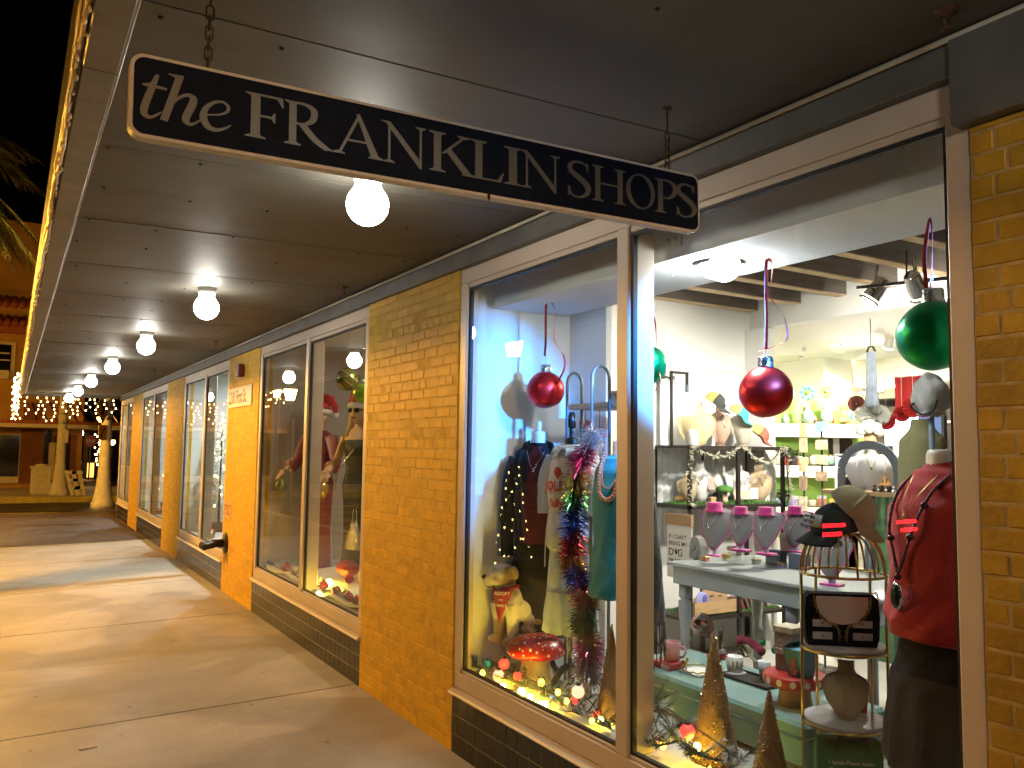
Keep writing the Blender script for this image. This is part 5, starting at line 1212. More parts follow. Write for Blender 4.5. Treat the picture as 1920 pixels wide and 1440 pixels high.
for k in range(12):
    a=2*PI*k/12; c=p+V((math.cos(a)*.0432,math.sin(a)*.0432,.055)); tg=V((-math.sin(a),math.cos(a),0)); m.obox(c,tg*.005,V((math.cos(a),math.sin(a),0))*.0006,V((0,0,.016 if k%3 else .010)))
m.tube([(p.x+.0435*math.cos(a),p.y+.0435*math.sin(a),p.z+.03) for a in [2*PI*k/24 for k in range(24)]],.0015,5,closed=True); m.build('jar_pattern',M['gold'],t)
p=onb(1398,1278)
t=thing('serving_tray','long dark rimmed serving tray under the candle jar','tray',p)
TR=[(p.x-.035,p.y-.17),(p.x+.13,p.y-.17),(p.x+.13,p.y+.16),(p.x-.035,p.y+.16)]
m=MB(); m.bbox(TR[0][0],TR[0][1],BZ-.0005+.001,TR[1][0],TR[2][1],BZ+.0055,.002); m.build('tray_base',M['blackform'],t)
m=MB(); m.tube([(a,b_,BZ+.01) for a,b_ in TR],.006,6,closed=True); m.build('tray_rim',M['lampiron'],t)
p=onb(1425,1275); p+=V((.03,0,.007))
t=thing('white_gift_bag','small white paper cup with a red charm on the serving tray','cup',p)
m=MB(); m.lathe([(.0,0),(.026,0),(.034,.085),(.033,.086),(.025,.004),(0,.004)],p,18); m.build('cup_body',M['white'],t)
m=MB(); m.ell(p+V((-.034,-.01,.025)),.004,.007,.008,8,6); m.build('charm',M['signred'],t)
p=onb(1335,1235); p+=V((.05,0,0))
t=thing('red_plate','red plate under the reed diffuser on the bench','plate',p)
m=MB(); m.lathe([(0,.001),(.05,.002),(.068,.01),(.066,.012),(.05,.005),(.0,.004)],p,26,sx=1.1); m.build('plate_dish',M['signred'],t)
t=thing('reed_diffuser','clear glass reed diffuser with black reeds on the red plate','diffuser',p+V((0,0,.006)))
JG=pane_mat('clear_glass',2.2,(.9,.92,.92))
m=MB(); m.lathe([(.0,.008),(.034,.008),(.036,.014),(.036,.075),(.033,.078),(.012,.08),(.012,.095)],p,20); m.build('glass_bottle',JG,t)
m=MB(); m.lathe([(0,.012),(.031,.012),(.031,.045),(0,.045)],p,18); m.build('diffuser_label',mk('dark_red_label',(.25,.2,.2),.5,var=(40,.5)),t)
m=MB()
for k in range(7): m.tube([p+V((0,0,.02)),p+V((U(-.025,.025),U(-.03,.03),.19+U(-.02,.02)))],.0022,5)
m.build('reeds',M['blackform'],t)
p=onb(1300,1215); p+=V((.06,0,.0))
t=thing('copper_vase','shiny crumpled rose gold vase tilted on a clear riser','vase',p)
CU=mk('rose_gold',(.42,.26,.22),.12,metal=1)
q=p+V((.02,.02,.13)); m=MB(); ax=V((.45,-.55,-.55)); m.lathe([(.028,.075),(.042,.055),(.06,.02),(.064,-.01),(.055,-.045),(.03,-.062),(0,-.066)],q,18,axis=ax,fn=lambda a,i:1+.10*math.cos(5*a+i*1.1)); m.build('vase_body',CU,t,flat=True)
m=MB(); m.bbox(p.x-.03,p.y-.06,BZ+.0005,p.x+.07,p.y+.05,BZ+.065,.003); rr=m.build('acrylic_riser',JG); tag(rr,'clear acrylic riser block under the rose gold vase','riser')
# hair brush, tape, ring of green
p=onb(1380,1222); p+=V((.10,0,0))
t=thing('red_scarf_roll','rolled crimson scarf lying at the back of the bench','scarf',p)
m=MB(); m.tube(bez([p+V((.0,.10,.035)),p+V((.02,.04,.04)),p+V((0,-.05,.03)),p+V((-.03,-.12,.015))],6),[.022,.028,.028,.026]*4+[.026]*3,10); m.build('scarf_roll',mk('crimson_cloth',(.26,.02,.05),.6,bump=(40,.4)),t)
p=onb(1385,1240); p+=V((.05,0,0))
t=thing('ribbon_reel','reel of olive ribbon unrolled on the bench behind the candle','ribbon',p)
OL=mk('olive_ribbon',(.34,.33,.20),.6)
m=MB(); rows=[[p+V((0,.02,.045))+V((math.cos(a)*.0,math.cos(a)*.034,math.sin(a)*.034))*1 for _ in (0,)]+[p+V((.03,.02,.045))+V((0,math.cos(a)*.034,math.sin(a)*.034))] for a in [2.2*PI*k/24 for k in range(25)]]; rows+=[[p+V((-.005*k,.02-.034-.018*k,.03-.006*k)),p+V((.03-.005*k,.02-.034-.018*k,.03-.006*k))] for k in range(1,5)]
m.thick(rows,(0,0,.0015)); m.build('ribbon_roll',OL,t)
for k,(px,py,l) in enumerate(((1410,1215,'green glass bauble with gold cap lying behind the ribbon reel'),(1432,1230,'second green bauble beside the white cup, partly behind it'))):
    p=onb(px,py); p+=V((.08,0,.022)); t=thing('green_bauble',l,'bauble',p); m=MB(); m.ell(p,.021,.021,.021,16,10); m.build('bauble_ball',M['ballgreen'],t); m=MB(); m.lathe([(.008,.019),(.008,.03),(.0,.031)],p,10); m.build('bauble_cap',M['gold'],t)
# polka dot cake stand with two gift boxes and a teal box
cakep=p=at(1490,1275,X=2.78); p.z=BZ; c0_=set(o.name for o in bpy.data.objects)
t=thing('cake_stand','red cake stand with white dots and a wooden foot on the bench','cake stand',p)
zt_=BZ+.13
m=MB(); m.lathe([(.08,BZ+.0005),(.075,BZ+.03),(.07,zt_-.035)],(p.x,p.y,0),24); m.build('wooden_foot',M['wood'],t)
m=MB(); m.lathe([(0,zt_-.034),(.135,zt_-.034),(.142,zt_-.028),(.142,zt_+.012),(.137,zt_+.016),(0,zt_+.016)],(p.x,p.y,0),40); m.build('stand_rim',M['signred'],t)
m=MB()
for k in range(14):
    a=2*PI*k/14+.2; n_=V((math.cos(a),math.sin(a),0)); c_=V((p.x,p.y,zt_-.008))+n_*.1423; tg=V((-math.sin(a),math.cos(a),0)); m.prism([(.014*math.cos(b_),.016*math.sin(b_)) for b_ in [2*PI*j/14 for j in range(14)]],c_,tg,(0,0,1),n_*.001)
m.build('white_dots',M['signwhite'],t)
zz=zt_+.0165
M['giftbox']=mk('grey_pink_gift_paper',(.34,.27,.25),.7,var=(70,.35))
M['giftbox2']=mk('grey_gift_paper',(.17,.155,.14),.7,var=(50,.3))
M['lidgold']=mk('cream_gift_lid',(.50,.40,.27),.6,var=(45,.3))
bx=V((p.x+.0,p.y+.055,0))
def wbox(name,label,cx,cy,z0,sx_,sy_,sz_,mat,lid=None,rz=.0):
    t=thing(name,label,'box',(cx,cy,z0)); u=V((math.cos(rz),math.sin(rz),0)); v=V((-math.sin(rz),math.cos(rz),0))
    m=MB(); m.obox((cx,cy,z0+sz_/2),u*sx_/2,v*sy_/2,V((0,0,sz_/2)),.003); m.build('box_body',mat,t)
    if lid: m=MB(); m.obox((cx,cy,z0+sz_-.012),u*(sx_/2+.004),v*(sy_/2+.004),V((0,0,.0145)),.003); m.build('box_lid',lid,t)
    return t
wbox('gift_box','lower grey gift box on the spotted cake stand',bx.x+.03,bx.y,zz,.10,.095,.10,M['giftbox2'],M['giftbox'],.2)
wbox('gift_box','upper gift box with a cream lid stacked on the cake stand',bx.x+.03,bx.y,zz+.1035,.105,.10,.10,M['giftbox'],M['lidgold'],.15)
q=V((p.x-.02,p.y-.055,zz))
t=thing('takeaway_box','teal takeaway box with a red pagoda print on the cake stand','box',q)
TQ=mk('teal_box',(.01,.17,.24),.45)
m=MB(); R=[]
for z,s_ in((0,.040),(.125,.056)): R.append([q+V((a*s_,b_*s_,z+.0005)) for a,b_ in((-1,-1),(1,-1),(1,1),(-1,1))])
m.loft(R,smooth=False)
for a in (-1,1): m.thick([[q+V((-.056,a*.056,.125)),q+V((.056,a*.056,.125))],[q+V((-.04,a*.03,.150)),q+V((.04,a*.03,.150))]],(0,0,.0015))
m.build('box_body',TQ,t)
m=MB(); o=q+V((-.051,0,.0))
for k,(w,z) in enumerate(((.030,.03),(.024,.055),(.018,.078))): m.prism([(-w,z),(w,z),(w*.75,z+.008),(-w*.75,z+.008)],o+V((-.0035-.0,0,0)),(0,1,0),(0.0,0,1),(.003,0,0)); m.prism([(-w*.6,z-.018),(w*.6,z-.018),(w*.6,z),(-w*.6,z)],o+V((-.0032,0,0)),(0,1,0),(0,0,1),(.003,0,0))
m.build('pagoda_print',mk('pagoda_print',(.22,.06,.05),.6),t)

for o in [o for o in bpy.data.objects if o.parent is None and o.name not in b0_ and not o.name.startswith('teal_bench')]:
    l=V(o.location); o.scale=(.86,)*3; l.z=BZ+(l.z-BZ)*.86
    if o.name not in c0_: l.x=cakep.x+(l.x-cakep.x)*.86; l.y=cakep.y+(l.y-cakep.y)*.86
    o.location=l
# ------------------------------------------------------------------ right pane: etagere, white table, cage rack
M['rack']=mk('dark_bronze_rack',(.035,.028,.026),.45,metal=.4)
M['busttan']=mk('tan_linen_bust',(.50,.38,.24),.8,var=(60,.08))
M['bustwhite']=mk('white_leatherette_bust',(.72,.70,.68),.5)
M['bustgrey']=mk('grey_suede_bust',(.21,.20,.205),.85)
M['pink']=mk('magenta_velvet',(.50,.02,.20),.8,sheen=.6)
M['sidegrey']=mk('bust_side_lilac',(.42,.46,.68),.6)
M['turf']=mk('fake_turf',(.06,.17,.03),.9,var=(120,.5))
def bust_shape(m,p,f,h,w,lean=.28,neck=True,thick=.012):
    """flat leather necklace bust: shield with a neck, standing at p, facing f"""
    f=V(f).normalized(); s_=V((-f.y,f.x,0)); p=V(p)
    prof=[(0,.20),(.12,.27),(.30,.42),(.50,.50),(.64,.50),(.71,.42),(.76,.25),(.80,.19),(.9,.17),(1,.18)] if neck else [(0,.20),(.12,.27),(.34,.44),(.58,.5),(.76,.50),(.88,.42),(.95,.26),(1,.2)]
    rows=[]
    for z,hw in prof:
        b=.16*math.sin(PI*min(1,z/.85))*h+ (lean*.25*h*(1-z)) - (.03*h if z>.75 else 0)
        rows.append([p+s_*(a*hw*w)+f*(b-.14*h*(a*a)*(1.0 if z<.78 else .9*1.6*hw))+V((0,0,z*h)) for a in (-1,-.75,-.5,-.25,0,.25,.5,.75,1)])
    m.thick(rows,-f*thick)
def bust(px,py,label,h,w,mat,f=(-.5,-.87,0),pend=None,group='necklace busts on the rack',X=None,Y=None,Z=None):
    p=at(px,py,X=X,Y=Y,Z=Z) if not isinstance(px,V) else px
    t=thing('necklace_bust',label,'necklace stand',p,group)
    m=MB(); bust_shape(m,p,f,h,w); m.build('bust_body',mat,t)
    fz=V(f).normalized(); s_=V((-fz.y,fz.x,0))
    m=MB(); m.lathe([(w*.2,0),(w*.2,.008),(0,.01)],p-fz*.01,12); m.tube([p-fz*.02,p-fz*.02+V((0,0,h*.6))],.006,6); m.build('bust_foot',mat,t)
    if pend:
        m=MB(); zz=p+fz*(.145*h); m.tube(bez([zz+s_*w*.2+V((0,0,h*.78)),zz+s_*w*.13+fz*.03*h+V((0,0,h*.62)),zz+fz*.05*h+V((0,0,h*.48)),zz-s_*w*.13+fz*.03*h+V((0,0,h*.62)),zz-s_*w*.2+V((0,0,h*.78))],5),.0018,5); m.ell(zz+fz*.055*h+V((0,0,h*.46)),.007,.007,.010,8,6); m.build('bust_chain',pend,t)
    return t
RX0,RX1,RY0,RY1=4.34,5.34,4.65,5.04
t=thing('display_rack','dark framed display rack with turf covered shelves along the white wall','rack',(4.84,4.85,.02))
m=MB()
for x in (RX0,RX0+.5,RX1):
    for y in (RY0,RY1): m.bar((x,y,.019),(x,y,1.645),.026)
for z in (.37,1.195,1.645):
    for y in (RY0,RY1): m.bar((RX0-.013,y,z),(RX1+.013,y,z),.026)
    for x in (RX0,RX1): m.bar((x,RY0,z-.0002),(x,RY1,z-.0002),.0255)
m.build('rack_frame',M['rack'],t)
for z in (.386,1.211):
    m=MB(); m.box(RX0+.014,RY0+.014,z-.012,RX1-.014,RY1-.014,z); m.build('rack_shelf',M['rack'],t)
    rg=random.Random(3); m=MB()
    for _ in range(1700):
        x,y=rg.uniform(RX0+.02,RX1-.02),RY0+.02+(RY1-RY0-.04)*rg.random()**1.6; a=rg.uniform(0,6.28); h_=rg.uniform(.012,.024); m.add([(x-.004*math.cos(a),y-.004*math.sin(a),z),(x+.004*math.cos(a),y+.004*math.sin(a),z),(x+rg.uniform(-.008,.008),y+rg.uniform(-.008,.008),z+h_)],[(0,1,2)])
    m.build('turf_mat',M['turf'],t)
m=MB(); m.box(RX0+.014,RY0+.014,1.63,RX1-.014,RY1-.014,1.6435); m.build('rack_top',M['bustwhite'],t)
# twig garland over the rack front
SG=mk('sage_leaf',(.36,.34,.26),.8,var=(30,.3)); rg=random.Random(8)
path=[(RX0-.02,RY0-.02,1.22),(RX0-.02,RY0-.02,1.45),(RX0-.015,RY0-.025,1.65),(RX0+.15,RY0-.02,1.60),(RX0+.35,RY0-.02,1.585),(RX0+.5,RY0-.025,1.655),(RX0+.68,RY0-.02,1.56),(RX0+.85,RY0-.02,1.55),(RX1,RY0-.02,1.655),(RX1+.02,RY0-.03,1.45),(RX1+.04,RY0-.03,1.25)]
P=bez(path,10); t=thing('twig_garland','pale dried leaf garland draped along the top of the dark rack','garland',P[20])
m=MB(); m.tube(P,.005,5); m.build('twig',M['twig'],t)
m=MB()
for p in P:
    for _ in range(5):
        d=V((rg.gauss(0,.6),-.4+rg.gauss(0,.4),rg.gauss(-.5,.6))).normalized(); u=d.orthogonal().normalized()*.007; L_=rg.uniform(.03,.06); m.add([p,p+d*L_*.5+u,p+d*L_,p+d*L_*.5-u],[(0,1,2,3)])
m.build('dried_leaves',SG,t)
zs=1.213
for i,(px,py,h,w,mt,l) in enumerate(((1290,938,.25,.17,M['busttan'],'small tan bust at the left end of the rack shelf'),(1312,930,.33,.20,M['bustwhite'],'white bust leaning second from the left on the rack shelf'),(1335,935,.24,.18,M['bustgrey'],'grey bust between two white busts on the rack shelf'),(1352,925,.30,.19,M['bustwhite'],'white bust just left of the middle rack post'),(1383,925,.33,.21,M['bustwhite'],'tallest white bust behind the middle rack post'),(1425,930,.30,.22,M['busttan'],'tan bust with gold pendant at the right of the rack shelf'))):
    p=at(px,py,Y=RY0+.22 if i%2 else RY0+.26); p.z=zs; bust(p,0,l,h,w,mt,(-.75,-.66,0) if i!=5 else (-.45,-.9,0),M['gold'] if i in(1,5) else None)
p=at(1359,935,Y=RY0+.10); p.z=zs
t=thing('moss_mushroom','small mushroom with a green moss cap on the rack shelf','ornament',p)
m=MB(); m.lathe([(.03,0),(.022,.03),(.02,.09)],p,14); m.build('mushroom_stem',M['busttan'],t)
m=MB(); m.lathe([(0,.085),(.06,.087),(.072,.10),(.06,.125),(.03,.14),(0,.143)],p,20); m.build('moss_cap',M['turf'],t)
def card(name,label,cat,px,py,Y,w,h,mat,lean=.25,X=None,fac=(-.5,-.87,0),th=.004):
    p=at(px,py,Y=Y,X=X); f=V(fac).normalized(); u=V((f.y,-f.x,0))*-1; up=(V((0,0,1))-f*lean).normalized()
    t=thing(name,label,cat,p)
    m=MB(); m.obox(p+up*h/2,u*w/2,up*h/2,f*th,.001); m.build('card_face',mat,t); return t,p,u,up,f
card('earring_card','pink earring card standing on a small wooden block on the rack shelf','card',1334,918,RY0+.12,.05,.09,mk('pink_card',(.55,.27,.23),.6,var=(30,.2)))
p=at(1335,938,Y=RY0+.12); m=MB(); m.bbox(p.x-.028,p.y-.02,zs,p.x+.028,p.y+.02,zs+.05,.003); tag(m.build('wooden_block',M['wood']),'small wooden block under the pink earring card','block')
card('ring_tray','tan ring display tray leaning right of the moss mushroom','tray',1394,936,RY0+.06,.14,.09,mk('tan_tray',(.52,.36,.25),.6,var=(50,.2)),.8)
card('black_lidded_card','white card with a black top edge near the right of the rack shelf','card',1414,935,RY0+.05,.065,.085,M['bustwhite'],.05)
# top of the rack: busts, caps, lamp, dome, hooked frame
ZT=1.659
bust(at(1305,838,Y=RY0+.2),0,'cream bust under the bare lit bulb on top of the rack',.36,.30,mk('cream_bust',(.62,.50,.28),.8),(-.6,-.8,0))
bust(at(1352,836,Y=RY0+.16),0,'dusty pink bust with a silver steer pendant below the black cap',.34,.17,mk('dusty_bust',(.42,.27,.20),.85),(-.3,-.95,0),M['foil'])
bust(at(1392,836,Y=RY0+.14),0,'grey beige bust under the turquoise cap',.33,.18,mk('greige_bust',(.40,.36,.29),.85),(-.75,-.66,0),M['foil'])
def cap(c,s,f,mats,label,tilt=0.0,roll=0.0,patch=True,group='caps on the displays',word=None):
    c=V(c); f=V(f).normalized(); side=V((-f.y,f.x,0)); up=V((0,0,1))
    R=Matrix((f,side,up)).transposed() @ Matrix.Rotation(tilt,3,'Y') @ Matrix.Rotation(roll,3,'X')
    def T(x,y,z): return c+R@V((x*s,y*s,z*s))
    t=thing('baseball_cap',label,'cap',c,group)
    def dome(a0,a1,mat,name,k=1.0):
        m=MB(); rows=[]
        for i in range(9):
            th=(PI/2)*i/8
            rows.append([T(math.cos(a0+(a1-a0)*j/16)*math.cos(th)*1.02*k,math.sin(a0+(a1-a0)*j/16)*math.cos(th)*.86*k,(.92*math.sin(th)**.85 if i else 0)*k) for j in range(17)])
        m.thick(rows,tuple(R@V((0,0,-.03*s)))); m.build(name,mat,t)
    dome(-PI*.5,PI*.5,mats[0],'cap_front'); dome(PI*.5,PI*1.5,mats[1],'cap_back')
    m=MB(); rows=[]
    for i in range(7):
        q=i/6; rows.append([T(.96*math.cos(a)+q*.78*math.cos(a*.55),.84*math.sin(a)*(1+.03*q),-.02-.10*q-.22*q*(math.sin(a)**2)) for a in [-1.25+2.5*j/14 for j in range(15)]])
    m.thick(rows,tuple(R@V((0,0,.025*s)))); m.build('cap_brim',mats[2],t)
    m=MB(); m.ell(T(0,0,.93),.07*s,.07*s,.035*s,8,6); m.build('cap_button',mats[0],t)
    if patch:
        m=MB(); w=.36; m.thick([[T(math.cos(a)*math.cos(th)*1.06,math.sin(a)*math.cos(th)*.90,.93*math.sin(th)**.85) for a in (-.42,-.2,0,.2,.42)] for th in (.28,.45,.62,.78)],tuple(R@V((.02*s,0,0)))); m.build('cap_patch',M['signwhite'],t)
        if word:
            b0=T(1.13,0,.52); ux=(R@V((0,1,0))).normalized(); uz=(R@V((-.45,0,.9))).normalized()
            for k,wd in enumerate(word):
                mm=text_mesh(wd,.17*s,b0+uz*(.17*s-.20*s*k),ux,uz,R@V((.03*s,0,0)),.0008,align='CENTER'); mm.build('patch_text',M['screw'],t)
    return t
CT=mk('khaki_cap_cloth',(.40,.36,.20),.85,bump=(150,.3)); CK=mk('charcoal_cap_cloth',(.045,.05,.045),.9,bump=(150,.3)); CQ=mk('turquoise_cap_cloth',(.06,.36,.36),.8); CRU=mk('rust_cap_cloth',(.33,.11,.07),.85)
CY2=mk('yellow_cap_cloth',(.58,.46,.14),.85)
cap(at(1340,755,Y=RY0+.12),.088,(.6,-.8,0),(CK,CY2,CK),'charcoal and yellow cap with a pale patch on top of the dusty pink bust',.55,.1)
cap(at(1384,777,Y=RY0+.12),.085,(.7,-.7,0),(CQ,CY2,CQ),'turquoise cap with tan back on the rack beside the red ornament',.6,.0)
cap(at(1422,815,Y=RY0+.10),.085,(.75,-.66,0),(CRU,CY2,CRU),'rust coloured cap with a pale patch at the right end of the rack top',.65,.0)
p=at(1298,836,Y=RY0+.05); p.z=ZT-.014
t=thing('white_dome','small white domed diffuser standing on the dark rack','diffuser',p)
m=MB(); m.lathe([(.045,0),(.05,.01),(.046,.06),(.047,.09),(.038,.12),(.015,.135),(0,.137)],p,20); m.build('dome_body',M['porcelain'],t)
m=MB(); m.lathe([(.06,0),(.06,.006),(.0,.007)],p+V((0,0,-.0003)),20); m.build('dome_base',M['porcelain'],t)
p=at(1259,832,Y=RY0+.25); q=at(1288,700,Y=RY0+.25); p.z=ZT-.014
t=thing('hooked_frame','tall dark frame holding a bare lit bulb above the cream bust','lamp',p)
m=MB(); m.bar((p.x,p.y,p.z),(p.x,p.y,q.z),.018); m.bar((p.x-.009,p.y,q.z),(q.x+.009,p.y,q.z),.018); m.bar((q.x,p.y,q.z),(q.x,p.y,q.z-.09),.018); m.box(p.x-.12,p.y-.05,p.z,p.x+.09,p.y+.05,p.z+.012); m.build('frame_arm',M['rack'],t)
m=MB(); m.tube([(q.x,p.y,q.z-.09),(q.x,p.y,q.z-.16)],.016,8); m.build('bulb_socket',M['greymetal'],t)
m=MB(); m.lathe([(.016,-.155),(.035,-.19),(.052,-.24),(.05,-.28),(.03,-.312),(0,-.32)],(q.x,p.y,q.z),20); m.build('lit_bulb',emis('frosted_bulb',(1,.95,.85),20),t)
# white curtain with tiny glints behind the rack top
m=MB(); a=at(1207,700,Y=5.0); b=at(1405,720,Y=5.0); rows=[]
for z in (.9,1.4,1.9,2.30): rows.append([V((a.x+(b.x-a.x)*k/80,5.03+.012*math.sin(k*1.3)+.006*math.sin(k*.37),z)) for k in range(81)])
m.thick(rows,(0,.004,0)); cu=m.build('white_curtain',mk('sheer_white_cloth',(.74,.76,.76),.7)); tag(cu,'pleated white backdrop curtain on the wall behind the dark rack','curtain')
p=at(1206,850,X=3.6); m=MB(); m.bar(at(1208,900,X=3.7),at(1212,815,X=3.7),.05,.012); wb=m.build('wooden_board',M['wood']); tag(wb,'narrow light wooden board standing left of the dark rack','board')
# bag poster IF I CAN'T BRING MY DOG
p=at(1280,1068,X=3.95); q=at(1299,962,X=3.95)
t=thing('dog_poster','white tea towel on a brown card reading IF I CAN\'T BRING MY DOG','tea towel',V((3.95,at(1275,1075,X=3.95).y,.8)))
a=at(1252,1080,X=3.95);b=at(1298,1080,X=3.95);c_=at(1258,962,X=3.95)
yl,yr=a.y,b.y; zb,zt2=a.z,c_.z
m=MB(); m.box(3.945,yr,zb,3.952,yl,zt2-.07); m.build('towel_sheet',M['signwhite'],t)
m=MB(); m.box(3.935,yr-.005,zt2-.075,3.960,yl+.005,zt2); m.build('brown_card',mk('kraft_card',(.36,.22,.11),.8),t)
for k,(b_,s_) in enumerate((("IF I CAN'T",.040),('BRING MY',.040),('D  G',.07),("I'M NOT",.042))):
    mm=text_mesh(b_,s_,(3.9445,yl-.015,zt2-.17-[0,.045,.115,.165][k]),(0,-1,0),(0,0,1),(0,0,0),.0006,xs=1.0); mm.build('towel_text',M['screw'],t)
m=MB(); o=V((3.9442,yl-.092,zt2-.262)); m.ell(o,.0008,.014,.012,10,6)
for k in range(4): m.ell(o+V((0,-.02+.0133*k,.02-.006*abs(k-1.5))),.0008,.005,.008,8,5)
m.build('paw_print',M['screw'],t)
# white table with pink busts
M['tablewhite']=mk('pale_grey_table_paint',(.31,.33,.325),.45,var=(3,.05))
TX0,TX1,TY0,TY1,TZ=3.40,4.10,1.9,3.79,.958
t=thing('white_table','pale painted table with turned legs carrying pink necklace stands','table',(3.75,2.9,.02))
m=MB(); m.bbox(TX0-.025,TY0,TZ-.022,TX1+.02,TY1+.03,TZ,.006); m.build('table_top',M['tablewhite'],t)
m=MB(); m.bbox(TX0,TY0+.02,TZ-.125,TX1,TY1,TZ-.0225,.004); m.build('table_apron',M['tablewhite'],t)
for x,y in((TX0+.05,TY1-.05),(TX0+.05,2.95),(TX1-.05,TY1-.05),(TX0+.05,TY0+.08)):
    m=MB(); m.lathe([(.035,TZ-.126),(.035,TZ-.2),(.022,TZ-.215),(.034,TZ-.23),(.036,TZ-.3),(.026,TZ-.42),(.036,TZ-.44),(.026,TZ-.46),(.03,TZ-.6),(.02,.1),(.028,.06),(.02,.019)],(x,y,0),14); m.build('table_leg',M['tablewhite'],t)
def pinkbust(px,py,h,label,riser=False):
    p=at(px,py,Z=TZ+(.075 if riser else 0)); 
    f=V((-.97,-.24,0)); s_=V((-f.y,f.x,0))
    if riser:
        m=MB(); m.bbox(p.x-.05,p.y-.06,TZ+.0005,p.x+.05,p.y+.06,TZ+.0745,.002); rb=m.build('acrylic_riser',JG); tag(rb,'clear acrylic riser '+{1390:'under the second pink collared bust',1437:'under the third pink collared bust',1492:'under the fourth pink collared bust'}.get(px,'under a pink collared bust'),'riser','acrylic risers on the white table')
    t=thing('pink_collar_bust',label,'necklace stand',p,'pink collared busts on the white table')
    m=MB(); m.obox(p+V((0,0,.006)),f*.035,s_*.05,V((0,0,.0055)),.002); m.build('velvet_foot',M['pink'],t)
    m=MB(); m.prism([(-.012,0),(.012,0),(.012,h*.40),(-.004,h*.45)],p+V((0,0,.012))+s_*-.012,f,(0,0,1),s_*.024); m.build('support',M['sidegrey'],t)
    prof=[(.12,.06),(.2,.17),(.34,.33),(.52,.45),(.68,.52),(.78,.54),(.84,.46),(.87,.22)]
    w=h*.66; rows=[];edge=[]
    for z,hw in prof:
        b=.17*h*math.sin(PI*min(1,z/.9))-.03*h+.06*h*(1-z)
        rows.append([p+s_*(a*hw*w)+f*(b-.20*h*a*a*hw*2)+V((0,0,z*h)) for a in [-1+.2*k for k in range(11)]])
    m=MB(); m.thick(rows,-f*.006); m.build('bust_panel',M['bustgrey'],t)
    m=MB(); m.tube([r[0] for r in rows[::-1]]+[r[-1] for r in rows],.0042,6); m.build('velvet_piping',M['pink'],t)
    c=p+f*(.02*h)+V((0,0,h*.80)); m=MB(); m.lathe([(h*.20,0),(h*.165,h*.035),(h*.15,h*.10),(h*.155,h*.165),(h*.14,h*.175),(0,h*.172)],c,20,sx=.9); m.build('velvet_collar',M['pink'],t)
    ch=MB(); ch.tube(bez([c+f*.02*h+s_*h*.15+V((0,0,.03*h)),c+f*.16*h+s_*.06*h-V((0,0,.16*h)),c+f*.19*h-V((0,0,.24*h)),c+f*.16*h-s_*.06*h-V((0,0,.16*h)),c+f*.02*h-s_*h*.15+V((0,0,.03*h))],5),.0014,5); ch.ell(c+f*.20*h-V((0,0,.27*h)),.005,.005,.009,8,6); ch.build('bust_chain',M['foil'],t)
pinkbust(1341,1043,.345,'largest pink collared bust at the left end of the white table')
pinkbust(1390,1033,.265,'second pink collared bust from the left, on a clear riser',True)
pinkbust(1437,1040,.275,'third pink collared bust from the left, left of a pink leaning card',True)
pinkbust(1492,1036,.275,'pink collared bust touching the brass cage rack outline',True)
pinkbust(1560,1098,.27,'pink collared bust seen through the bars of the brass cage',False)
p=at(1306,1048,Z=TZ)
t=thing('stone_figurine','grey stone arched dog figurine at the front corner of the white table','figurine',p)
m=MB(); m.prism([(-.05,0),(.05,0),(.048,.08),(.03,.125),(.0,.14),(-.028,.125),(-.042,.085)],p+V((-.015,0,0)),(0,-1,0),(0,0,1),(.05,0,0)); m.ell(p+V((-.02,.012,.07)),.02,.022,.02,10,8); m.tube([p+V((-.02,-.01,.05)),p+V((-.022,-.02,0))],.012,8); m.build('figurine_body',mk('grey_stone',(.22,.22,.20),.85,var=(30,.2)),t)
p=at(1379,1052,Z=TZ); t=thing('glass_bowl','small cut glass bowl with a gold cracker beside the pink busts','bowl',p)
m=MB(); m.lathe([(.02,0.001),(.03,.01),(.042,.04),(.044,.045),(.038,.04),(.0,.012)],p,20); m.build('bowl_body',JG,t)
m=MB(); m.tube([p+V((.0,.06,.07)),p+V((0,-.06,.085))],.012,8); m.build('cracker_gold',M['gold'],t); m=MB(); m.tube([p+V((0,.02,.073)),p+V((0,-.02,.079))],.0135,8); m.build('cracker_band',mk('purple_band',(.14,.03,.22),.5),t)
for k,(px,py,l) in enumerate(((1428,1035,'pink leaning card behind the third pink collared bust'),(1478,1042,'pale pink leaning card left of the fourth pink collared bust'))):
    card('earring_card',l,'card',px,py,None,.085,.13,mk('pale_pink_card_%d'%k,(.55,.40,.38),.6,var=(30,.15)),.2,X=3.9)
for k,(px,py,l) in enumerate(((1436,1060,'dark slate block behind clear risers on the white table'),(1480,1068,'second slate block nearer the brass cage'))):
    p=at(px,py,Z=TZ); m=MB(); m.bbox(p.x+.05,p.y-.06,TZ+.0005,p.x+.11,p.y+.05,TZ+.085,.003); tag(m.build('slate_block',mk('slate_%d'%k,(.09,.11,.15),.6)),l,'block')
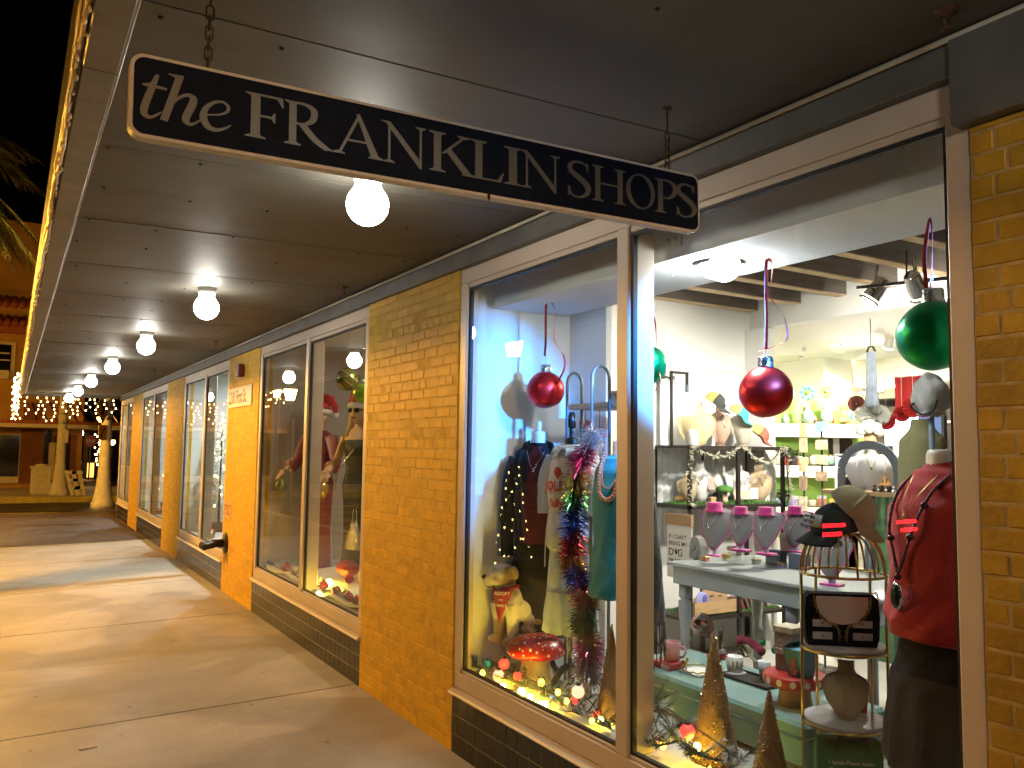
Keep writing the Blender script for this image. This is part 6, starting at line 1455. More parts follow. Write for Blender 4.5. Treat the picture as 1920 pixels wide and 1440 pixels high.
# goods on the low rack shelf and floor below
p=at(1350,1150,Y=RY0+.02)
t=thing('wooden_crate','shallow wooden crate of gifts on the lower rack shelf','crate',(4.62,4.72,.40))
m=MB()
for (x0,y0,x1,y1) in((4.40,4.664,4.86,4.676),(4.40,4.83,4.86,4.842),(4.40,4.677,4.412,4.829),(4.848,4.677,4.86,4.829)): m.box(x0,y0,.40,x1,y1,.49)
m.box(4.401,4.665,.399,4.859,4.841,.405); m.build('crate_board',M['wood'],t)
t=thing('cat_pouch','tan cat face pouch with pink ears standing in the wooden crate','pouch',(4.70,4.74,.41))
m=MB(); m.prism([(-.09,0),(.09,0),(.10,.13),(.095,.2),(.075,.165),(0,.17),(-.075,.165),(-.095,.2),(-.10,.13)],(4.70,4.74,.42),(.95,-.3,0),(-.1,.05,1),(0.01,.03,0)); m.build('pouch_face',mk('tan_felt',(.45,.29,.16),.9),t)
for s_ in(-1,1):
    m=MB(); m.prism([(s_*.06,.16),(s_*.1,.15),(s_*.098,.205)],(4.70,4.738,.42),(.95,-.3,0),(-.1,.05,1),(.001,-.004,0)); m.build('pouch_ear',mk('pink_felt_%d'%s_,(.6,.2,.25),.9),t)
m=MB(); 
for a in (-.035,.035): m.tube([V((4.70,4.734,.42))+V((.95,-.3,0)).normalized()*(a+d)+V((-.1,.05,1)).normalized()*(.10-.006*math.cos(d*90)) for d in(-.015,-.007,0,.007,.015)],.0025,5)
m.build('pouch_eyes',M['screw'],t)
t=thing('lilac_sponge','lilac rounded pouch beside the cat pouch in the crate','pouch',(4.55,4.74,.41)); m=MB(); m.ell((4.55,4.745,.48),.07,.02,.075,18,12); m.build('pouch_body',mk('lilac_felt',(.30,.32,.62),.85),t); m=MB(); m.ell((4.56,4.725,.50),.025,.006,.035,12,8); m.build('pouch_spot',mk('deep_lilac',(.15,.13,.42),.8),t)
for k in range(6):
    m=MB(); x=4.93+.055*k; m.obox((x,4.76,.44),V((.012,0,.006)),V((0,.06,0)),V((-.02,0,.04)),.002); tag(m.build('leather_wallet',mk('wallet_%d'%k,[(.2,.05,.05),(.10,.08,.07),(.25,.12,.10),(.3,.2,.15),(.08,.05,.05),(.35,.28,.2)][k],.6)),'%s leather wallet filed upright beside the crate on the low shelf'%('dark red','dark brown','red brown','tan','black brown','cream')[k],'wallet')
# ------------------------------------------------------------------ brass cage rack with marble shelves
cg=at(1582,1200,X=2.60); cx,cy=cg.x,cg.y; R_=.146
zs1=at(1582,1205,X=2.6).z; zs2=at(1582,1343,X=2.6).z; zr=at(1582,1075,X=2.6).z; ztop=at(1582,1000,X=2.6).z
t=thing('cage_rack','brass birdcage shaped rack with two round marble shelves','rack',(cx,cy,ZF))
m=MB(); N_=14
for k in range(N_):
    a=2*PI*k/N_+.1; c,s_=math.cos(a),math.sin(a)
    m.tube([(cx+c*R_,cy+s_*R_,zr)]+[(cx+c*R_*(.42+.58*math.cos(th)),cy+s_*R_*(.42+.58*math.cos(th)),zr+(ztop-zr)*math.sin(th)) for th in [PI/2*j/7 for j in range(8)]],.0042,6)
m.tube([(cx+R_*math.cos(a),cy+R_*math.sin(a),zr) for a in [2*PI*k/36 for k in range(36)]],.0055,6,closed=True)
m.tube([(cx+R_*.42*math.cos(a),cy+R_*.42*math.sin(a),ztop) for a in [2*PI*k/24 for k in range(24)]],.0055,6,closed=True); m.build('cage_dome',M['gold'],t)
for a in [math.radians(q) for q in(143,293,78,358)]:
    m=MB(); m.tube([(cx+R_*math.cos(a),cy+R_*math.sin(a),ZF),(cx+R_*math.cos(a),cy+R_*math.sin(a),zr)],.0055,8); m.build('upright',M['gold'],t)
MA=mk('white_marble',(.68,.66,.62),.25,var=(7,.22)); 
for z in(zs1,zs2):
    m=MB(); m.lathe([(0,z-.016),(R_-.006,z-.016),(R_-.004,z-.012),(R_-.004,z-.002),(R_-.007,z),(0,z)],(cx,cy,0),40); m.build('marble_shelf',MA,t)
    m=MB(); m.lathe([(R_-.003,z-.022),(R_+.003,z-.022),(R_+.003,z-.012),(R_-.003,z-.012)],(cx,cy,0),40); m.build('shelf_band',M['gold'],t)
# handbag (drawer-front pattern in black and white with chain trim)
f=V((-.62,-.78,0)).normalized(); s_=V((-f.y,f.x,0))*-1   # s_ runs to the right as seen
hb=V((cx,cy,zs1+.001))+f*.035+s_*.02
t=thing('handbag','black and white handbag with gold chain trim on the upper marble shelf','handbag',hb)
W2,H2=.122,.175
m=MB(); out=[(-W2*.95,0),(W2*.95,0),(W2*1.02,.03),(W2*1.04,.10),(W2*1.0,.165),(W2*.86,.18),(-W2*.86,.18),(-W2*1.0,.165),(-W2*1.04,.10),(-W2*1.02,.03)]
m.prism(out,hb-f*.03,s_,(0,0,1),f*.06); bg=m.build('bag_body',M['black'],t)
fo=hb+f*.0305
flap=[(-.088,.172),(.088,.172)]+[(.088*math.cos(a),.150-.075*math.sin(a)) for a in [PI*k/14 for k in range(0,15)]]
m=MB(); m.prism(flap,fo,s_,(0,0,1),f*.004); m.build('bag_flap',mk('ivory_leather',(.80,.70,.58),.45),t)
m=MB()
for sx_ in(-1,1):
    for z in(.035,.078): m.obox(fo+s_*(sx_*.068+ .0)+V((0,0,z)),s_*.033,V((0,0,.0125)),f*.003,.001)
m.build('bag_panels',M['bustwhite'],t)
m=MB()
for sx_ in(-1,1):
    for z in(.035,.078): m.ell(fo+s_*(sx_*.068)+V((0,0,z))+f*.004,.004,.004,.004,8,6)
m.build('bag_studs',M['gold'],t)
def linkchain(m,P,r=.0055,w=.0017):
    L=0; last=P[0]; k=0
    for p in P[1:]:
        if (p-last).length>r*1.5:
            d=(p-last).normalized(); a=f if k%2 else f.cross(d).normalized(); b=d; c=last
            m.tube([c+b*(r*1.2*math.cos(q))+a.cross(b)*(r*.8*math.sin(q)) if k%2 else c+b*(r*1.2*math.cos(q))+f*(r*.8*math.sin(q)) for q in [2*PI*j/8 for j in range(8)]],w,5,closed=True); last=p; k+=1
m=MB()
for sx_ in(-1,1):
    linkchain(m,bez([fo+f*.005+s_*(sx_*.095)+V((0,0,.168)),fo+f*.005+s_*(sx_*.088)+V((0,0,.13)),fo+f*.005+s_*(sx_*.06)+V((0,0,.088)),fo+f*.005+s_*(sx_*.02)+V((0,0,.068)),fo+f*.005+s_*(sx_*.012)+V((0,0,.04)),fo+f*.005+s_*(sx_*.012)+V((0,0,.008))],14))
linkchain(m,bez([hb-s_*.105+V((0,0,.172)),hb-s_*.118+f*.015+V((0,0,.185)),hb-s_*.125+f*.02+V((0,0,.16)),hb-s_*.126+f*.02+V((0,0,.08))],10))
m.build('bag_chain',M['gold'],t)
bust(V((cx-.02,cy-.02,zs2+.001)),0,'tan linen bust with a gold necklace on the lower marble shelf',.20,.155,M['busttan'],(-.85,-.5,0),M['gold'],'necklace busts on the cage rack')
p=V((cx+.06,cy+.02,zs2+.001)); t=thing('red_cosmetic_bag','rounded red bag standing behind the tan bust on the marble shelf','bag',p)
m=MB(); m.prism([(-.055,0),(.055,0),(.06,.06),(.045,.115),(0,.135),(-.045,.115),(-.06,.06)],p,s_,(0,0,1),f*-.03); m.build('bag_body',mk('red_vinyl',(.30,.02,.02),.35),t)
m=MB(); m.tube(bez([p+s_*.02+V((0,0,.13)),p+s_*.012+V((0,0,.15)),p-s_*.012+V((0,0,.15)),p-s_*.02+V((0,0,.13))],5),.003,6); m.build('bag_handle',M['gold'],t)
# green tote on the floor under the cage
p=V((cx,cy,ZF+.001)); t=thing('green_tote_bag','green tote bag with white printed words under the brass cage rack','bag',p)
GB=mk('green_tote_cloth',(.035,.15,.02),.75,var=(14,.2))
m=MB(); R=[]
for z,w,d in((0,.098,.045),(.07,.104,.05),(.16,.106,.045),(.195,.104,.030)): R.append([p+s_*(a*w)+f*(b*d+.03)+V((0,0,z)) for a,b in((-1,-1),(0,-1.05),(1,-1),(1,1),(0,1.1),(-1,1))])
m.loft(R); m.build('tote_body',GB,t)
m=MB(); m.tube(bez([p-s_*.06+f*.07+V((0,0,.16)),p-s_*.05+f*.06+V((0,0,.21)),p+s_*.03+f*.06+V((0,0,.212)),p+s_*.05+f*.07+V((0,0,.16))],6),.006,6); m.build('tote_handle',mk('dark_green_web',(.015,.05,.015),.8),t)
for k,(b_,sz_) in enumerate((('I Speak Fluent Italian',.0185),('Gucci',.019))):
    mm=text_mesh(b_,sz_,p+f*.084+s_*.078+V((0,0,.125-.024*k)),-s_,(0,0,1),(0,0,0),.0003); mm.build('tote_text',M['signwhite'],t)
# hat stack on the cage
hc=V((cx,cy,ztop+.012))
cap(hc+V((-.01,.01,.008)),.098,(-.85,.25,0),(CK,CK,CK),'dark cap with a printed patch, lowest of the caps stacked on the cage rack',.25,-.1,True,'caps on the displays',('espresso','BEFORE','PROSECCO'))
cap(hc+V((.018,-.03,.075)),.088,(.5,-.75,0),(CT,CT,CT),'khaki cap perched on top of the dark cap on the cage rack',.75,.2,False)
# dog-eared tissue parcels at the cage foot
# ------------------------------------------------------------------ rear room of the first shop
M['green']=mk('lime_green_panel',(.33,.56,.10),.6)
A=at(1440,840,X=7.0); dB=mpp(A)
B=EYE+ray(1612,840)*((A-EYE).dot(FWD)/F)
eu=(B-A); LW=V((eu.x,eu.y,0)).length; eu=V((eu.x,eu.y,0)).normalized(); en=V((eu.y,-eu.x,0)); 
if en.dot(A-EYE)>0: en=-en
def gp(px,py,o=0.0):
    """point on the green display wall"""
    w=ray(px,py); n=en; t_=((A-EYE).dot(n))/w.dot(n); return EYE+w*t_+en*o
t=thing('green_display_wall','lime green display wall with thick white shelves in the rear room','display wall',V((A.x,A.y,.02)))
def gbox(name,mat,x0,y0,x1,y1,o0,o1,par=t):
    a=gp(x0,y0);b=gp(x1,y1); c=(a+b)/2; z0,z1=min(a.z,b.z),max(a.z,b.z); du=(V((b.x-a.x,b.y-a.y,0))).length/2
    m=MB(); m.obox(V((c.x,c.y,(z0+z1)/2))+en*((o0+o1)/2),eu*du,en*(abs(o1-o0)/2),V((0,0,(z1-z0)/2)),.003); return m.build(name,mat,par)
gbox('green_panel',M['green'],1436,735,1640,1010,-.03,0)
for (y0,y1,x1) in((796,822,1605),(872,895,1572),(948,975,1560)): gbox('white_shelf',M['cream'],1437,y0,x1,y1,.002,.30)
gbox('dark_post',M['rack'],1553,822,1598,880,.002,.02); gbox('white_post',M['white'],1560,820,1572,868,.022,.04)
def onsh(px,py,o=.15): return gp(px,py,o)
# paper flowers
def flower(px,py,r,mp,mc,label,ysh):
    p=onsh(px,py,.2); k=mpp(p); t=thing('flower_figure',label,'flower',V((p.x,p.y,onsh(px,ysh,.2).z)))
    ve=(EYE-p); ve.z=0; ve.normalize(); u=V((-ve.y,ve.x,0))
    m=MB()
    n=8 if mp is FT else 11
    for i in range(n):
        a=2*PI*i/n; d=u*math.cos(a)+V((0,0,1))*math.sin(a); q=d.cross(ve); w=r*k*(.30 if n==8 else .17)
        m.thick([[p+d*r*k*.25-q*w*.4,p+d*r*k*.25+q*w*.4],[p+d*r*k*.65-q*w+ve*.02,p+d*r*k*.65+q*w+ve*.02],[p+d*r*k-q*w*.25,p+d*r*k+q*w*.25]],ve*.006)
    m.build('petals',mp,t)
    m=MB(); m.lathe([(r*k*.36,0),(r*k*.3,.02),(0,.03)],p+ve*.004,14,axis=ve); m.build('flower_centre',mc,t)
    b=V((p.x,p.y,onsh(px,ysh,.2).z)); m=MB(); m.tube([b,p],.008,6); m.build('stem',M['green'],t)
    m=MB(); m.lathe([(.05,0),(.065,.05),(.05,.12),(.02,.15),(.022,.2)],b,14); m.build('vase',mk('mint_vase_%d'%px,(.35,.48,.36),.4),t)
FT=mk('aqua_petal',(.08,.42,.34),.6); FO=mk('orange_petal',(.62,.28,.02),.6)
flower(1502,739,15,FT,mk('yellow_centre',(.65,.42,.03),.6),'aqua petalled flower with yellow centre on the top white shelf',795)
flower(1536,736,14,FO,mk('green_centre',(.22,.36,.1),.6),'orange petalled flower with green centre on the top white shelf',795)
BR=mk('brown_bear_figure',(.34,.17,.05),.7,var=(12,.2))
p=onsh(1572,795,.15); k=mpp(p)
t=thing('bear_figure','seated brown bear figure at the right end of the top white shelf','figurine',p)
m=MB(); m.ell(p+V((0,0,13*k)),9*k,8*k,14*k,14,10); m.ell(p+V((0,0,31*k))-eu*2*k,7*k,7*k,7*k,14,10); m.ell(p+V((0,0,30*k))+eu*5*k+en*3*k,4*k,4*k,3*k,10,8)
for s_ in(-1,1): m.ell(p+V((0,0,38*k))+eu*(s_*5-2)*k,2.5*k,2*k,3*k,8,6); m.ell(p+en*9*k*(.6)+eu*s_*7*k+V((0,0,4*k)),8*k,7*k,4*k,10,8); m.tube([p+V((0,0,22*k))+eu*s_*7*k,p+V((0,0,14*k))+eu*(s_*4+3)*k+en*9*k],3*k,8)
o=m.build('bear_body',BR,t); remesh(o,.02,3)
m=MB(); m.ell(p+V((0,0,16*k))+eu*11*k+en*6*k,5*k,4*k,9*k,12,8); m.build('blue_bundle',mk('sky_blue',(.08,.38,.55),.6),t)
p=onsh(1540,795,.12); t=thing('elephant_figure','pale mint elephant figure beside the brown bear','figurine',p)
m=MB(); m.ell(p+V((0,0,15*k)),8*k,7*k,15*k,12,8); m.ell(p+V((0,0,30*k)),9*k,7*k,7*k,12,8); m.tube([p+V((0,0,30*k))+eu*8*k,p+V((0,0,20*k))+eu*12*k,p+V((0,0,26*k))+eu*15*k],2*k,8); o=m.build('elephant_body',mk('mint_figure',(.42,.52,.42),.6),t); remesh(o,.02,3)
for (px,h,r_,mt,l) in((1463,20,8,'mint','squat pale green bottle near the red ornament on the top shelf'),(1498,34,7,'pale','tall yellow green bottle left of the mint elephant'),(1518,16,7,'brown','short dark brown pot between the shelf flowers'),(1551,18,3,'red','slim red bottle between the mint elephant and the bear')):
    p=onsh(px,795,.16); t=thing('shelf_bottle',l,'bottle',p); c_={'mint':(.28,.42,.26),'pale':(.50,.50,.22),'brown':(.08,.035,.015),'red':(.4,.03,.03)}[mt]
    m=MB(); m.lathe([(r_*k*.9,0),(r_*k,.3*h*k),(r_*k*.9,.55*h*k),(r_*k*.4,.72*h*k),(r_*k*.35,h*k),(0,h*k)],p,14); m.build('bottle_body',mk('bottle_%d'%px,c_,.25),t)
# card spinner racks
for j,(px,ys) in enumerate(((1506,(807,835,871,906,945)),(1540,(800,834,862,893)))):
    b=at(px,1040,X=5.2); t=thing('card_rack',('wire card rack with five cards in front of the green wall, left one','wire card rack with wide cards in front of the green wall, right one')[j],'card rack',V((b.x,b.y,.02)))
    m=MB(); a=at(px,790,X=5.2); m.tube([(a.x,a.y,.02),(a.x,a.y,a.z)],.008,6); m.lathe([(.14,.02),(.13,.035),(.02,.05)],(a.x,a.y,0),14)
    for y in ys: q=at(px,y+9,X=5.19); m.bar(q+V((0,-.05,0)),q+V((0,.05,0)),.006)
    m.build('wire_stand',M['rack'],t)
    for i,y in enumerate(ys):
        q=at(px,y,X=5.17); w,h=(.036,.055) if j==0 else (.052,.036); cc=[(.55,.38,.2),(.5,.4,.26),(.6,.5,.3),(.35,.25,.16),(.62,.52,.36)][i] if not(j==1 and i==0) else (.2,.42,.5)
        m=MB(); m.obox(q,V((.004,0,0)),V((0,w,0)),V((0,0,h)),.002); m.build('greeting_card',mk('card_%d_%d'%(j,i),cc,.7,var=(22,.45)),t)
for k,(px,py,l,c_) in enumerate(((1462,868,'red flower pot on the second white shelf',(.35,.05,.03)),(1478,866,'black pot on the second white shelf',(.02,.02,.02)),(1460,945,'dark potted plant on the lowest white shelf',(.03,.08,.03)))):
    p=onsh(px,872 if k<2 else 948,.16); t=thing('potted_plant',l,'plant',p); m=MB(); m.lathe([(.045,0),(.06,.09),(.055,.092),(0,.085)],p,12); m.build('pot',mk('pot_%d'%k,c_,.6),t)
    m=MB(); leafball(m,p+V((0,0,.13)),.09,.09,.06,60,.03,rn); m.build('plant_leaves',M['leaf'],t)
# arched stand with white busts and the orange sign
p0=at(1625,905,X=4.3); ar=at(1690,845,X=4.3)
t=thing('arch_stand','dark metal arch stand holding white necklace busts in mid shop','stand',V((4.3,p0.y,.02)))
a=at(1578,905,X=4.3);b=at(1684,905,X=4.3); yc=(a.y+b.y)/2; r=abs(a.y-b.y)/2; zb=at(1630,920,X=4.3).z; hh=at(1630,834,X=4.3).z-zb
m=MB(); pts=[(4.3,yc-r,zb)]+[(4.3,yc-r*math.cos(q),zb+.10+(hh-.10)*math.sin(q)) for q in [PI*k/20 for k in range(21)]]+[(4.3,yc+r,zb)]
for i in range(len(pts)-1): m.bar(pts[i],pts[i+1],.05,.012,up=(1,0,0))
m.build('arch_band',M['greymetal'],t)
m=MB(); m.bbox(4.18,yc-r-.05,zb-.025,4.42,yc+r+.05,zb,.004); m.build('stand_plate',M['wood'],t)
m=MB(); m.tube([(4.3,yc,zb-.026),(4.3,yc,.03)],.03,10); m.lathe([(.2,.02),(.18,.04),(.03,.05)],(4.3,yc,0),16); m.build('stand_foot',M['greymetal'],t)
for i,(px,h,l) in enumerate(((1612,.26,'left white bust under the dark arch'),(1634,.28,'white bust with a long chain in the middle of the arch'),(1688,.30,'larger white bust right of the dark arch'))):
    p=at(px,905,X=4.36 if i<2 else 4.6); p.z=zb+.001; bust(p,0,l,h,.17 if i<2 else .2,M['bustwhite'],(-.8,-.6,0),M['gold'] if i==1 else None,'white busts by the arch stand')
q=at(1668,893,X=4.7); t=thing('orange_sign','small orange card sign reading Sun Treas between the white busts','sign',q)
m=MB(); m.box(4.70,q.y-.075,q.z-.07,4.708,q.y+.075,q.z+.07); m.build('sign_card',mk('orange_card',(.70,.36,.12),.7),t)
for k,b_ in enumerate(('Sun','Treas')): text_mesh(b_,.062,(4.6985,q.y+.066,q.z+.012-.052*k),(0,-1,0),(0,0,1),(0,0,0),.0014).build('sign_text',M['screw'],t)
for k in range(6):
    p=at(1640+k*7,905,X=4.22); p.z=zb+.001; m=MB(); m.lathe([(.012,0),(.015,.01),(.004,.02),(.012,.034),(.0,.04)],p,8); tag(m.build('ring_stand',M['foil' if k%2 else 'rust']),'tiny ring stand in the row at the foot of the arch','ring stand','ring stands in a row under the arch')
# hanging gown, fans, red cloth, grey hat, olive jacket
p=at(1633,660,X=6.0); k=mpp(p)
t=thing('hanging_gown','pale blue straight gown with a white fluffy hem hanging from the ceiling','gown',p)
m=MB(); m.tube([p+V((0,0,2.72-p.z)),p+V((0,0,10*k))],.004,5); m.tube([p+V((0,-9*k,0)),p+V((0,-4*k,10*k)),p+V((0,4*k,10*k)),p+V((0,9*k,0))],.008,6); m.build('hanger',M['rack'],t)
m=MB(); R=[]
for z,w in((0,9),(-30,10),(-70,12),(-105,15)): R.append([p+V((math.cos(a)*w*k*.45*(1+.1*math.cos(5*a)),math.sin(a)*w*k*(1+.08*math.cos(7*a)),z*k)) for a in [2*PI*j/24 for j in range(24)]])
m.loft(R); m.build('gown_body',mk('pale_blue_velvet',(.36,.43,.56),.7,var=(8,.3),sheen=.6),t)
m=MB(); rg=random.Random(4)
for i in range(900):
    d=V((rg.gauss(0,1),rg.gauss(0,1),rg.gauss(0,1))).normalized(); q=p+V((d.x*13*k,d.y*25*k,-118*k+d.z*12*k)); e=q+d*.05; w=d.orthogonal().normalized()*.02; m.add([q-w,q+w,e],[(0,1,2)])
m.ell(p+V((0,0,-118*k)),12*k,24*k,11*k,16,10); m.build('fluffy_hem',mk('white_fluff',(.70,.70,.64),.95),t)
M['fan']=mk('red_paper_fan',(.52,.03,.03),.75); M['fanpink']=mk('pale_red_paper_fan',(.62,.26,.24),.75)
for (px,py,r,mt,l) in((1662,790,16,'fan','lowest red paper fan beside the fluffy hem'),(1691,776,15,'fan','bright red paper fan in the middle of the fan row'),(1712,764,19,'fan','largest red paper fan, next to the grey hat'),(1606,757,16,'fanpink','pale striped paper fan left of the blue gown')):
    p=at(px,py,X=6.6); k=mpp(p); t=thing('paper_fan',l,'paper fan',p,'red paper fans in the rear shop'); f=(EYE-p).normalized(); f.z=0; f.normalize(); u=V((-f.y,f.x,0)); m=MB()
    n=44; vs=[p+f*.02]; rows=[[p+f*(.012 if i%2 else -.012)+(u*math.cos(2*PI*i/n)+V((0,0,1))*math.sin(2*PI*i/n))*q*k for q in(.6,r*.5,r)] for i in range(n+1)]
    m.thick(rows,f*-.004,False); m.build('pleated_disc',M[mt],t)
    m=MB(); m.tube([p+V((0,0,r*k)),p+V((0,0,2.72-p.z))],.002,4); m.build('thread',M['white'],t)
p=at(1712,705,X=6.9); m=MB(); rows=[[p+V((.02*math.sin(j*1.7),-.17+.34*j/10,-.18*i+(.02*math.sin(j*2) if i==2 else 0))) for j in range(11)] for i in range(3)]; m.thick(rows,(.01,0,0)); tag(m.build('red_hanging_cloth',M['fan']),'red cloth hanging behind the big green ornament','cloth')
p=at(1745,740,X=3.3); k=mpp(p)
t=thing('hanging_hat','large grey cloth hat with a black cord on a stand beside the window post','hat',p)
GH=mk('grey_canvas',(.30,.28,.25),.9,var=(10,.12),bump=(60,.4))
m=MB(); m.ell(p+V((0,0,-2*k)),27*k,33*k,40*k,30,22,fn=lambda d:1+.10*math.sin(3*d.x+5*d.y+2*d.z)+.05*math.sin(9*d.y-6*d.z)); m.tube([p+V((20*k*math.cos(a),24*k*math.sin(a),-34*k+3*k*math.sin(2*a))) for a in [2*PI*q/20 for q in range(20)]],3*k,8,closed=True); m.build('hat_body',GH,t)
m=MB(); m.tube(bez([p+V((-.03,.04,-10*k)),p+V((-.06,.05,-24*k)),p+V((-.05,.0,-38*k)),p+V((-.06,-.05,-30*k)),p+V((-.05,-.06,-12*k))],6),.004,6); m.build('chin_cord',M['black'],t)
m=MB(); m.tube([p+V((0,0,-5*k)),V((p.x,p.y,.03))],.012,8); m.lathe([(.16,.02),(.14,.035),(.02,.05)],(p.x,p.y,0),14); m.build('hat_stand',M['greymetal'],t)
p=at(1730,840,X=3.55); k=mpp(p); m=MB()
gar(m,V((p.x,p.y,0)),smooth_rows([(p.z-.55,.12,.10,0,0,.06,7,0),(p.z-.2,.11,.09,0,0,.05,7,1),(p.z+.03,.10,.08,0,0,.04,5,1),(p.z+.10,.05,.05,0,0,0,4,0),(p.z+.13,.045,.045,0,0,0,4,0)]))
t=thing('olive_jacket','olive canvas jacket on a hidden form behind the red jumper','jacket',V((p.x,p.y,.02))); m.build('jacket_body',mk('olive_canvas',(.20,.18,.075),.9,bump=(80,.4)),t)
m=MB(); m.tube([(p.x,p.y,p.z-.1),(p.x,p.y,.03)],.014,8); m.lathe([(.15,.02),(.13,.035),(.02,.05)],(p.x,p.y,0),14); m.build('form_pole',M['greymetal'],t)
# white bouquet, monitor glow, white crate, dark counters
p=at(1632,812,X=5.6); k=mpp(p); t=thing('white_bouquet','round white flower bouquet in a glass vase behind the arch stand','bouquet',p)
m=MB(); rg=random.Random(2)
for i in range(26): d=V((rg.gauss(0,1),rg.gauss(0,1),abs(rg.gauss(0,1)))).normalized(); m.ell(p+d*.075+V((0,0,.0)),.035,.035,.03,8,6)
m.build('white_petals',mk('white_petal',(.72,.70,.55),.8),t); m=MB(); m.lathe([(.03,-.16),(.045,-.1),(.05,-.02),(.03,0)],p,14); m.build('vase',M['wood'],t)
zc=p.z-.161
t=thing('white_rail_unit','white railed counter unit under the white bouquet','counter',V((5.7,p.y,.02)))
m=MB(); m.bbox(5.5,p.y-.55,zc-.012,5.9,p.y+.25,zc,.003); m.build('counter_top',M['white'],t)
m=MB()
for i in range(15): m.bar((5.51,p.y-.53+.055*i,zc-.0122),(5.51,p.y-.53+.055*i,zc-.16),.014)
m.bar((5.51,p.y-.55,zc-.168),(5.51,p.y+.25,zc-.168),.016); m.bar((5.52,p.y-.54,zc-.1765),(5.52,p.y-.54,.02),.03); m.bar((5.52,p.y+.24,zc-.1765),(5.52,p.y+.24,.02),.03); m.build('rail',M['white'],t)
p=at(1692,808,X=8.8); k=mpp(p); t=thing('rear_monitor','bright glowing screen at the back of the shop','screen',V((p.x,p.y,p.z-.5)))
m=MB(); m.box(8.8,p.y-.50,p.z-.20,8.86,p.y+.24,p.z+.20); m.build('screen_case',M['blackform'],t)
m=MB(); m.box(8.793,p.y-.2,p.z-.17,8.799,p.y+.22,p.z+.17); m.build('screen_face',emis('bright_screen',(.75,.85,1),9),t)
m=MB(); m.box(8.793,p.y-.47,p.z-.17,8.799,p.y-.22,p.z+.17); m.build('screen_side',emis('dim_screen',(.25,.32,.6),1.0),t)
m=MB(); m.box(8.81,p.y-.05,.02,8.85,p.y+.05,p.z-.2005); m.build('screen_post',M['rack'],t)
t=thing('cabinet','dark cabinet along the back of the shop under the white lamps','cabinet',V((9.6,5.0,.02)))
a=at(1600,765,X=9.6);b=at(1800,765,X=9.6)
m=MB(); m.bbox(9.6,b.y-3,.02,10.1,a.y,a.z,.01); m.build('cabinet_body',mk('dark_cabinet',(.045,.035,.03),.6,var=(3,.3)),t)
m=MB(); z2=at(1700,790,X=9.5).z; m.box(9.55,b.y-3,z2-.03,9.599,a.y,z2); m.build('cabinet_edge',M['white'],t)
rg=random.Random(6)
for i,(px,py,c_,l) in enumerate(((1612,845,(.5,.45,.36),'beige box on the floor display left of the arch stand'),(1600,860,(.1,.07,.05),'dark book stack leaning by the card racks'),(1712,842,(.3,.16,.12),'reddish carton right of the white bust'),(1724,850,(.45,.4,.25),'sand coloured carton near the olive jacket'),(1660,868,(.04,.09,.04),'dark green plant pot under the arch'))):
    p=at(px,py,X=5.9); m=MB(); m.bbox(p.x-.06,p.y-.08,.02,p.x+.10,p.y+.08,p.z,.005); tag(m.build('carton',mk('carton_%d'%i,c_,.7,var=(9,.3))),l,'box')
# ------------------------------------------------------------------ second shop window
part('display_platform',M['floorwhite'],(GXI,5.45,.30,3.4,8.41,.418))
part('display_back_wall',mk('taupe_display_wall',(.50,.46,.43),.8,var=(1,.08)),(3.40,5.40,.30,3.45,8.5,2.75))
part('display_side_wall',mk('taupe_side_wall',(.50,.46,.42),.8,var=(1,.08)),(GXI+.02,8.415,.30,3.39,8.47,2.74),(GXI+.02,5.38,.30,3.39,5.44,2.74))
part('display_ceiling',M['greybulk'],(GXI+.01,5.45,2.66,3.39,8.414,2.72))
t=thing('recessed_light','small lit downlight in the second window ceiling','ceiling light',(2.95,6.6,2.66)); m=MB(); m.lathe([(.05,2.6595),(.05,2.65),(0,2.648)],(2.95,6.6,0),18); m.build('light_lens',emis('warm_downlight',(1,.86,.68),700),t)
m=MB(); m.lathe([(.052,2.6598),(.064,2.6598),(.062,2.65),(.052,2.648)],(2.95,6.6,0),18,cap=False); m.build('light_trim',M['white'],t)
def ball2(px,py,X,r,mat,l):
    c=at(px,py,X=X); t=thing('hanging_bauble',l,'bauble',c); m=MB(); m.ell(c,r,r,r,26,18); m.build('bauble_ball',mat,t); m=MB(); m.lathe([(.018,r*.95),(.016,r+.03),(0,r+.032)],c,10); m.tube([c+V((0,0,r)),V((c.x,c.y,2.659))],.0022,5); m.build('bauble_hook',M['galv'],t)
def stripes(name,c1,c2,sc,ang):
    m=mk(name,c1,.25,metal=.6); nt=m.node_tree;N=nt.nodes;L=nt.links; tc=N.new('ShaderNodeTexCoord'); mp=N.new('ShaderNodeMapping'); mp.inputs['Rotation'].default_value=ang; w=N.new('ShaderNodeTexWave'); w.inputs['Scale'].default_value=sc; r=N.new('ShaderNodeValToRGB'); r.color_ramp.interpolation='CONSTANT'; r.color_ramp.elements[0].color=(*c1,1); r.color_ramp.elements[1].color=(*c2,1); r.color_ramp.elements[1].position=.5; e=r.color_ramp.elements.new(.75); e.color=(.5,.45,.2,1)
    L.new(tc.outputs['Object'],mp.inputs[0]); L.new(mp.outputs[0],w.inputs['Vector']); L.new(w.outputs['Fac'],r.inputs[0]); L.new(r.outputs[0],N['Principled BSDF'].inputs['Base Color']); return m
STR=stripes('striped_bauble',(.18,.24,.03),(.22,.03,.02),5,(.3,.9,.4))
ball2(652,711,2.6,.105,STR,'large red and green striped bauble above the santa hat')
ball2(680,737,2.6,.085,mk('lime_bauble',(.22,.34,.02),.3,metal=.5),'plain lime green bauble at the pier edge of the second window')
M['mskin']=mk('mannequin_skin',(.50,.33,.20),.5)
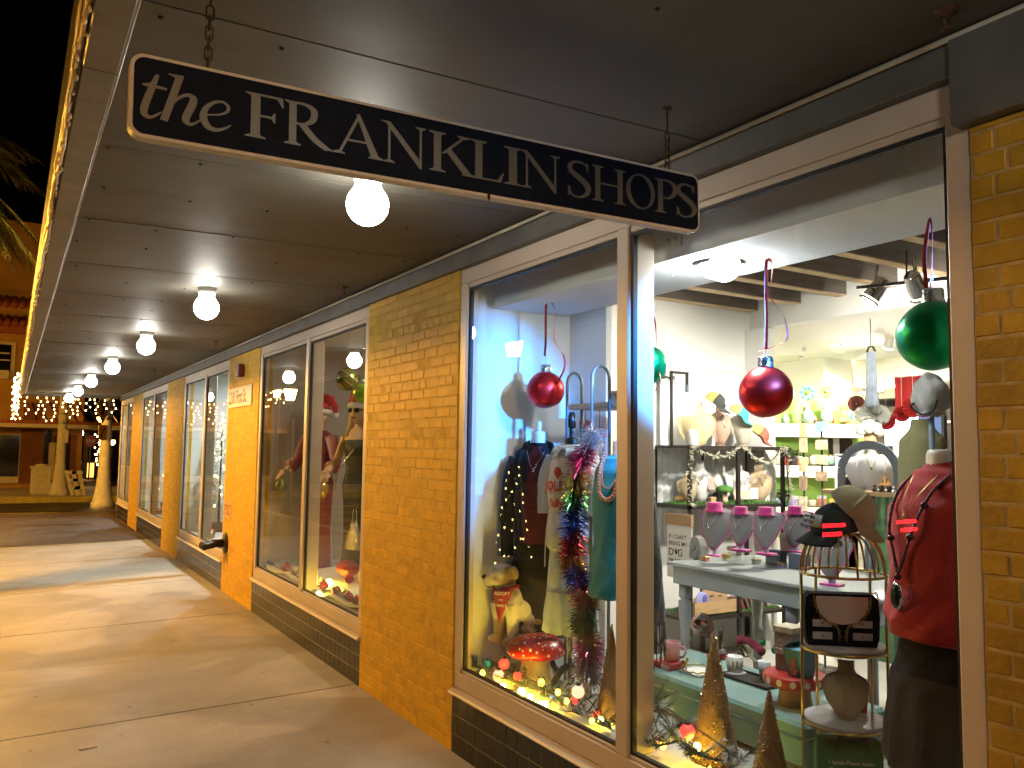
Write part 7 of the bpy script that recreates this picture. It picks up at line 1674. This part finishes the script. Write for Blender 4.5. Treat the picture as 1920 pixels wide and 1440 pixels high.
def mannequin(label,c,legmat,topmat,hat,gown,face,H=1.62,arms=()):
    """standing window mannequin: one continuous body, clothes as parts"""
    c=V(c); z0=.42; t=thing('mannequin',label,'mannequin',(c.x,c.y,z0),'mannequins in the second window')
    f=V(face).normalized(); s_=V((-f.y,f.x,0)); h=H
    def P_(a,b,z): return c+s_*(a*h)+f*(b*h)+V((0,0,z0-c.z+z*h))
    m=MB()
    m.ell(P_(0,.012,.925),.047*h,.047*h,.066*h,18,14); m.tube([P_(0,0,.885),P_(0,-.005,.82)],[.027*h,.034*h],12)
    R=[]
    for z,w,d in((.50,.075,.055),(.54,.088,.06),(.60,.068,.048),(.66,.07,.05),(.72,.085,.062),(.78,.092,.05),(.82,.078,.036),(.84,.04,.03)):
        R.append([P_(w*math.cos(a),d*math.sin(a),z) for a in [2*PI*k/20 for k in range(20)]])
    m.loft(R)
    for sg in(-1,1): m.tube([P_(sg*.042,0,.52),P_(sg*.042,.006,.30),P_(sg*.04,-.006,.12),P_(sg*.04,0,.02)],[.046*h,.034*h,.026*h,.018*h],12); m.ell(P_(sg*.04,.03,.012),.02*h,.042*h,.014*h,10,6)
    m.ell(P_(0,.058,.918),.009*h,.012*h,.014*h,8,6); 
    for sg in (-1,1): m.ell(P_(sg*.047,.006,.922),.006*h,.01*h,.016*h,8,6)
    for sg,el,ha in arms:
        sh=P_(sg*.092,0,.795); e=P_(*el); w=P_(*ha); m.tube([sh,e,w],[.026*h,.021*h,.014*h],10)
        d=(w-e).normalized(); q=w+d*.025*h; m.ell(q,.016*h,.016*h,.022*h,10,8)
        pd=d.cross(V((0,0,1))).normalized()
        for j,(o_,L_) in enumerate(((-.018,.034),(-.006,.042),(.006,.040),(.017,.03))): a=q+pd*o_*h+d*.012*h; m.tube([a,a+d*L_*h*.55+V((0,0,-.004*h)),a+d*L_*h*.8+V((0,0,-.022*h))],[.0062*h,.0056*h,.004*h],6)
        m.tube([q+pd*.018*h*sg,q+pd*.03*h*sg+d*.018*h+V((0,0,-.006*h))],[.0065*h,.005*h],6)
    o=m.build('body',M['mskin'],t); remesh(o,.007,3)
    return t,P_,f,s_,h
def lips_eyes(t,P_,h,glasses):
    m=MB(); m.ell(P_(0,.058,.892),.014*h,.006*h,.005*h,10,6); m.build('lips',mk('lip_red',(.3,.04,.03),.4),t)
    if glasses:
        m=MB()
        for sg in(-1,1): m.ell(P_(sg*.02,.054,.932),.018*h,.008*h,.013*h,12,8); m.tube([P_(sg*.036,.05,.935),P_(sg*.048,.0,.93)],.0025*h,5)
        m.build('sunglasses',M['blackform'],t)
    else:
        m=MB()
        for sg in(-1,1): m.ell(P_(sg*.02,.054,.932),.007*h,.004*h,.004*h,8,6)
        m.build('eyes',M['screw'],t)
def mgar(t,P_,name,mat,rows,n=36):
    m=MB(); R=[]
    for z,w,d,amp,k in rows: R.append([P_(w*math.cos(a)*(1+amp*math.cos(k*a)),d*math.sin(a)*(1+amp*math.cos(k*a)),z) for a in [2*PI*j/n for j in range(n)]])
    m.loft(R,cap=False); return m.build(name,mat,t)
def santa(t,P_,h,tipside):
    m=MB(); m.tube(bez([P_(0,.0,.955),P_(0,-.005,1.0),P_(tipside*.02,-.02,1.035),P_(tipside*.075,-.03,1.0),P_(tipside*.085,-.035,.95)],5),[.055*h]*5+[.05*h]*5+[.036*h]*4+[.022*h]*4+[.014*h]*3,16); m.build('santa_hat',mk('santa_red',(.42,.02,.02),.85,sheen=.5),t)
    m=MB(); m.tube([P_(.054*math.cos(a),.054*math.sin(a),.955+.006*math.sin(a)) for a in [2*PI*k/20 for k in range(20)]],.017*h,10,closed=True); m.ell(P_(tipside*.087,-.035,.935),.02*h,.02*h,.02*h,12,8); m.build('fur_trim',mk('white_fur',(.72,.70,.66),.95,bump=(60,.8)),t)
SEQ=mk('black_sequin_gown',(.008,.010,.008),.25,var=(120,.9),bump=(260,1.0)); REDV=mk('red_velvet_suit',(.17,.008,.010),.5,sheen=.7,var=(25,.5))
c2=at(672,900,X=2.62)
t,P_,f,s_,h=mannequin('mannequin in a santa hat, dark glasses and black sequin gown',(c2.x,c2.y,.42),None,None,1,1,(-.85,-.5,0),1.62,((-1,(-.13,.03,.66),(-.10,.13,.60)),(1,(.13,.0,.65),(.14,.06,.53))))
lips_eyes(t,P_,h,True); santa(t,P_,h,-1)
mgar(t,P_,'black_gown',SEQ,[(.10,.085,.07,.05,7),(.25,.075,.06,.03,7),(.42,.085,.065,.02,6),(.53,.096,.068,.01,5),(.61,.076,.056,.0,5),(.68,.079,.06,0,5),(.74,.092,.072,0,5),(.775,.085,.068,0,5)])
m=MB(); m.tube([P_(.055*math.cos(a),-.012+.052*math.sin(a),.93-.10*k/1) for k in (0,) for a in [PI*1.02,PI*1.25,PI*1.5,PI*1.75,PI*1.98]],.014*h,8); 
for sg in(-1,1): m.tube(bez([P_(sg*.048,-.01,.955),P_(sg*.056,.0,.90),P_(sg*.055,.01,.85),P_(sg*.06,.03,.79)],4),[.016*h]*13,8)
m.build('blonde_hair',mk('blonde_hair',(.50,.36,.16),.5,bump=(90,.5)),t)
m=MB(); m.tube(bez([P_(.06,.02,.81),P_(.0,.075,.70),P_(-.08,.075,.60),P_(-.1,.07,.5)],8),.006,6); m.build('silver_strap',M['foil'],t)
c3=at(598,900,X=2.58)
t,P_,f,s_,h=mannequin('mannequin in a red velvet trouser suit holding striped ornaments',(c3.x,c3.y,.42),None,None,1,1,(-.85,-.5,0),1.60,((-1,(-.15,.02,.66),(-.17,.11,.60)),(1,(.15,.03,.66),(.16,.13,.60))))
lips_eyes(t,P_,h,False); santa(t,P_,h,1)
mgar(t,P_,'velvet_jacket',REDV,[(.52,.11,.078,.04,6),(.60,.08,.06,.02,6),(.70,.088,.066,.01,5),(.77,.10,.062,0,5),(.82,.085,.045,0,5),(.845,.045,.036,0,5)])
for sg in(-1,1):
    m=MB(); m.tube([P_(sg*.095,0,.80),P_(sg*.15,.02,.66),P_(sg*.163,.08,.62)],[.045*h,.036*h,.046*h],12); m.build('puff_sleeve',REDV,t)
    mgar(t,lambda a,b,z,sg=sg:P_(a+sg*.045,b,z),'trouser_leg',REDV,[(.02,.062,.058,.05,7),(.25,.05,.047,.03,6),(.45,.056,.056,.02,5),(.54,.06,.064,0,5)])
m=MB(); m.tube([P_(.086*math.cos(a),.064*math.sin(a),.535) for a in [2*PI*k/24 for k in range(24)]],.018*h,8,closed=True); m.build('sequin_belt',M['foil'],t)
for sg,l in((-1,'striped drop ornament hanging from the red mannequin\'s far hand'),(1,'gold and red drop ornament hanging from the red mannequin\'s near hand')):
    b=P_(sg*(.165),.15,.575); t2=thing('drop_ornament',l,'ornament',b+V((0,0,-.24)))
    m=MB(); m.lathe([(0,-.24),(.012,-.22),(.05,-.15),(.058,-.11),(.05,-.08),(.022,-.05),(.018,-.03),(0,-.028)],b,18); m.build('ornament_body',stripes('drop_stripe_%d'%sg,(.05,.2,.05) if sg<0 else (.5,.35,.08),(.35,.03,.02),16,(0,PI/2,0)),t2); m=MB(); m.tube([b+V((0,0,-.03)),b],.002,5); m.lathe([(.02,-.035),(.018,-.02),(0,-.018)],b,10); m.build('ornament_cap',M['gold'],t2)
# floor goods of the second window
sn=MB(); rows=[[V((2.2+1.1*i/10,5.5+2.85*j/24,.421+.03*max(0,math.sin(i*.9+j*.5))+.02*math.sin(j*1.1)+.02)) for j in range(25)] for i in range(11)]; sn.thick(rows,(0,0,-.015)); tag(sn.build('snow_blanket',mk('cotton_snow',(.70,.70,.70),.95,bump=(50,.7))),'white cotton snow blanket spread over the second window floor','blanket')
t=thing('low_bench','low tan draped bench on the snow blanket in the second window','bench',at(555,1040,X=2.75))
a=at(522,1050,X=2.7); m=MB(); m.bbox(2.62,a.y-1.0,.46,2.9,a.y,.62,.03); m.build('bench_body',mk('tan_drape',(.30,.22,.10),.8,var=(5,.3)),t)
a=at(660,1045,X=2.7); t=thing('white_gift_cube','white gift cube standing by the pier in the second window','box',a); m=MB(); m.bbox(2.68,a.y-.11,.46,2.88,a.y+.11,.72,.006); m.build('cube_body',M['white'],t); m=MB(); m.box(2.677,a.y-.112,.58,2.6795,a.y+.112,.60); m.build('cube_ribbon',M['foil'],t)
p=at(664,1000,X=2.55); t=thing('silver_bag','silver glitter bag hanging from the black gown mannequin','bag',p); m=MB(); R=[[p+V((math.cos(a)*w*.4,math.sin(a)*w,z)) for a in [2*PI*j/16 for j in range(16)]] for z,w in((-.13,.14),(-.12,.15),(.0,.10),(.09,.055))]; m.loft(R); m.build('bag_body',mk('silver_glitter',(.62,.58,.48),.25,metal=.9,bump=(240,1.5)),t); m=MB(); m.tube(bez([p+V((0,.05,.09)),p+V((0,.03,.2)),p+V((0,-.03,.2)),p+V((0,-.05,.09))],5),.004,6); m.build('bag_handle',M['foil'],t)
p=at(652,1065,X=2.5); t=thing('red_glitter_parcel','large red glitter parcel on the snow in the second window','parcel',p); m=MB(); m.ell(p,.09,.16,.07,18,12); o=m.build('parcel_body',mk('red_glitter',(.40,.03,.02),.3,metal=.5,var=(60,.6),bump=(160,1)),t)
W2L=[gpt(px,py,2.2) for px,py in((487,1062),(505,1070),(525,1080),(545,1092),(560,1100),(585,1112),(605,1122),(625,1132),(645,1142),(662,1152))]
for p in W2L: p.z=.45; p.x=2.24
garland('green pine garland with red balls along the second window',W2L,13)
for k,(px,py) in enumerate(((500,1063),(537,1078),(607,1115),(631,1127),(653,1138),(668,1148),(655,1085))):
    p=at(px,py,X=2.26); q=9*mpp(p); p.z=max(p.z,.44+q); m=MB(); m.ell(p,q,q,q,14,10); m.lathe([(q*.25,q*.95),(q*.25,q*1.2),(0,q*1.25)],p,8); tag(m.build('red_ball',M['ballred'],origin=p),'dark red ball %s in the second window garland'%('at the far end','by the tan bench','left of the lit bulb','under the lit bulb','next nearest the pier','nearest the pier','lying behind the others on the snow')[k],'bauble')
light_string('short string of warm bulbs on the snow of the second window',[(617,1093,6,'yellow'),(598,1113,4,'yellow'),(640,1105,3,'dimyellow')],2.35)
# ------------------------------------------------------------------ third to fifth windows: teal rooms with lit trees
M['tealwall']=mk('teal_display_wall',(.10,.27,.27),.8,var=(1,.1))
for i,(a,b) in enumerate(WIN[2:]):
    wl=M['tealwall'] if i<2 else M['wallwhite']
    part('display_platform',M['floorwhite'],(GXI,a,.30,3.3,b,.418)); part('display_back_wall',wl,(3.3,a-.05,.3,3.35,b+.05,2.75)); part('display_side_wall',M['wallwhite'],(GXI+.02,b+.004,.30,3.29,b+.05,2.74),(GXI+.02,a-.05,.30,3.29,a-.004,2.74)); part('display_ceiling',M['ceilwhite'],(GXI+.01,a,2.66,3.29,b,2.72))
    ym=(a+b)/2; nm=('third','fourth','corner')[i]
    t=thing('recessed_light','small lit downlight in the %s window ceiling'%nm,'ceiling light',(2.8,ym,2.66)); m=MB(); m.lathe([(.06,2.6595),(.06,2.65),(0,2.648)],(2.8,ym,0),18); m.build('light_lens',emis('cool_downlight_%d'%i,(.85,.95,1),2600 if i<2 else 3500),t)
    m=MB(); m.lathe([(.062,2.6598),(.075,2.6598),(.072,2.65),(.062,2.648)],(2.8,ym,0),18,cap=False); m.build('light_trim',M['white'],t)
    if i<2:
        qt=at(408 if i==0 else 303,850,X=2.5); ty=qt.y; t=thing('lit_christmas_tree','slim silver Christmas tree with warm lights in the %s window'%nm,'Christmas tree',(2.55,ty,.42))
        m=MB(); rg=random.Random(i)
        for k in range(1500):
            fz=1-math.sqrt(rg.random()); an=rg.uniform(0,2*PI); q=.27*(1-fz)*rg.uniform(.5,1); p=V((2.55+q*math.cos(an),ty+q*math.sin(an),.55+1.45*fz)); d=V((math.cos(an),math.sin(an),rg.uniform(-.5,.5))).normalized(); w=d.orthogonal().normalized()*.007; m.add([p-w,p+w,p+d*.07],[(0,1,2)])
        m.build('branches',mk('silver_green_tree_%d'%i,(.30,.36,.30),.5),t); m=MB(); m.tube([(2.55,ty,.42),(2.55,ty,1.95)],[.02,.008],8); m.lathe([(.13,.42),(.14,.52),(.12,.54),(0,.53)],(2.55,ty,0),16); m.build('trunk',M['twig'],t)
        bulbs(t,[V((2.55+.27*(1-fz)*math.cos(k*2.4),ty+.27*(1-fz)*math.sin(k*2.4),.55+1.45*fz)) for k in range(46) for fz in (((k+.5)/46),)],.012,M['fairy'])
        p=V((2.42,at(365 if i==0 else 275,900,X=2.42).y,.42)); t=thing('poinsettia','red poinsettia in a gold glitter pot in the %s window'%nm,'plant',p); m=MB(); m.lathe([(.1,0),(.13,.2),(.12,.21),(0,.2)],p,16); m.build('gold_pot',M['glitterbase'],t)
        m=MB(); rg=random.Random(i+30)
        for k in range(90): an=rg.uniform(0,2*PI); q=rg.uniform(.02,.26); c_=p+V((q*math.cos(an),q*math.sin(an),.36-q*.45+rg.uniform(0,.06))); u=V((math.cos(an),math.sin(an),rg.uniform(-.3,.3))); v=V((-math.sin(an),math.cos(an),0)); m.add([c_-u*.05,c_+v*.028,c_+u*.07,c_-v*.028],[(0,1,2,3)])
        m.build('red_bracts',mk('red_bract_%d'%i,(.33,.02,.02),.6),t)
        for k in range(5):
            c_=V((2.25+.07*(k%3),a+.5+.3*k,.47)); m=MB(); m.ell(c_,.05,.05,.05,14,10); m.lathe([(.014,.048),(.014,.062),(0,.064)],c_,8); tag(m.build('gold_ball',mk('copper_ball_%d_%d'%(i,k),((.5,.25,.12),(.45,.06,.04),(.6,.55,.5))[k%3],.25,metal=.8),origin=c_),'%s ball on the %s window floor, %s from the near end'%(('copper','red','silver')[k%3],nm,('first','second','third','fourth','fifth')[k]),'bauble')
# ------------------------------------------------------------------ parked car at the kerb (mirrored in the window)
M['carpaint']=mk('dark_car_paint',(.010,.011,.014),.18,coat=1.0)
M['tyre']=mk('black_tyre',(.012,.012,.012),.85)
t=thing('parked_car','dark parked car with glowing red tail lamps, mirrored over the caps in the window','car',(-3.15,7.4,-.24))
g0=-.24; cxm=-3.15; ya=5.33
def sec(y,zb,zt,hw,zs=None,tw=None):
    """car cross section at y: belt half width hw, roof half width tw"""
    tw=tw if tw is not None else hw*.96; zs=zs if zs is not None else (zb+zt)/2
    return [V((cxm+a,ya+y,g0+z)) for a,z in ((-hw*.9,zb),(-hw,zb+.12),(-hw,zs),(-tw,zt-.03),(-tw*.85,zt),(tw*.85,zt),(tw,zt-.03),(hw,zs),(hw,zb+.12),(hw*.9,zb))]
m=MB(); m.loft([sec(0,.42,.86,.72),sec(.05,.34,.96,.80),sec(.5,.26,1.0,.83),sec(1.6,.24,.98,.84),sec(2.9,.24,.96,.84),sec(3.7,.26,.88,.82),sec(4.1,.34,.76,.76),sec(4.2,.42,.66,.66)]); m.build('body',M['carpaint'],t)
m=MB(); m.loft([[V((cxm+a*w,ya+y,g0+z)) for a,z in((-1,zb),(-1,zb+.02),(-tp,zt-.03),(-tp*.9,zt),(tp*.9,zt),(tp,zt-.03),(1,zb+.02),(1,zb))] for y,w,zb,zt,tp in((.35,.70,.985,1.02,.95),(.95,.74,.98,1.36,.80),(1.5,.75,.97,1.42,.80),(2.2,.75,.96,1.41,.80),(2.6,.74,.955,1.32,.82),(3.15,.70,.93,.965,.95))]); m.build('cabin_glass',M['darkglass'],t)
m=MB(); m.thick([[V((cxm+a*.585,ya+y,g0+z+.006)) for a in(-1,-.5,0,.5,1)] for y,z in((.98,1.365),(1.5,1.422),(2.2,1.412),(2.56,1.33))],(0,0,.01)); m.build('roof',M['carpaint'],t)
TLM=emis('lit_tail_lamp',(1,.02,.03),28)
for s_ in(-1,1):
    m=MB(); m.bbox(cxm+s_*.40,ya-.012,g0+1.145,cxm+s_*.74,ya+.06,g0+1.185,.008); m.bbox(cxm+s_*.46,ya-.012,g0+1.06,cxm+s_*.74,ya+.06,g0+1.105,.008); m.build('tail_lamp',TLM,t)
    m=MB(); m.bbox(cxm+s_*.38,ya-.0,g0+.90,cxm+s_*.77,ya+.10,g0+1.20,.02); m.build('lamp_housing',M['darkglass'],t)
    for y in(.75,3.35):
        c=V((cxm+s_*.74,ya+y,g0+.31)); m=MB(); m.lathe([(.18,-.10),(.29,-.10),(.31,-.06),(.31,.06),(.29,.10),(.18,.10)],c,24,axis=(1,0,0)); w_=m.build('wheel',M['tyre'],t)
        m=MB(); m.lathe([(.19,.085*s_),(.17,.10*s_),(.05,.105*s_),(0,.107*s_)],c,12,axis=(1,0,0)); m.build('wheel_rim',M['foil'],w_)
# ------------------------------------------------------------------ more goods on the white shelves and the table
rg=random.Random(77)
PALC=[('cream',(.6,.52,.4)),('mint',(.3,.5,.4)),('coral',(.55,.2,.14)),('sky blue',(.25,.42,.55)),('mustard',(.5,.34,.06)),('lilac',(.36,.3,.5)),('white',(.7,.68,.64)),('olive',(.2,.22,.08)),('brown',(.2,.1,.05))]
PM={n:mk('goods_'+n.replace(' ','_'),c,.55,var=(26,.3)) for n,c in PALC}
used_=set()
for row,(ys,pxs,nm) in enumerate(((871,(1449,1488,1500,1514,1528,1545,1562),'second'),(947,(1447,1476,1490,1512,1530,1548),'lowest'))):
    for k,px in enumerate(pxs):
        n=PALC[(k*2+row*3)%9][0]; p=onsh(px,ys,.17); shape=('jar','card box','tin')[k%3]; h=rg.uniform(.07,.14); w=rg.uniform(.03,.045)
        t=thing('shelf_'+shape.replace(' ','_'),'%s %s on the %s white shelf, place %s of the row'%(n,shape,nm,('one','two','three','four','five','six','seven')[k]),shape,p)
        if k%3==1:
            m=MB(); m.bbox(p.x-w,p.y-w,p.z+.001,p.x+w,p.y+w,p.z+h,.004); m.build('box_body',PM[n],t); m=MB(); m.bbox(p.x-w*1.05,p.y-w*1.05,p.z+h*.72,p.x+w*1.05,p.y+w*1.05,p.z+h*1.02,.003); m.build('box_lid',PM['white'],t)
        else:
            m=MB(); m.lathe([(w*.8,.001),(w,.012),(w,h*.75),(w*.7,h*.9)],p,16); m.build('jar_body',PM[n],t); m=MB(); m.lathe([(w*.75,h*.9),(w*.75,h*1.02),(0,h*1.04)],p,16); m.build('jar_lid',M['gold' if k%2 else 'white'],t)
for k,(px,py,n,l) in enumerate(((1322,1052,'coral','tiny coral trinket box in front of the largest pink collared bust'),(1362,1048,'mustard','tiny mustard trinket box between the first two pink busts'),(1418,1058,'white','tiny white trinket box before the second riser'),(1466,1064,'lilac','tiny lilac trinket box before the third riser'))):
    p=at(px,py,Z=TZ); t=thing('trinket_box',l,'box',p); m=MB(); m.bbox(p.x-.018,p.y-.022,TZ+.0005,p.x+.018,p.y+.022,TZ+.02,.003); m.build('box_body',PM[n],t); m=MB(); m.bbox(p.x-.0195,p.y-.0235,TZ+.0203,p.x+.0195,p.y+.0235,TZ+.03,.003); m.build('box_lid',M['gold'],t)
# hanging paper butterflies on threads in the rear room
for k,(px,py) in enumerate(((1503,628),(1507,640),(1510,655),(1504,670),(1496,645),(1515,628))):
    p=at(px,py,X=7.0); q=mpp(p)*4.5; m=MB()
    for s_ in(-1,1): m.thick([[p+V((0,0,q*.6)),p+V((0,0,-q*.6))],[p+V((-.02,s_*q,q)),p+V((-.02,s_*q,-q*.7))]],(.003,0,0))
    m.tube([p+V((0,0,q*.5)),V((p.x,p.y,2.719))],.0015,4); tag(m.build('paper_butterfly',M['white']),'white paper butterfly hanging on a thread in the rear room','paper butterfly','paper butterflies hanging in the rear room')
